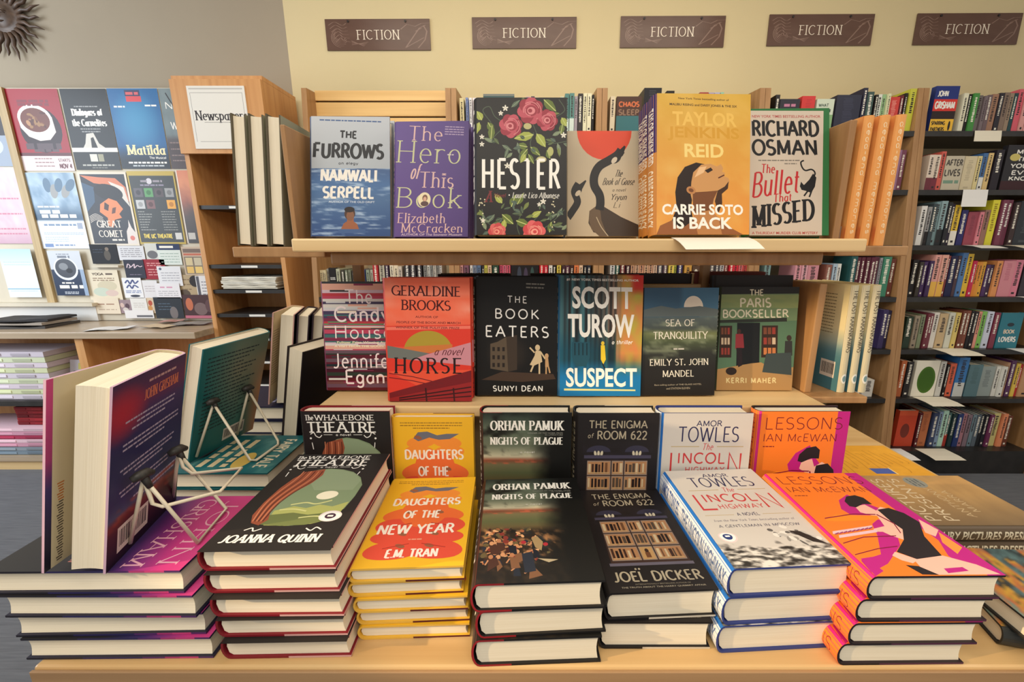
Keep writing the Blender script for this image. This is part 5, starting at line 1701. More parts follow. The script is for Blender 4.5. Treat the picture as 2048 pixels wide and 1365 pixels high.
# paper talker on the top shelf
m_ = MB()
a, b, c_, d = atY(1342, 476, .728), atY(1497, 474, .728), atY(1530, 498, .675), atY(1372, 499, .675)
a.z = b.z = ZU + .0018
rows = []
for i in range(7):
    s_ = i / 6
    p, q = a.lerp(d, s_), b.lerp(c_, s_)
    lift = .003 * math.sin(s_ * math.pi)
    p.z += lift; q.z += lift
    rows += [p, q]
m_.add(rows + [r - Vector((0, 0, .0005)) for r in rows], [(2 * i, 2 * i + 1, 2 * i + 3, 2 * i + 2) for i in range(6)] + [(14 + 2 * i + 2, 14 + 2 * i + 3, 14 + 2 * i + 1, 14 + 2 * i) for i in range(6)], (238, 230, 214))
tag(m_.obj('shelf_talker', M['paper']), 'white paper slip hanging over the front edge of the top shelf', 'paper slip')

# books under the table edge, lower left
for k, (c1, h) in enumerate((((190, 120, 80), .27), ((40, 36, 34), .275), ((226, 214, 180), .268), ((60, 52, 44), .274), ((220, 206, 150), .27))):
    m_ = MB()
    x = -.588 + k * .03
    m_.box((x, .462, .4255), (x + .026, .60, .4255 + h), c1)
    m_.box((x + .003, .4615, .43), (x + .023, .5985, .4255 + h + .0005), (232, 222, 196))
    tag(m_.obj('paperback_book', M['print']), 'book on the low shelf under the table corner, %s from the left' % ('first', 'second', 'third', 'fourth', 'fifth')[k], 'book', 'books under the table corner')

# ------------------------------------------------------------------ books on the wall shelves
NAMES = [((30, 26, 26), 'black'), ((70, 60, 58), 'charcoal'), ((130, 120, 116), 'grey'), ((180, 176, 170), 'pale grey'), ((226, 216, 196), 'cream'), ((236, 234, 230), 'white'), ((200, 170, 130), 'tan'), ((140, 96, 66), 'brown'),
         ((96, 36, 42), 'maroon'), ((190, 50, 54), 'red'), ((214, 100, 110), 'coral pink'), ((222, 160, 164), 'pink'), ((226, 130, 60), 'orange'), ((228, 190, 60), 'yellow'), ((178, 196, 80), 'lime'), ((70, 130, 70), 'green'), ((40, 70, 56), 'dark green'),
         ((160, 206, 186), 'mint'), ((60, 120, 126), 'teal'), ((34, 66, 80), 'dark teal'), ((60, 100, 160), 'blue'), ((36, 40, 80), 'navy'), ((160, 180, 200), 'pale blue'), ((90, 60, 110), 'purple'), ((180, 160, 190), 'lilac'), ((110, 110, 80), 'olive')]


def cname(c): return min(NAMES, key=lambda n: sum((a - b) ** 2 for a, b in zip(n[0], c)))[1]


ROWN = ['top', 'second', 'third', 'fourth', 'fifth', 'sixth', 'lowest']
BAYN = ['slatwall', 'second', 'third', 'fourth', 'rightmost']
ORDN = ['first', 'second', 'third', 'fourth', 'fifth', 'sixth', 'seventh', 'eighth', 'ninth', 'tenth', 'eleventh', 'twelfth', '13th', '14th', '15th', '16th', '17th', '18th', '19th', '20th', '21st', '22nd', '23rd', '24th', '25th', '26th', '27th', '28th', '29th', '30th']
DEP = .15


def wall_row(bay, r, items, depth=.035):
    """items: (px0, px1, py_top, colour, extra) with px along the shelf; extra: 'F' text = face out, dict(lean, c2, txt)"""
    z = ZR[r] + .0005
    Y = YF(z) + depth
    cnt = {}
    last = -9
    for it in items:
        px0, px1, pyt, col = it[:4]
        ex = it[4] if len(it) > 4 else {}
        pb = pxof((0, Y, z))[1]
        x0, x1 = atY(px0, pb, Y).x, atY(px1, pb, Y).x
        x0 = max(x0, last + .0006, BX[bay] + .030)
        x1 = min(max(x1, x0 + .012), BX[bay + 1] - .030 if px1 < 2040 else 9)
        if x1 - x0 < .008: continue
        last = x1
        zt = atY(px0, pyt, Y).z
        h = max(.10, min(zt - z, .30))
        w = x1 - x0
        face = ex.get('face')
        d = .028 if face else DEP - (0.01 if (px0 * 7) % 3 else 0)
        lean = ex.get('lean', 0)
        c2 = ex.get('c2')
        rr = random.Random(px0 * 13 + r)
        m_ = MB()
        fl_ = ex.get('lie')
        jY = rr.uniform(-.006, .006) if not face else 0
        # cover (spine, two boards) and inset pages, as one small mesh
        bt = .0016 if w > .01 else .0008
        m_.box((0, 0, 0), (bt, d, h), col); m_.box((w - bt, 0, 0), (w, d, h), col)
        m_.box((bt, 0, 0), (w - bt, .0018, h), col)
        m_.box((bt, .002, .002), (w - bt, d - .003, h - .003), (230, 220, 196))
        A = Art(col)
        if face:
            face(A)
        else:
            if c2: A.raw([(0, 96), (100, 96), (100, 150), (0, 150)], [(0, 1, 2, 3)], c2)
            tc = ex.get('txt') or ((236, 230, 214) if sum(col) < 330 else (50, 40, 40))
            y = rr.uniform(8, 18)
            y1 = rr.uniform(80, 112)
            while y < y1:
                hh = rr.uniform(2.5, 6)
                a, b = rr.uniform(26, 36), rr.uniform(62, 74)
                A.raw([(a, y), (b, y), (b, y + hh), (a, y + hh)], [(0, 1, 2, 3)], tc)
                y += hh + rr.uniform(1, 3.4)
            if rr.random() < .5: A.raw([(30, 132), (70, 132), (70, 140), (30, 140)], [(0, 1, 2, 3)], tc)
        A.emit(m_, lambda u, v, e: (w * u / 100, -e, h * (1 - v / 150)))
        nm = 'paperback_book' if face or rr.random() < .6 else 'hardcover_book'
        cn = cname(col)
        key = cn
        cnt[key] = cnt.get(key, 0) + 1
        o = m_.obj(nm, M['print'])
        o.location = (x0, Y + jY, z)
        if lean:
            o.rotation_euler = (0, math.radians(lean), 0)
        lab = ex.get('label') or ('%s book spine, %s %s one on the %s shelf of the %s bookcase' % (cn, ORDN[cnt[key] - 1], cn, ROWN[r], BAYN[bay]))
        tag(o, lab, 'book', 'books on the %s shelf of the %s bookcase' % (ROWN[r], BAYN[bay]))


def face_words(bands, words):
    def f(A):
        for y0, y1, c in bands: A.raw([(0, y0), (100, y0), (100, y1), (0, y1)], [(0, 1, 2, 3)], c)
        for w in words:
            if w[0] == 'o': A.ell(*w[1:])
            elif w[0] == 'g': greeks(A, *w[1:])
            else: A.pen(w[0], *w[1:6], .2)
    return f


W_, BK = (236, 232, 224), (34, 30, 30)
fd = lambda f, l, **k: dict(face=f, label=l, **k)
# top shelf, second to fifth bookcase
wall_row(1, 0, [(921, 929, 196, (220, 208, 160)), (933, 938, 195, (120, 140, 190)), (940, 945, 195, (230, 228, 230)), (947, 953, 195, (226, 220, 226)), (954, 963, 197, (206, 150, 140)),
    (968, 1029, 188, (56, 84, 86), fd(face_words([(0, 8, (120, 124, 120))], [('DEEP', 12, 88, 22, 42, (226, 226, 220))]), 'teal cover reading DEEP, face out above the black rose cover')),
    (1036, 1050, 195, BK), (1052, 1060, 194, (196, 160, 180)), (1062, 1069, 192, (70, 60, 80)), (1070, 1077, 195, (226, 218, 200)), (1078, 1085, 196, (222, 200, 170)), (1086, 1093, 196, (214, 196, 150)), (1094, 1101, 196, (226, 214, 190)), (1102, 1110, 195, (222, 190, 170)), (1112, 1119, 195, (176, 46, 76)), (1120, 1126, 194, (206, 220, 206)),
    (1129, 1137, 187, (84, 130, 126), dict(c2=(206, 220, 210))), (1138, 1147, 187, (90, 136, 130), dict(c2=(206, 220, 210))), (1148, 1154, 192, (170, 160, 170)), (1155, 1164, 187, (56, 52, 52)), (1165, 1172, 187, (226, 220, 186)), (1173, 1181, 187, (228, 222, 190)), (1182, 1186, 190, BK), (1187, 1194, 186, (196, 200, 160))])
wall_row(2, 0, [(1219, 1228, 192, (222, 208, 180)),
    (1231, 1280, 193, (78, 54, 46), fd(face_words([(80, 150, (60, 110, 116))], [('CHAOS', 8, 92, 20, 44, (206, 110, 70)), ('SLEEP', 8, 92, 52, 78, (140, 110, 90))]), 'dark brown cover reading SLEEP, face out right of the goose cover')),
    (1284, 1318, 176, (34, 34, 40), dict(txt=(60, 60, 70), label='wide black book turned half out, tallest left of the gold cover')), (1328, 1343, 182, BK), (1345, 1358, 190, (44, 42, 44)), (1359, 1376, 190, (70, 90, 88)), (1377, 1390, 189, (70, 120, 130)), (1393, 1410, 185, (160, 66, 66)), (1412, 1422, 185, (170, 160, 200)), (1423, 1433, 185, (176, 176, 206)), (1434, 1440, 185, (150, 196, 170)), (1441, 1448, 189, (226, 120, 120)), (1450, 1474, 197, (222, 206, 150))])
wall_row(3, 0, [(1543, 1551, 190, BK),
    (1553, 1592, 198, (38, 36, 50), fd(face_words([], [('g', 22, 80, [28], 12, (190, 120, 150)), ('o', 50, 58, 18, 12, (70, 70, 80))]), 'dark cover with pink lettering, face out above the beige cat cover')),
    (1596, 1622, 192, (206, 50, 50), dict(txt=(190, 44, 46))),
    (1626, 1660, 198, (206, 216, 196), fd(face_words([(70, 150, (130, 170, 120))], [('WHAT', 10, 70, 20, 36, (60, 80, 70)), ('g', 10, 84, [52], 14, (60, 80, 70))]), 'pale green cover with dark lettering, face out behind the green bordered cover')),
    (1664, 1712, 190, (40, 42, 62), dict(txt=(52, 54, 76), label='broad dark navy book turned half out behind the orange spines')), (1714, 1722, 176, (36, 36, 60)), (1723, 1735, 184, (60, 84, 80), dict(c2=(226, 222, 214))), (1738, 1744, 190, BK), (1746, 1754, 188, (222, 226, 216)), (1755, 1762, 188, (150, 190, 140)), (1763, 1768, 188, (222, 222, 180)), (1769, 1790, 193, (206, 66, 60), dict(txt=(226, 130, 120))), (1791, 1797, 190, (110, 40, 50)), (1798, 1803, 186, BK), (1805, 1818, 178, (200, 200, 70)), (1819, 1829, 168, (206, 214, 74))])
wall_row(4, 0, [(1856, 1902, 172, (40, 60, 130), fd(face_words([(0, 42, (34, 50, 120)), (42, 80, (214, 56, 46)), (80, 106, (44, 30, 30)), (106, 150, (236, 186, 60))], [('JOHN', 10, 56, 14, 34, W_), ('GRISHAM', 6, 92, 48, 74, W_), ('SPARRING', 6, 66, 112, 126, BK), ('PARTNERS', 6, 66, 132, 146, BK), ('o', 84, 128, 5, 16, BK)]), 'cover in blue, red and yellow bands, face out on the rightmost top shelf')),
    (1914, 1923, 186, (226, 222, 196)), (1924, 1930, 188, BK), (1931, 1942, 187, (70, 140, 66)), (1943, 1953, 190, (116, 108, 106)), (1954, 1960, 192, (120, 106, 110)), (1961, 1969, 190, (110, 92, 96)), (1970, 1982, 188, (160, 120, 96)), (1983, 1992, 186, (46, 42, 50)), (1993, 2003, 185, (130, 110, 96)), (2004, 2012, 186, (150, 130, 110)), (2013, 2020, 186, (36, 70, 74)), (2021, 2032, 178, (214, 96, 110)), (2033, 2042, 176, (216, 156, 150)), (2043, 2056, 175, (220, 160, 156))])
wall_row(4, 1, [(1845, 1856, 310, (222, 206, 190), dict(c2=(110, 50, 60))), (1857, 1868, 310, (224, 208, 190), dict(c2=(120, 50, 64))), (1869, 1878, 303, (206, 96, 84)),
    (1880, 1916, 312, (196, 186, 164), fd(face_words([], [('AFTER', 4, 96, 14, 44, (80, 74, 68)), ('LIVES', 4, 92, 56, 88, (80, 74, 68)), ('g', 6, 90, [112], 14, (120, 150, 130))]), 'beige cover reading AFTER LIVES, face out on the second shelf')),
    (1919, 1943, 312, (214, 200, 166), dict(txt=(190, 176, 146))), (1944, 1952, 312, (222, 206, 150)), (1953, 1962, 306, (70, 110, 160), dict(c2=(226, 224, 214))), (1963, 1972, 306, (220, 190, 130)), (1975, 1990, 300, (40, 34, 42)),
    (1997, 2070, 290, (44, 42, 46), fd(face_words([(118, 150, (60, 30, 34))], [('MORE', 26, 90, 14, 30, W_), ('THAN', 30, 90, 38, 54, W_), ("YOU'LL", 16, 94, 60, 76, W_), ('EVER', 24, 90, 82, 98, W_), ('KNOW', 20, 90, 102, 117, W_), ('o', 24, 40, 14, 12, (206, 190, 110))]), 'dark cover reading MORE THAN YOU WILL EVER KNOW at the right edge'))])
wall_row(4, 2, [(1829, 1840, 412, (226, 224, 220), dict(txt=BK)), (1842, 1849, 414, (150, 150, 150), dict(c2=BK)), (1850, 1858, 408, (60, 70, 74)), (1859, 1867, 404, (120, 146, 150)), (1868, 1880, 402, (140, 166, 170), dict(c2=(40, 44, 46))), (1881, 1888, 405, (40, 40, 44)), (1889, 1895, 408, (44, 34, 52)), (1896, 1909, 410, (222, 186, 60), dict(c2=(232, 226, 214))), (1912, 1924, 420, (44, 44, 100)), (1926, 1946, 424, (150, 70, 84), dict(txt=(130, 60, 74))), (1947, 1955, 424, (214, 130, 140)), (1956, 1966, 420, (150, 110, 96)), (1968, 1982, 400, (222, 212, 60), dict(txt=(150, 130, 30))), (1986, 1996, 400, (120, 60, 80), dict(txt=W_)), (1998, 2008, 400, (110, 54, 74), dict(txt=W_)), (2010, 2020, 405, (60, 44, 44)), (2022, 2060, 402, (46, 50, 56), dict(txt=(70, 76, 80)))])
wall_row(4, 3, [(1815, 1826, 520, (34, 30, 30)), (1827, 1834, 524, (60, 54, 48)), (1836, 1843, 524, (70, 46, 90)), (1846, 1854, 522, (66, 44, 84)), (1855, 1867, 510, (222, 160, 150), dict(c2=(230, 180, 80))), (1868, 1880, 510, (224, 166, 150), dict(c2=(232, 180, 80))), (1881, 1886, 512, (130, 60, 60)), (1887, 1900, 512, (34, 34, 70)), (1901, 1907, 512, (80, 60, 66)), (1908, 1918, 506, (80, 120, 170)), (1919, 1930, 508, (226, 186, 60)), (1931, 1938, 522, (196, 44, 80)), (1939, 1945, 524, (226, 140, 50)), (1946, 1952, 524, (226, 150, 60)), (1953, 1960, 524, (228, 170, 60)), (1961, 1968, 530, (80, 50, 96)), (1969, 1976, 530, (60, 44, 70)), (1977, 1988, 522, (226, 150, 90)), (1990, 2014, 522, (216, 140, 150), dict(txt=(200, 120, 134))), (2015, 2030, 520, (220, 130, 150)), (2034, 2060, 535, (56, 48, 56))])
wall_row(4, 4, [(1803, 1816, 634, (44, 60, 46)), (1818, 1828, 632, (150, 136, 116)), (1831, 1839, 630, (130, 140, 110)), (1841, 1848, 628, (110, 50, 60)), (1849, 1856, 628, (120, 60, 70)), (1857, 1867, 626, (222, 216, 206)), (1868, 1884, 628, (196, 170, 130)), (1886, 1897, 626, (206, 206, 190)), (1898, 1906, 626, (214, 190, 110)), (1909, 1918, 622, (110, 60, 44)), (1919, 1927, 622, (130, 74, 56)), (1929, 1935, 622, (34, 30, 32)), (1936, 1943, 624, (40, 34, 36)), (1944, 1950, 624, (222, 150, 130)), (1951, 1960, 624, (130, 186, 90)), (1961, 1972, 624, (206, 210, 226)), (1975, 1985, 626, (130, 56, 74)),
    (1988, 2031, 626, (46, 120, 136), fd(face_words([], [('BOOK', 24, 76, 70, 88, (226, 206, 180)), ('LOVERS', 10, 90, 100, 124, W_), ('o', 50, 50, 16, 8, (40, 50, 60))]), 'teal cover reading BOOK LOVERS, face out on the fifth shelf'))])
wall_row(4, 5, [(1790, 1800, 722, (176, 96, 56)), (1802, 1813, 724, (40, 36, 36)),
    (1820, 1866, 722, (230, 224, 206), fd(face_words([], [('o', 54, 80, 38, 56, (70, 108, 30)), ('o', 54, 80, 31, 48, (60, 96, 26))]), 'white cover with a big green oval, face out on the sixth shelf')),
    (1869, 1880, 724, (206, 204, 196)), (1882, 1887, 730, BK), (1889, 1901, 728, (222, 104, 74)), (1903, 1923, 716, (60, 120, 180), dict(c2=(206, 206, 200))), (1926, 1952, 730, (90, 120, 126), dict(txt=(80, 108, 112))), (1953, 1980, 734, (150, 160, 156), dict(txt=(120, 130, 128))), (1982, 1990, 734, (222, 220, 210)), (1991, 1999, 734, (224, 222, 212)), (2000, 2005, 726, (180, 140, 110)), (2007, 2016, 722, (90, 50, 90)), (2018, 2025, 728, (224, 190, 80)), (2026, 2031, 730, (190, 50, 50)), (2032, 2056, 728, (196, 150, 110))])
wall_row(4, 6, [(1786, 1822, 822, (196, 70, 44), fd(face_words([(0, 20, (206, 84, 50))], [('o', 46, 84, 24, 30, (120, 50, 40))]), 'brick red cover with a dark figure, face out on the lowest shelf')), (1825, 1831, 826, (90, 30, 36)), (1832, 1849, 824, (186, 110, 70), dict(txt=(160, 90, 60))), (1853, 1863, 826, (60, 70, 100)), (1864, 1871, 824, (130, 150, 176)), (1872, 1882, 822, (180, 216, 196)), (1883, 1890, 826, (80, 110, 106), dict(c2=(170, 60, 50))), (1892, 1899, 828, (40, 60, 60)), (1901, 1911, 828, (44, 60, 110)), (1913, 1920, 828, (170, 120, 130)), (1922, 1930, 830, (130, 110, 120)), (1932, 1939, 830, (110, 130, 140)), (1940, 1948, 830, (90, 100, 110)), (1950, 1957, 830, (34, 36, 40)), (1958, 1965, 830, (40, 40, 46)), (1966, 1973, 830, (110, 50, 84)), (1975, 1988, 828, (206, 196, 130)), (1990, 1999, 828, (226, 140, 100)), (2001, 2010, 832, (110, 60, 44))], .06)
# the fourth shelf seen between the two tiers of the display
wall_row(0, 3, [(617, 622, 541, (214, 200, 160)), (623, 629, 541, (220, 206, 170)), (630, 637, 541, (206, 190, 150)), (640, 647, 538, (150, 146, 136)),
    (649, 676, 536, (34, 30, 30), fd(face_words([], [('g', 16, 88, [52, 60, 90, 98], 6, (190, 186, 180))]), 'black cover with white lettering, face out behind the striped cover')),
    (678, 685, 538, (176, 176, 150)), (687, 693, 540, (70, 66, 56)), (695, 700, 540, (110, 116, 96)), (701, 706, 540, (120, 124, 104)), (708, 716, 542, (60, 54, 50)), (717, 722, 530, (200, 186, 150)), (724, 734, 540, (44, 60, 110)), (737, 743, 540, (140, 150, 130)), (744, 749, 540, (190, 190, 176)), (750, 760, 523, (176, 44, 50)), (762, 772, 526, (186, 180, 160)), (774, 780, 528, (70, 54, 76)), (783, 790, 530, (226, 214, 190)), (791, 799, 531, (226, 210, 180)), (800, 807, 533, (200, 186, 170)), (812, 822, 525, (60, 56, 58), dict(txt=W_)), (824, 834, 525, (64, 60, 62), dict(txt=W_)), (836, 846, 525, (56, 52, 56), dict(txt=W_)), (850, 856, 526, (130, 130, 126)), (857, 862, 526, (206, 204, 196)), (863, 868, 526, (140, 140, 136)), (869, 874, 526, (206, 200, 190)), (875, 880, 526, (136, 134, 130)), (881, 884, 526, (200, 196, 190))])
wall_row(1, 3, [(920, 928, 528, (206, 150, 150)), (929, 939, 528, (130, 90, 110)), (942, 947, 530, (206, 200, 196)), (948, 955, 530, (120, 130, 150)), (956, 963, 530, (90, 110, 140)), (965, 969, 532, (60, 56, 56)), (970, 976, 530, (190, 180, 80)), (977, 984, 530, (214, 180, 150)), (986, 998, 528, (46, 70, 56)), (1000, 1006, 526, (206, 80, 110)), (1007, 1013, 526, (214, 110, 130)), (1014, 1021, 526, (206, 90, 110)),
    (1023, 1076, 524, (30, 28, 32), fd(face_words([], [('o', 30, 60, 8, 40, (60, 66, 80)), ('o', 54, 70, 8, 46, (70, 60, 80)), ('o', 78, 60, 7, 38, (56, 80, 76))]), 'black cover with dim vertical shapes, face out between the two tiers')),
    (1079, 1087, 528, (206, 40, 50)), (1088, 1095, 528, (200, 44, 60)), (1097, 1104, 529, (214, 210, 200)), (1105, 1111, 529, BK), (1113, 1121, 528, (214, 190, 80)), (1123, 1129, 532, (70, 44, 50)), (1130, 1138, 532, (90, 50, 70)), (1139, 1146, 530, (70, 46, 40)), (1147, 1156, 527, (216, 120, 70)), (1157, 1164, 528, (222, 190, 160)), (1166, 1172, 530, (36, 34, 40)), (1173, 1180, 530, (40, 44, 56)), (1181, 1190, 528, (60, 90, 130))])
wall_row(2, 3, [(1218, 1227, 521, (206, 206, 206), dict(txt=BK)), (1228, 1236, 524, (50, 84, 76)), (1238, 1247, 524, (110, 50, 54)), (1249, 1257, 526, (70, 40, 48)), (1259, 1266, 524, (196, 150, 120)), (1267, 1275, 524, (200, 160, 130)), (1276, 1284, 524, (206, 150, 120)), (1285, 1293, 524, (196, 156, 124)), (1294, 1302, 524, (206, 160, 130)), (1303, 1310, 524, (210, 176, 150)), (1312, 1321, 526, (90, 84, 90)), (1323, 1330, 526, (100, 80, 90)), (1333, 1343, 520, (222, 196, 90)), (1344, 1349, 526, (170, 180, 70)), (1351, 1360, 522, (50, 44, 90)), (1364, 1378, 528, (200, 150, 70)), (1380, 1394, 532, (90, 66, 50)), (1396, 1411, 528, (222, 170, 110)), (1415, 1424, 524, (90, 84, 84)), (1425, 1432, 524, (76, 70, 76)), (1434, 1441, 522, (180, 176, 176)), (1443, 1450, 524, (130, 70, 66)), (1452, 1460, 520, (206, 40, 56)), (1461, 1470, 520, (214, 50, 66)), (1471, 1478, 520, (214, 110, 110)), (1480, 1490, 520, (206, 80, 80))])
wall_row(3, 3, [(1522, 1534, 521, (120, 150, 150)), (1584, 1596, 525, (214, 150, 160)), (1597, 1608, 526, (216, 160, 170)), (1609, 1630, 527, (206, 140, 150)), (1645, 1656, 530, (140, 90, 76)), (1658, 1666, 528, (170, 190, 206)), (1667, 1674, 528, (226, 226, 220)), (1690, 1702, 513, (40, 84, 84)), (1704, 1711, 515, (90, 40, 54)), (1712, 1719, 515, (96, 44, 58)), (1720, 1728, 515, (86, 38, 50)), (1729, 1738, 515, (94, 40, 56)), (1739, 1747, 514, (90, 44, 60)), (1748, 1752, 516, (150, 150, 156)), (1754, 1769, 514, (66, 130, 104)), (1771, 1780, 518, (110, 60, 50))])
wall_row(3, 1, [(1776, 1790, 300, (150, 110, 140)), (1791, 1800, 300, (120, 70, 90))])
wall_row(3, 4, [(1752, 1762, 620, (60, 50, 90)), (1763, 1771, 622, (44, 40, 70))])
wall_row(3, 5, [(1656, 1666, 770, (44, 40, 40)), (1668, 1680, 766, (56, 46, 40)), (1684, 1702, 764, (226, 200, 130)), (1706, 1717, 764, (226, 216, 206)), (1722, 1742, 760, (206, 200, 190))])

# paper tags on the shelf edges
tagpx = [(0, 1950, 2004, 258, 284, 'cream paper tag hanging on the top shelf edge of the rightmost bookcase', 0), (1, 1926, 1976, 380, 414, 'paper tag with a small sketch hanging on the second shelf edge', 0), (2, 1926, 1978, 489, 504, 'white paper tag jutting from the third shelf edge', 1), (2, 2008, 2060, 489, 503, 'cream paper tag jutting from the third shelf at the right edge', 1),
         (3, 2040, 2070, 597, 604, 'white paper tag jutting from the fourth shelf at the right edge', 1), (4, 1872, 1936, 698, 711, 'cream paper tag jutting from the fifth shelf edge', 1), (4, 2024, 2060, 697, 706, 'white paper tag jutting from the fifth shelf at the right edge', 1), (5, 1834, 1896, 796, 806, 'cream paper tag jutting from the sixth shelf edge', 1), (6, 1784, 1812, 896, 908, 'small white paper tag lying on the lowest shelf', 1), (6, 1840, 1900, 898, 911, 'cream paper tag lying on the lowest shelf below the mint spine', 1)]
for r, a, b, y0, y1, lab, jut in tagpx:
    Yq = YF(ZR[r])
    p, q = atY(a, y0, Yq), atY(b, y0, Yq)
    m_ = MB()
    z = ZR[r]
    if jut:
        pts = [(p.x, Yq + .03, z + .001), (q.x, Yq + .03, z + .001), (p.x, Yq, z + .001), (q.x, Yq, z + .001), (p.x + .01, Yq - .045, z - .004), (q.x + .01, Yq - .045, z - .004), (p.x + .02, Yq - .08, z - .014), (q.x + .02, Yq - .08, z - .014)]
    else:
        zb = atY(a, y1, Yq).z
        pts = [(p.x, Yq + .03, z + .001), (q.x, Yq + .03, z + .001), (p.x, Yq - .002, z + .001), (q.x, Yq - .002, z + .001), (p.x, Yq - .006, (z + zb) / 2), (q.x, Yq - .006, (z + zb) / 2), (p.x - .004, Yq - .012, zb), (q.x - .004, Yq - .012, zb)]
    n = len(pts)
    m_.add(pts + [(x, y, w - .0006) if jut else (x, y + .0006, w) for x, y, w in pts], [(2 * i, 2 * i + 1, 2 * i + 3, 2 * i + 2) for i in range(3)] + [(n + 2 * i + 2, n + 2 * i + 3, n + 2 * i + 1, n + 2 * i) for i in range(3)], (232, 224, 204) if 'cream' in lab else (236, 234, 230))
    tag(m_.obj('paper_tag', M['paper']), lab, 'paper tag', 'paper tags on the shelf edges')

# dark books on the far side of the middle shelf, only their top edges seen
title('back_dark', .160, .236, .030, Art((44, 36, 36)), Art((44, 36, 36)), Art((46, 38, 38)), board=(40, 32, 32), side=(44, 36, 36))
title('back_red', .160, .240, .034, Art((120, 50, 46)), Art((120, 50, 46)), Art((130, 60, 52)), board=(120, 56, 50), side=(110, 44, 42))
for k, (tt, px, lb) in enumerate((('back_dark', 1020, 'dark book on the far side of the middle shelf above the black paper house cover'), ('back_dark', 1200, 'dark book on the far side of the middle shelf above the colour striped cover'), ('back_dark', 1375, 'dark book on the far side of the middle shelf above the moon cover'), ('back_red', 1535, 'maroon book on the far side of the middle shelf above the green shop cover'))):
    x = atY(px, 545, .98).x
    book(T[tt], lb, 'books on the far side of the middle shelf', (min(x, X1 - .03), .9515, ZM + .0004 ), (-1, 0, 0), (0, .0, 1))

# ------------------------------------------------------------------ left side: newspaper cabinet
YC = 2.35
cxa, cxb = -1.777, -1.322
cz = atY(430, 161, YC).z
zh = atY(430, 309, YC).z
cab = thing('newspaper_cabinet', 'tall beech newspaper cabinet with black shelves against the left wall', 'cabinet')
slab('side_panel', (cxa, YC, 0), (cxa + .024, 2.66, cz - .001), M['cabinet'], cab)
slab('side_panel', (cxb - .024, YC, 0), (cxb, 2.66, cz - .001), M['cabinet'], cab)
slab('top_panel', (cxa, YC - .004, cz), (cxb, 2.66, cz + .02), M['cabinet'], cab)
slab('back_panel', (cxa + .0245, 2.64, 0), (cxb - .0245, 2.655, cz - .001), M['cabinet'], cab)
slab('header_panel', (cxa, YC - .022, zh), (cxb, YC - .001, cz - .001), M['cabinet'], cab)
for k, py in enumerate((411, 530, 580, 628, 676, 722, 768, 812, 858)):
    z = atY(470, py, YC + .01).z
    s_ = slab('shelf', (cxa + .0245, YC + .01, z - .02), (cxb - .0245, 2.639, z), M['black'], cab)
    xx = atY((472, 496, 505, 512, 520, 528, 534, 540, 546)[k], py, YC).x
    slab('shelf_label', (xx - .045, YC + .0085, z - .016), (xx + .045, YC + .0098, z - .004), M['plastic'], s_)
A = Art((226, 222, 214), (376, 490, 174, 298))
A.rect(380, 178, 486, 181, (190, 186, 180)); A.rect(382, 187, 484, 187.8, (150, 146, 142)); A.rect(388, 283, 484, 283.8, (150, 146, 142)); A.rect(381, 187, 381.8, 284, (150, 146, 142)); A.rect(484, 187, 484.8, 284, (150, 146, 142))
A.pen('Newspapers', 386, 490, 222, 246, (52, 46, 48), .11, .06, 1.0, gap=.13); A.rect(402, 244.5, 470, 245.3, (120, 116, 112))
tl, br = atY(376, 174, YC - .03), atY(492, 298, YC - .03)
P1_, P2_ = atY(373, 172, YC - .024), atY(392, 298, YC - .024)
xl, xr = (P1_.x + P2_.x) / 2, (atY(490, 172, YC - .024).x + atY(503, 298, YC - .024).x) / 2
m_ = MB()
w, h = xr - xl, P1_.z - P2_.z
m_.box((0, -.004, 0), (w, 0, h), (226, 222, 214))
A.emit(m_, lambda u, v, e: (w * u / 100, -.004 - e, h * (1 - v / 150)))
o = m_.obj('sign_card', M['paper'])
o.location = (xl, YC - .0225, P2_.z)
tag(o, 'white framed card reading Newspapers on the cabinet header', 'sign')
z0 = atY(500, 578, YC + .03).z
for k in range(7):
    m_ = MB()
    rr = random.Random(k)
    dx = rr.uniform(-.006, .006)
    x0, x1 = atY(448, 570, YC + .03).x + dx, atY(556, 570, YC + .03).x + dx
    n = 10
    top = [(x0 + (x1 - x0) * i / n, YC + .012 + rr.uniform(0, .004), .0085 + .0012 * math.sin(i * 1.7 + k)) for i in range(n + 1)]
    bot = [(x, y, .0008 + .0005 * math.sin(i + k)) for i, (x, y, z) in enumerate(top)]
    bk = [(x, YC + .25, z) for x, y, z in top] + [(x, YC + .25, z) for x, y, z in bot]
    m_.add(top + bot + bk, [(i, i + 1, n + 2 + i, n + 1 + i) for i in range(n)] + [(i, 2 * n + 2 + i, 2 * n + 3 + i, i + 1) for i in range(n)] + [(0, n + 1, 3 * n + 3, 2 * n + 2), (n, 3 * n + 2, 4 * n + 3, 2 * n + 1)] + [(2 * n + 2 + i, 3 * n + 3 + i, 3 * n + 4 + i, 2 * n + 3 + i) for i in range(n)], rr.choice([(222, 216, 200), (206, 200, 186), (226, 222, 210)]))
    o = m_.obj('newspaper', M['paper'])
    o.location = (0, 0, z0 + .001 + k * .0095)
    tag(o, 'folded newspaper in the black cabinet slot, %s from the top of the pile' % (ORDN[6 - k]), 'newspaper', 'newspapers piled in the cabinet')

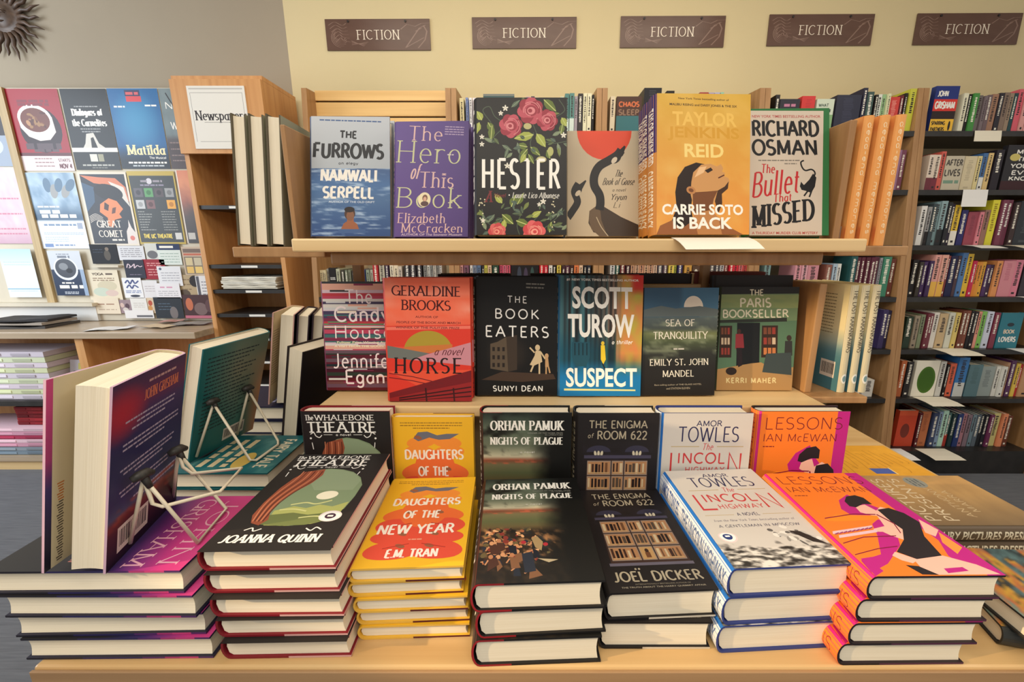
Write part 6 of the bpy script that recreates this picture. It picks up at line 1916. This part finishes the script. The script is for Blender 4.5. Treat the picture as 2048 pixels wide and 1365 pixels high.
# ------------------------------------------------------------------ poster board and counter
YB = 2.572
bt_ = atY(200, 176, YB).z
zc = .832
pb = thing('poster_board', 'pale notice board behind the posters on the left wall, split by a tan batten', 'notice board')
slab('panel', (-3.9, YB, zc + .002), (cxa - .003, YB + .012, bt_), M['board'], pb)
xb_ = atY(57, 400, YB).x
slab('batten', (xb_ - .022, YB - .016, zc + .10), (xb_ + .022, YB - .0005, bt_), M['batten'], pb)
zl = atY(100, 606, YB - .03).z
slab('ledge', (-3.9, YB - .05, zl - .02), (atY(190, 606, YB - .03).x, YB - .0005, zl), M['board'], pb)
slab('kick_panel', (-3.9, YB - .02, zc + .003), (atY(200, 625, YB).x, YB - .0005, zl - .0205), M['whiteboard'], pb)
slab('ledge', (atY(192, 530, YB).x, YB - .03, atY(210, 531, YB - .02).z - .012), (atY(245, 530, YB).x, YB - .0005, atY(210, 531, YB - .02).z), M['board'], pb)


def poster(label, quad, art, lay=0, name='poster', cat='poster', group=None, base=(220, 216, 208), m='gloss'):
    Yp = YB - .0035 - lay * .0022
    P = [atY(x, y, Yp) for x, y in quad]
    xl, xr = (P[0].x + P[3].x) / 2, (P[1].x + P[2].x) / 2
    if xr > xb_ + .1: xl = max(xl, xb_ + .0226)
    else: xr = min(xr, xb_ - .0226)
    zt, zb = (P[0].z + P[1].z) / 2, (P[2].z + P[3].z) / 2
    w, h = xr - xl, zt - zb
    m_ = MB()
    m_.box((0, -.0006, 0), (w, 0, h), base)
    if art: art.emit(m_, lambda u, v, e: (w * u / 100, -.0006 - e, h * (1 - v / 150)))
    o = m_.obj(name, M[m])
    o.location = (xl, Yp, zb)
    return tag(o, label, cat, group or 'posters on the notice board')


q = [(4, 178), (114, 177), (150, 342), (43, 342)]
A = Art((152, 22, 38), q)
A.frame(); A.rect(0, 122, 100, 150, (216, 198, 196)); A.rect(0, 116, 100, 122, (90, 40, 48))
A.ell(52, 74, 40, 42, (46, 26, 34)); A.poly([(12, 50), (78, 50), (80, 78), (66, 92), (46, 94), (26, 86), (14, 70)], (222, 208, 200)); A.ell(45, 54, 33, 26, (232, 220, 212), 6); A.ell(45, 56, 28, 22, (104, 52, 40), 6)
for k in range(16):
    rr = random.Random(k); A.ell(45 + rr.uniform(-18, 18), 56 + rr.uniform(-13, 13), rr.uniform(3, 7), rr.uniform(2, 4), rr.choice([(150, 110, 70), (80, 36, 30), (176, 130, 90), (120, 70, 46)]), rr.uniform(0, 90), 9)
greeks(A, 18, 78, [22, 28], 5, (120, 40, 50)); A.greek(16, 84, 104, 11, (84, 66, 72)); A.greek(30, 78, 112, 5, (90, 70, 76))
A.greek(26, 60, 127, 2, (150, 120, 120)); A.greek(26, 62, 134, 2, (150, 120, 120)); A.greek(26, 64, 141, 2, (150, 120, 120)); A.pen('STARTS', 72, 95, 127, 133, (110, 70, 76), .16); A.pen('NOV 4', 72, 97, 136, 146, (100, 54, 60), .2)
poster('red poster with a white bowl of soup', q, A)
q = [(119, 178), (211, 177), (243, 339), (153, 341)]
A = Art((24, 23, 25), q); A.frame()
A.pen('Dialogues of', 16, 84, 36, 52, W_, .22, .1, .6); A.pen('the Carmelites', 12, 88, 55, 68, W_, .22, .1, .6); A.greek(24, 76, 32, 2, (150, 150, 150)); A.greek(28, 72, 73, 2, (150, 150, 150)); A.greek(30, 70, 78, 2, (150, 150, 150))
A.poly([(38, 82), (54, 80), (62, 100), (74, 108), (74, 110), (24, 110), (32, 100)], (206, 200, 190)); A.poly([(46, 90), (52, 88), (58, 110), (44, 110)], (30, 26, 26))
A.rect(0, 108, 100, 116, (222, 218, 210)); A.rect(36, 120, 52, 134, (214, 210, 196)); A.rect(54, 120, 66, 134, (150, 146, 120)); A.greek(16, 86, 141, 3, (170, 168, 160)); A.greek(36, 70, 146, 2, (120, 118, 110))
poster('black poster reading Dialogues of the Carmelites', q, A)
q = [(213, 177), (315, 177), (341, 338), (244, 338)]
A = Art(None, q); A.grid(lambda u, v: mixc(mixc((30, 96, 150), (58, 136, 180), np.clip(1 - ((u - 48) / 50) ** 2 - ((v - 60) / 60) ** 2, 0, 1)), (16, 26, 40), np.clip((v - 104) / 30, 0, 1)), 12, 20); A.frame()
A.rect(34, 3, 64, 14, (48, 50, 84)); A.rect(35, 14, 65, 24, (206, 64, 70)); A.greek(36, 62, 9, 5, (206, 90, 96)); A.greek(8, 30, 33, 3, W_); A.greek(70, 96, 31, 3, W_)
A.pen('Matilda', 18, 94, 104, 123, (236, 222, 170), .2, .1, .8); A.pen('The Musical', 60, 94, 126, 131, W_, .16); A.greek(16, 94, 138, 3.4, W_); A.greek(24, 90, 144, 2.6, (190, 196, 200))
poster('deep blue poster reading Matilda', q, A)
q = [(317, 177), (380, 177), (408, 338), (343, 338)]
A = Art(None, q); A.grid(lambda u, v: mixc(mixc((98, 112, 116), (128, 140, 142), fbm(u * .06, v * .06, 3)), (70, 56, 56), np.clip((v - 84) / 14, 0, 1)), 10, 16); A.frame()
A.pen('N', 14, 34, 24, 38, W_, .16); A.pen('W', 20, 42, 60, 76, W_, .16); A.line([(20, 8), (44, 40)], 3, (40, 40, 44)); greeks(A, 8, 60, [100, 112, 124, 134], 2.4, (130, 110, 106))
poster('grey teal poster half hidden by the newspaper cabinet', q, A)
q = [(46, 347), (148, 344), (178, 497), (84, 498)]
A = Art(None, q); A.grid(lambda u, v: mixc(mixc((126, 152, 176), (186, 204, 220), np.clip(fbm(u * .06, v * .05, 7) * 2 - .6, 0, 1)), mixc((70, 96, 122), (222, 228, 236), (v > 92)), np.clip((v - 60) / 24, 0, 1)), 24, 36); A.frame()
for k in range(5): A.ell(40 + k * 12, 24 + (k % 2) * 12, 8, 14, ((90, 116, 140), (150, 150, 150))[k % 2], 10 * k)
A.greek(10, 56, 66, 3, W_); A.greek(12, 54, 76, 7, W_, seed=4); A.greek(14, 90, 84.5, 7, W_, seed=6); greeks(A, 14, 82, [102], 4, (120, 140, 166)); A.rect(84, 98, 95, 110, (150, 160, 180)); greeks(A, 10, 94, [118, 121], 1.2, (150, 164, 190)); greeks(A, 10, 60, [127, 131, 135], 1.4, (170, 182, 200)); A.rect(6, 140, 24, 147, (110, 134, 180)); greeks(A, 28, 70, [143], 3, (120, 140, 176))
poster('pale blue poster with clouds and white lower half', q, A, 1)
q = [(155, 346), (246, 343), (284, 490), (186, 493)]
A = Art((220, 208, 190), q); A.frame(); A.poly([(4, 4), (96, 4), (96, 146), (4, 146)], (38, 40, 50))
A.poly([(4, 6), (40, 10), (76, 12), (94, 30), (96, 60), (84, 40), (60, 26), (30, 22)], (206, 120, 84)); A.poly([(60, 18), (90, 30), (96, 70), (82, 50), (70, 34)], (214, 206, 196)); A.poly([(4, 20), (28, 30), (24, 60), (4, 80)], (60, 84, 110)); A.ell(56, 40, 30, 16, (28, 26, 32), 12)
A.poly([(34, 64), (54, 52), (70, 58), (80, 74), (70, 84), (74, 92), (58, 96), (52, 112), (42, 108), (44, 92), (30, 80)], (216, 128, 78)); A.poly([(44, 60), (52, 66), (48, 78), (40, 74)], (60, 36, 34)); A.poly([(58, 72), (66, 70), (62, 82), (54, 84)], (90, 48, 36))
for k in range(5): A.curve([(6, 90 + k * 3), (20, 84 + k * 3), (34, 92 + k * 4)], 1.2, (196, 186, 176))
A.pen('GREAT', 18, 70, 98, 112, (232, 220, 206), .14, .08, .9); A.pen('COMET', 18, 70, 118, 132, (232, 220, 206), .14, .08, .9); A.greek(44, 70, 138, 4, (206, 200, 190)); A.poly([(76, 142), (78, 120), (84, 110), (86, 96), (90, 112), (96, 122), (96, 146), (76, 146)], (216, 206, 200)); A.ell(88, 134, 5, 5, (206, 110, 96))
poster('dark poster with an orange comet reading GREAT COMET', q, A, 1)
q = [(250, 344), (346, 341), (373, 487), (284, 490)]
A = Art((186, 160, 60), q); A.frame(); A.poly([(3, 9), (97, 9), (97, 146), (3, 146)], (52, 54, 54)); A.ell(44, 20, 6, 6, (206, 200, 206)); A.greek(26, 40, 20, 4, (150, 140, 150)); A.greek(52, 72, 20, 4, (150, 140, 150)); A.greek(24, 76, 28, 3, (140, 130, 150))
for i, c in enumerate(((90, 84, 92), (86, 150, 90), (80, 66, 70), (150, 150, 150), (190, 190, 190), (120, 80, 80), (60, 60, 60), (226, 160, 50))):
    x, y = 8 + (i % 4) * 22, 34 + (i // 4) * 24
    if i != 6: A.rect(x, y, x + 18, y + 18, c); A.ell(x + 9, y + 9, 5, 5, tuple(max(0, k - 40) for k in c))
for k in range(8):
    A.greek(8, 8 + (k * 37 % 20) + 14, 82 + k * 5.4, 1.8, (150, 150, 146)); A.greek(58, 88, 82 + k * 5.4, 1.8, (140, 140, 136), seed=k)
A.pen('THE UC THEATRE', 10, 74, 128, 138, (222, 196, 80), .2); A.rect(80, 126, 94, 140, (206, 204, 200))
poster('dark poster in a yellow frame reading THE UC THEATRE', q, A, 1)
q = [(349, 341), (420, 341), (446, 486), (377, 487)]
A = Art(None, q); A.grid(lambda u, v: ramp(v + 30 * fbm(u * .05, v * .05, 4), [(0, (206, 120, 90)), (40, (214, 140, 100)), (80, (160, 100, 84)), (110, (84, 76, 76)), (180, (60, 58, 60))]), 10, 24); A.frame(); A.rect(6, 128, 26, 142, (190, 186, 180)); A.rect(0, 0, 3, 150, (226, 216, 206))
poster('orange to grey poster beside the cabinet edge', q, A, 1)
q = [(-42, 336), (30, 334), (66, 487), (-6, 488)]
A = Art(None, q); A.grid(lambda u, v: mixc(mixc((226, 214, 210), (206, 170, 186), fbm(u * .06, v * .04, 6)), (190, 150, 170), np.clip((v - 110) / 50, 0, 1)), 12, 18); A.frame(); greeks(A, 10, 90, [60, 90, 120, 130], 3, (196, 130, 150))
poster('pinkish white poster cut by the left edge of the picture', q, A, 1)
q = [(-60, 230), (14, 228), (30, 332), (-44, 334)]
A = Art((150, 160, 176), q); A.frame(); A.rect(0, 0, 100, 60, (60, 56, 60)); A.ell(50, 90, 30, 26, (190, 196, 206))
poster('grey blue poster at the upper left edge of the picture', q, A)
q = [(2, 499), (63, 498), (81, 594), (14, 596)]
A = Art(None, q); A.grid(lambda u, v: mixc((176, 208, 232), (222, 230, 236), np.clip(v / 60, 0, 1)), 6, 12); A.frame(); A.rect(0, 122, 100, 125, (130, 176, 200)); greeks(A, 8, 92, [40, 48, 130], 1.6, (170, 196, 214))
poster('light blue flyer on the ledge left of the batten', q, A, 9, 'flyer', 'flyer')
q = [(96, 503), (160, 501), (177, 591), (113, 592)]
A = Art((200, 204, 212), q); A.frame(); A.rect(0, 62, 100, 150, (44, 58, 84)); A.rect(88, 62, 100, 150, (150, 170, 196)); A.ell(46, 60, 37, 38, (226, 230, 236)); A.ell(46, 58, 32, 32, (70, 74, 84)); A.ell(40, 52, 14, 12, (130, 134, 140)); A.ell(56, 66, 10, 8, (40, 42, 50)); A.greek(26, 66, 11, 3, (130, 134, 146)); A.greek(28, 66, 20, 8, (120, 126, 138))
A.greek(24, 62, 107, 5, W_); A.greek(14, 88, 120, 11, W_, seed=3); greeks(A, 26, 70, [138, 143], 3, (190, 196, 206))
poster('navy and grey flyer with a round photo right of the batten', q, A, 9, 'flyer', 'flyer')


def card(px, label, c, marks=None, lay=2):
    x0, x1, y0, y1 = px
    k = (y1 - y0) * .19 * (1053 - x0) / 800
    q = [(x0, y0), (x1, y0), (x1 + k, y1), (x0 + k, y1)]
    A = Art(c); A.frame(q); A.frame()
    for m in marks or []:
        if m[0] == 'g': greeks(A, m[1], m[2], m[3], m[4], m[5], seed=int(x0))
        elif m[0] == 'r': A.rect(*m[1:6])
        elif m[0] == 'e': A.ell(*m[1:6])
        elif m[0] == 'c': A.curve(*m[1:4])
        else: A.pen(m[0], *m[1:6], .18, slant=m[6] if len(m) > 6 else 0)
    poster(label, q, A, lay, 'flyer', 'flyer', 'flyers and cards under the posters', c, 'paper')


ik = (120, 116, 122)
card((178, 232, 489, 528), 'black postcard with a dim figure under the comet poster', (34, 36, 42), [('e', 60, 84, 12, 40, (90, 84, 78)), ('e', 62, 36, 7, 14, (130, 116, 104)), ('g', 10, 45, [40, 60], 4, (70, 80, 96))])
card((234, 286, 492, 521), 'white card of small type right of the black postcard', (214, 214, 218), [('g', 10, 90, [30, 50, 70, 90, 110], 6, ik)])
card((288, 314, 487, 521), 'white card with a grey photo under the yellow framed poster', (206, 206, 200), [('e', 50, 100, 40, 36, (110, 110, 114))], 2)
card((312, 358, 488, 530), 'flyer with a dark blue heading beside the small grey photo', (214, 222, 216), [('r', 0, 0, 100, 44, (44, 56, 90)), ('g', 12, 88, [22], 16, W_), ('g', 10, 90, [70, 90, 110, 130], 5, (150, 170, 160))], 3)
card((362, 402, 494, 552), 'card with a window picture beside the cabinet', (196, 176, 156), [('r', 6, 10, 94, 30, (120, 104, 96)), ('r', 6, 34, 94, 44, (190, 110, 90)), ('r', 6, 50, 94, 140, (130, 118, 104)), ('r', 12, 56, 46, 96, (206, 190, 150)), ('r', 54, 56, 90, 96, (196, 186, 160)), ('r', 12, 102, 46, 136, (222, 186, 110)), ('r', 54, 102, 90, 136, (226, 196, 120))], 3)
card((246, 286, 520, 557), 'dark card with white script left of the red card', (50, 52, 66), [('c', [(12, 64), (20, 34), (30, 50), (24, 66), (40, 50), (52, 34), (50, 66), (66, 46), (78, 56), (90, 50)], 5, (222, 200, 210)), ('g', 20, 80, [120], 5, (130, 120, 140))], 4)
card((284, 328, 519, 559), 'red card of pale type among the flyers', (150, 38, 52), [('g', 18, 82, [30, 46, 76, 96, 116], 7, (214, 150, 150))], 3)
card((313, 360, 533, 572), 'white card of type overlapping the red card', (222, 222, 226), [('e', 14, 20, 6, 10, (90, 96, 120)), ('g', 14, 90, [50, 70, 90, 110], 5, (150, 150, 160))], 6)
card((169, 234, 540, 600), 'cream yoga flyer with faint drawings', (226, 214, 190), [('YOGA', 20, 56, 14, 28, (96, 84, 74)), ('g', 62, 88, [21], 9, (110, 98, 88)), ('g', 20, 86, [42, 52], 5, (150, 130, 110)), ('e', 60, 80, 30, 26, (206, 196, 170)), ('e', 40, 110, 26, 22, (196, 206, 190)), ('e', 70, 116, 20, 16, (214, 190, 180))], 3)
card((243, 281, 556, 596), 'white card with blue doodle lettering', (230, 230, 232), [('c', [(14, 40), (30, 20), (40, 44), (56, 18), (66, 42), (86, 22)], 9, (84, 94, 140)), ('c', [(18, 76), (34, 54), (46, 78), (60, 56), (80, 74)], 9, (84, 94, 140)), ('g', 10, 90, [98, 110], 8, (150, 160, 190)), ('e', 55, 136, 26, 9, (56, 60, 76))], 6)
card((281, 313, 561, 597), 'plain white card right of the blue doodle card', (220, 218, 220), [('g', 20, 80, [50, 70, 90], 6, (180, 170, 176))], 5)
card((309, 358, 567, 597), 'white card with a pink line of type, lower of two', (226, 224, 228), [('g', 20, 70, [40], 14, (206, 150, 176)), ('g', 10, 90, [80, 100, 120], 7, (170, 170, 176))], 8)
card((356, 394, 550, 598), 'black and tan patterned card near the cabinet', (176, 156, 124), [('e', 84, 40, 30, 36, (46, 42, 44)), ('e', 20, 120, 30, 30, (90, 76, 64)), ('g', 10, 60, [30, 60, 90], 6, (130, 110, 84))], 4)
card((390, 425, 552, 598), 'white flyer of type touching the cabinet side', (220, 220, 222), [('r', 4, 4, 20, 146, (90, 90, 100)), ('g', 30, 96, [40, 60, 80, 100, 120], 6, (130, 130, 140))], 5)
card((186, 236, 596, 628), 'cream card on the counter below the yoga flyer', (224, 210, 188), [('g', 14, 80, [60], 12, (170, 140, 120)), ('g', 14, 86, [110], 8, (180, 160, 140))], 6)
card((234, 262, 600, 627), 'small crowd photo card near the counter', (150, 130, 136), [('e', 30, 60, 14, 26, (206, 180, 170)), ('e', 66, 70, 16, 30, (90, 70, 80)), ('e', 50, 110, 20, 24, (206, 196, 190))], 5)
card((260, 292, 597, 626), 'white card between the crowd photo and the black card', (222, 220, 216), [('g', 16, 84, [50, 70, 90], 7, (190, 184, 180))], 7)
card((292, 306, 596, 627), 'narrow card with red and orange figures', (206, 186, 160), [('e', 50, 50, 30, 26, (176, 80, 60)), ('e', 40, 100, 30, 26, (196, 140, 80))], 6)
card((249, 306, 621, 637), 'white strip card resting on the counter', (224, 222, 222), [('g', 40, 96, [110], 40, (110, 110, 116))], 8)
card((306, 362, 595, 637), 'black flyer with a grey figure on the counter', (44, 50, 58), [('e', 66, 110, 14, 44, (116, 110, 110)), ('g', 14, 60, [46, 66, 86], 4, (90, 110, 130))], 8)
card((364, 424, 590, 637), 'dark red flyer with people beside the cabinet foot', (74, 50, 54), [('e', 20, 60, 12, 40, (190, 110, 80)), ('e', 56, 90, 22, 40, (120, 100, 100)), ('e', 84, 70, 12, 40, (96, 70, 74)), ('r', 0, 132, 100, 150, (190, 110, 130))], 7)

ct = thing('counter', 'low counter of pale laminate with open shelves under the notice board', 'counter')
slab('worktop', (-3.9, 2.21, zc - .036), (cxa - .002, 2.57, zc), M['counter'], ct, .003)
xd = atY(170, 720, 2.24).x
slab('upright', (xd - .022, 2.23, .06), (xd + .022, 2.56, zc - .037), M['cabinet'], ct)
slab('shelf', (-3.9, 2.24, atY(60, 803, 2.24).z - .03), (xd - .0225, 2.55, atY(60, 803, 2.24).z), M['black'], ct)
slab('shelf', (xd + .0225, 2.24, .40), (cxa - .002, 2.55, .43), M['cabinet'], ct)
slab('base_shelf', (-3.9, 2.235, .06), (cxa - .002, 2.55, .085), M['counter'], ct)
slab('plinth', (-3.9, 2.25, 0), (cxa - .002, 2.28, .0595), M['maple'], ct)
slab('back_panel', (-3.9, 2.551, .085), (cxa - .002, 2.562, zc - .037), M['cabinet'], ct)


def pile(name, cat, label, group, x0, x1, y0, z0, n, t, d, cols, wob=.004):
    for k in range(n):
        rr = random.Random(k * 3 + int(x0 * 100))
        m_ = MB()
        dx = rr.uniform(-wob, wob)
        c = cols[k % len(cols)]
        m_.box((x0 + dx, y0 + rr.uniform(0, wob), t * .12), (x1 + dx, y0 + d, t), c)
        m_.box((x0 + dx + .001, y0 + rr.uniform(0, wob) + .003, 0), (x1 + dx - .001, y0 + d, t * .12), tuple(int(v * .82) for v in c))
        for j in range(3):
            a = x0 + (x1 - x0) * (j + .1) / 3.2
            m_.box((a + dx, y0 - .0004, t * .3), (a + dx + (x1 - x0) * .2, y0 + .003, t * .75), tuple(min(255, int(v * (1.12 if j % 2 else .86))) for v in c))
        o = m_.obj(name, M['paper'])
        o.location = (0, 0, z0 + .0004 + k * (t + .0004))
        tag(o, '%s, %s from the bottom' % (label, ORDN[k]), cat, group)


zs = atY(60, 803, 2.24).z
h_ = atY(60, 704, 2.27).z - zs
pile('magazine', 'magazine', 'lilac and pale green magazine in the pile under the counter', 'lilac magazines under the counter', -3.20, atY(108, 780, 2.27).x, 2.262, zs, 9, h_ / 9 - .0005, .22, [(206, 196, 206), (206, 210, 170), (214, 200, 210), (206, 212, 180)])
zb_ = .0855
pile('magazine', 'magazine', 'pink edged magazine in the low pile under the counter', 'pink magazines on the base shelf', -3.3, atY(125, 880, 2.27).x, 2.262, zb_ + .05, 5, .024, .22, [(206, 150, 170), (226, 190, 200), (176, 60, 90)])
pile('magazine', 'magazine', 'blue grey magazine at the very bottom under the counter', 'blue grey magazines on the base shelf', -3.3, atY(125, 910, 2.27).x, 2.262, zb_, 2, .024, .22, [(120, 136, 150), (140, 150, 160)])
pile('magazine', 'magazine', 'dark red magazine above the pink ones under the counter', 'dark red magazines under the counter', atY(38, 840, 2.31).x, atY(140, 840, 2.31).x, 2.30, zb_ + .05 + 5 * .0245, 5, .022, .2, [(130, 30, 36), (150, 40, 46), (110, 26, 32)])
m_ = MB()
xq = atY(120, 750, 2.30).x
A = Art((200, 196, 206)); A.poly([(30, 14), (80, 14), (84, 40), (30, 40)], (214, 206, 120))
for x, y in ((24, 60), (66, 76), (40, 96)): A.ell(x, y, 20, 16, (110, 116, 130), 0, 6); A.ell(x, y, 16.5, 13, (226, 228, 232), 0, 6)
w, h = .16, .21
m_.box((0, -.004, 0), (w, 0, h), (200, 196, 206))
A.emit(m_, lambda u, v, e: (w * u / 100, -.004 - e, h * (1 - v / 150)))
o = m_.obj('magazine', M['gloss'])
o.location = (xq, 2.33, zs + .001); o.rotation_euler = (math.radians(-12), 0, 0)
tag(o, 'magazine with white hexagons standing beside the lilac pile', 'magazine')
# loose papers on the worktop
for k, (px, py, w, d, c, a, lb) in enumerate(((-20, 655, .34, .20, (70, 66, 64), .05, 'lowest dark newspaper of the pile on the counter'), (-10, 650, .33, .19, (150, 140, 130), .0, 'pale newspaper in the pile on the counter'), (-5, 645, .33, .18, (44, 42, 44), .12, 'black topped newspaper of the pile on the counter'))):
    p = atZ(px, py + 6, zc)
    m_ = MB()
    n = 8
    for i in range(n):
        pass
    top = [((i / n - .5) * w, y, .010 + .006 * math.sin(i * .9 + k) * (i / n)) for y in (-d / 2, d / 2) for i in range(n + 1)]
    bot = [(x, y, .0) for x, y, z in top]
    q_ = n + 1
    m_.add(top + bot, [(i, i + 1, q_ + i + 1, q_ + i) for i in range(n)] + [(i, 2 * q_ + i, 2 * q_ + i + 1, i + 1) for i in range(n)] + [(q_ + i, q_ + i + 1, 3 * q_ + i + 1, 3 * q_ + i) for i in range(n)] + [(0, q_, 3 * q_, 2 * q_), (n, 2 * q_ + n, 3 * q_ + n, q_ + n)], c)
    o = m_.obj('newspaper', M['paper'])
    o.location = (-2.86, 2.40, zc + .001 + k * .019); o.rotation_euler = (0, 0, a)
    tag(o, lb, 'newspaper', 'newspapers on the counter')
for k, (px, py, w, d, c, a, lb) in enumerate(((222, 659, .20, .10, (226, 224, 222), .3, 'white leaflet lying on the counter'), (318, 655, .16, .09, (206, 186, 156), -.2, 'tan leaflet lying on the counter near its middle'), (385, 650, .18, .1, (150, 146, 142), .15, 'grey leaflet lying on the counter beside the cabinet'), (345, 646, .12, .08, (196, 150, 140), .5, 'pink leaflet at the back of the counter'))):
    p = atZ(px, py, zc)
    m_ = MB()
    n = 6
    top = [((i / n - .5) * w, y, .002 + .006 * abs(math.sin(i * .8 + k))) for y in (-d / 2, d / 2) for i in range(n + 1)]
    m_.add(top + [(x, y, z - .0012) for x, y, z in top], [(i, i + 1, n + 2 + i, n + 1 + i) for i in range(n)] + [(2 * n + 2 + i + n + 1, 2 * n + 3 + i + n + 1, 2 * n + 3 + i, 2 * n + 2 + i) for i in range(n)], c)
    o = m_.obj('leaflet', M['paper'])
    o.location = (p.x, min(p.y, 2.50), zc + .001 + .0022 * k); o.rotation_euler = (0, 0, a)
    tag(o, lb, 'leaflet', 'leaflets on the counter')
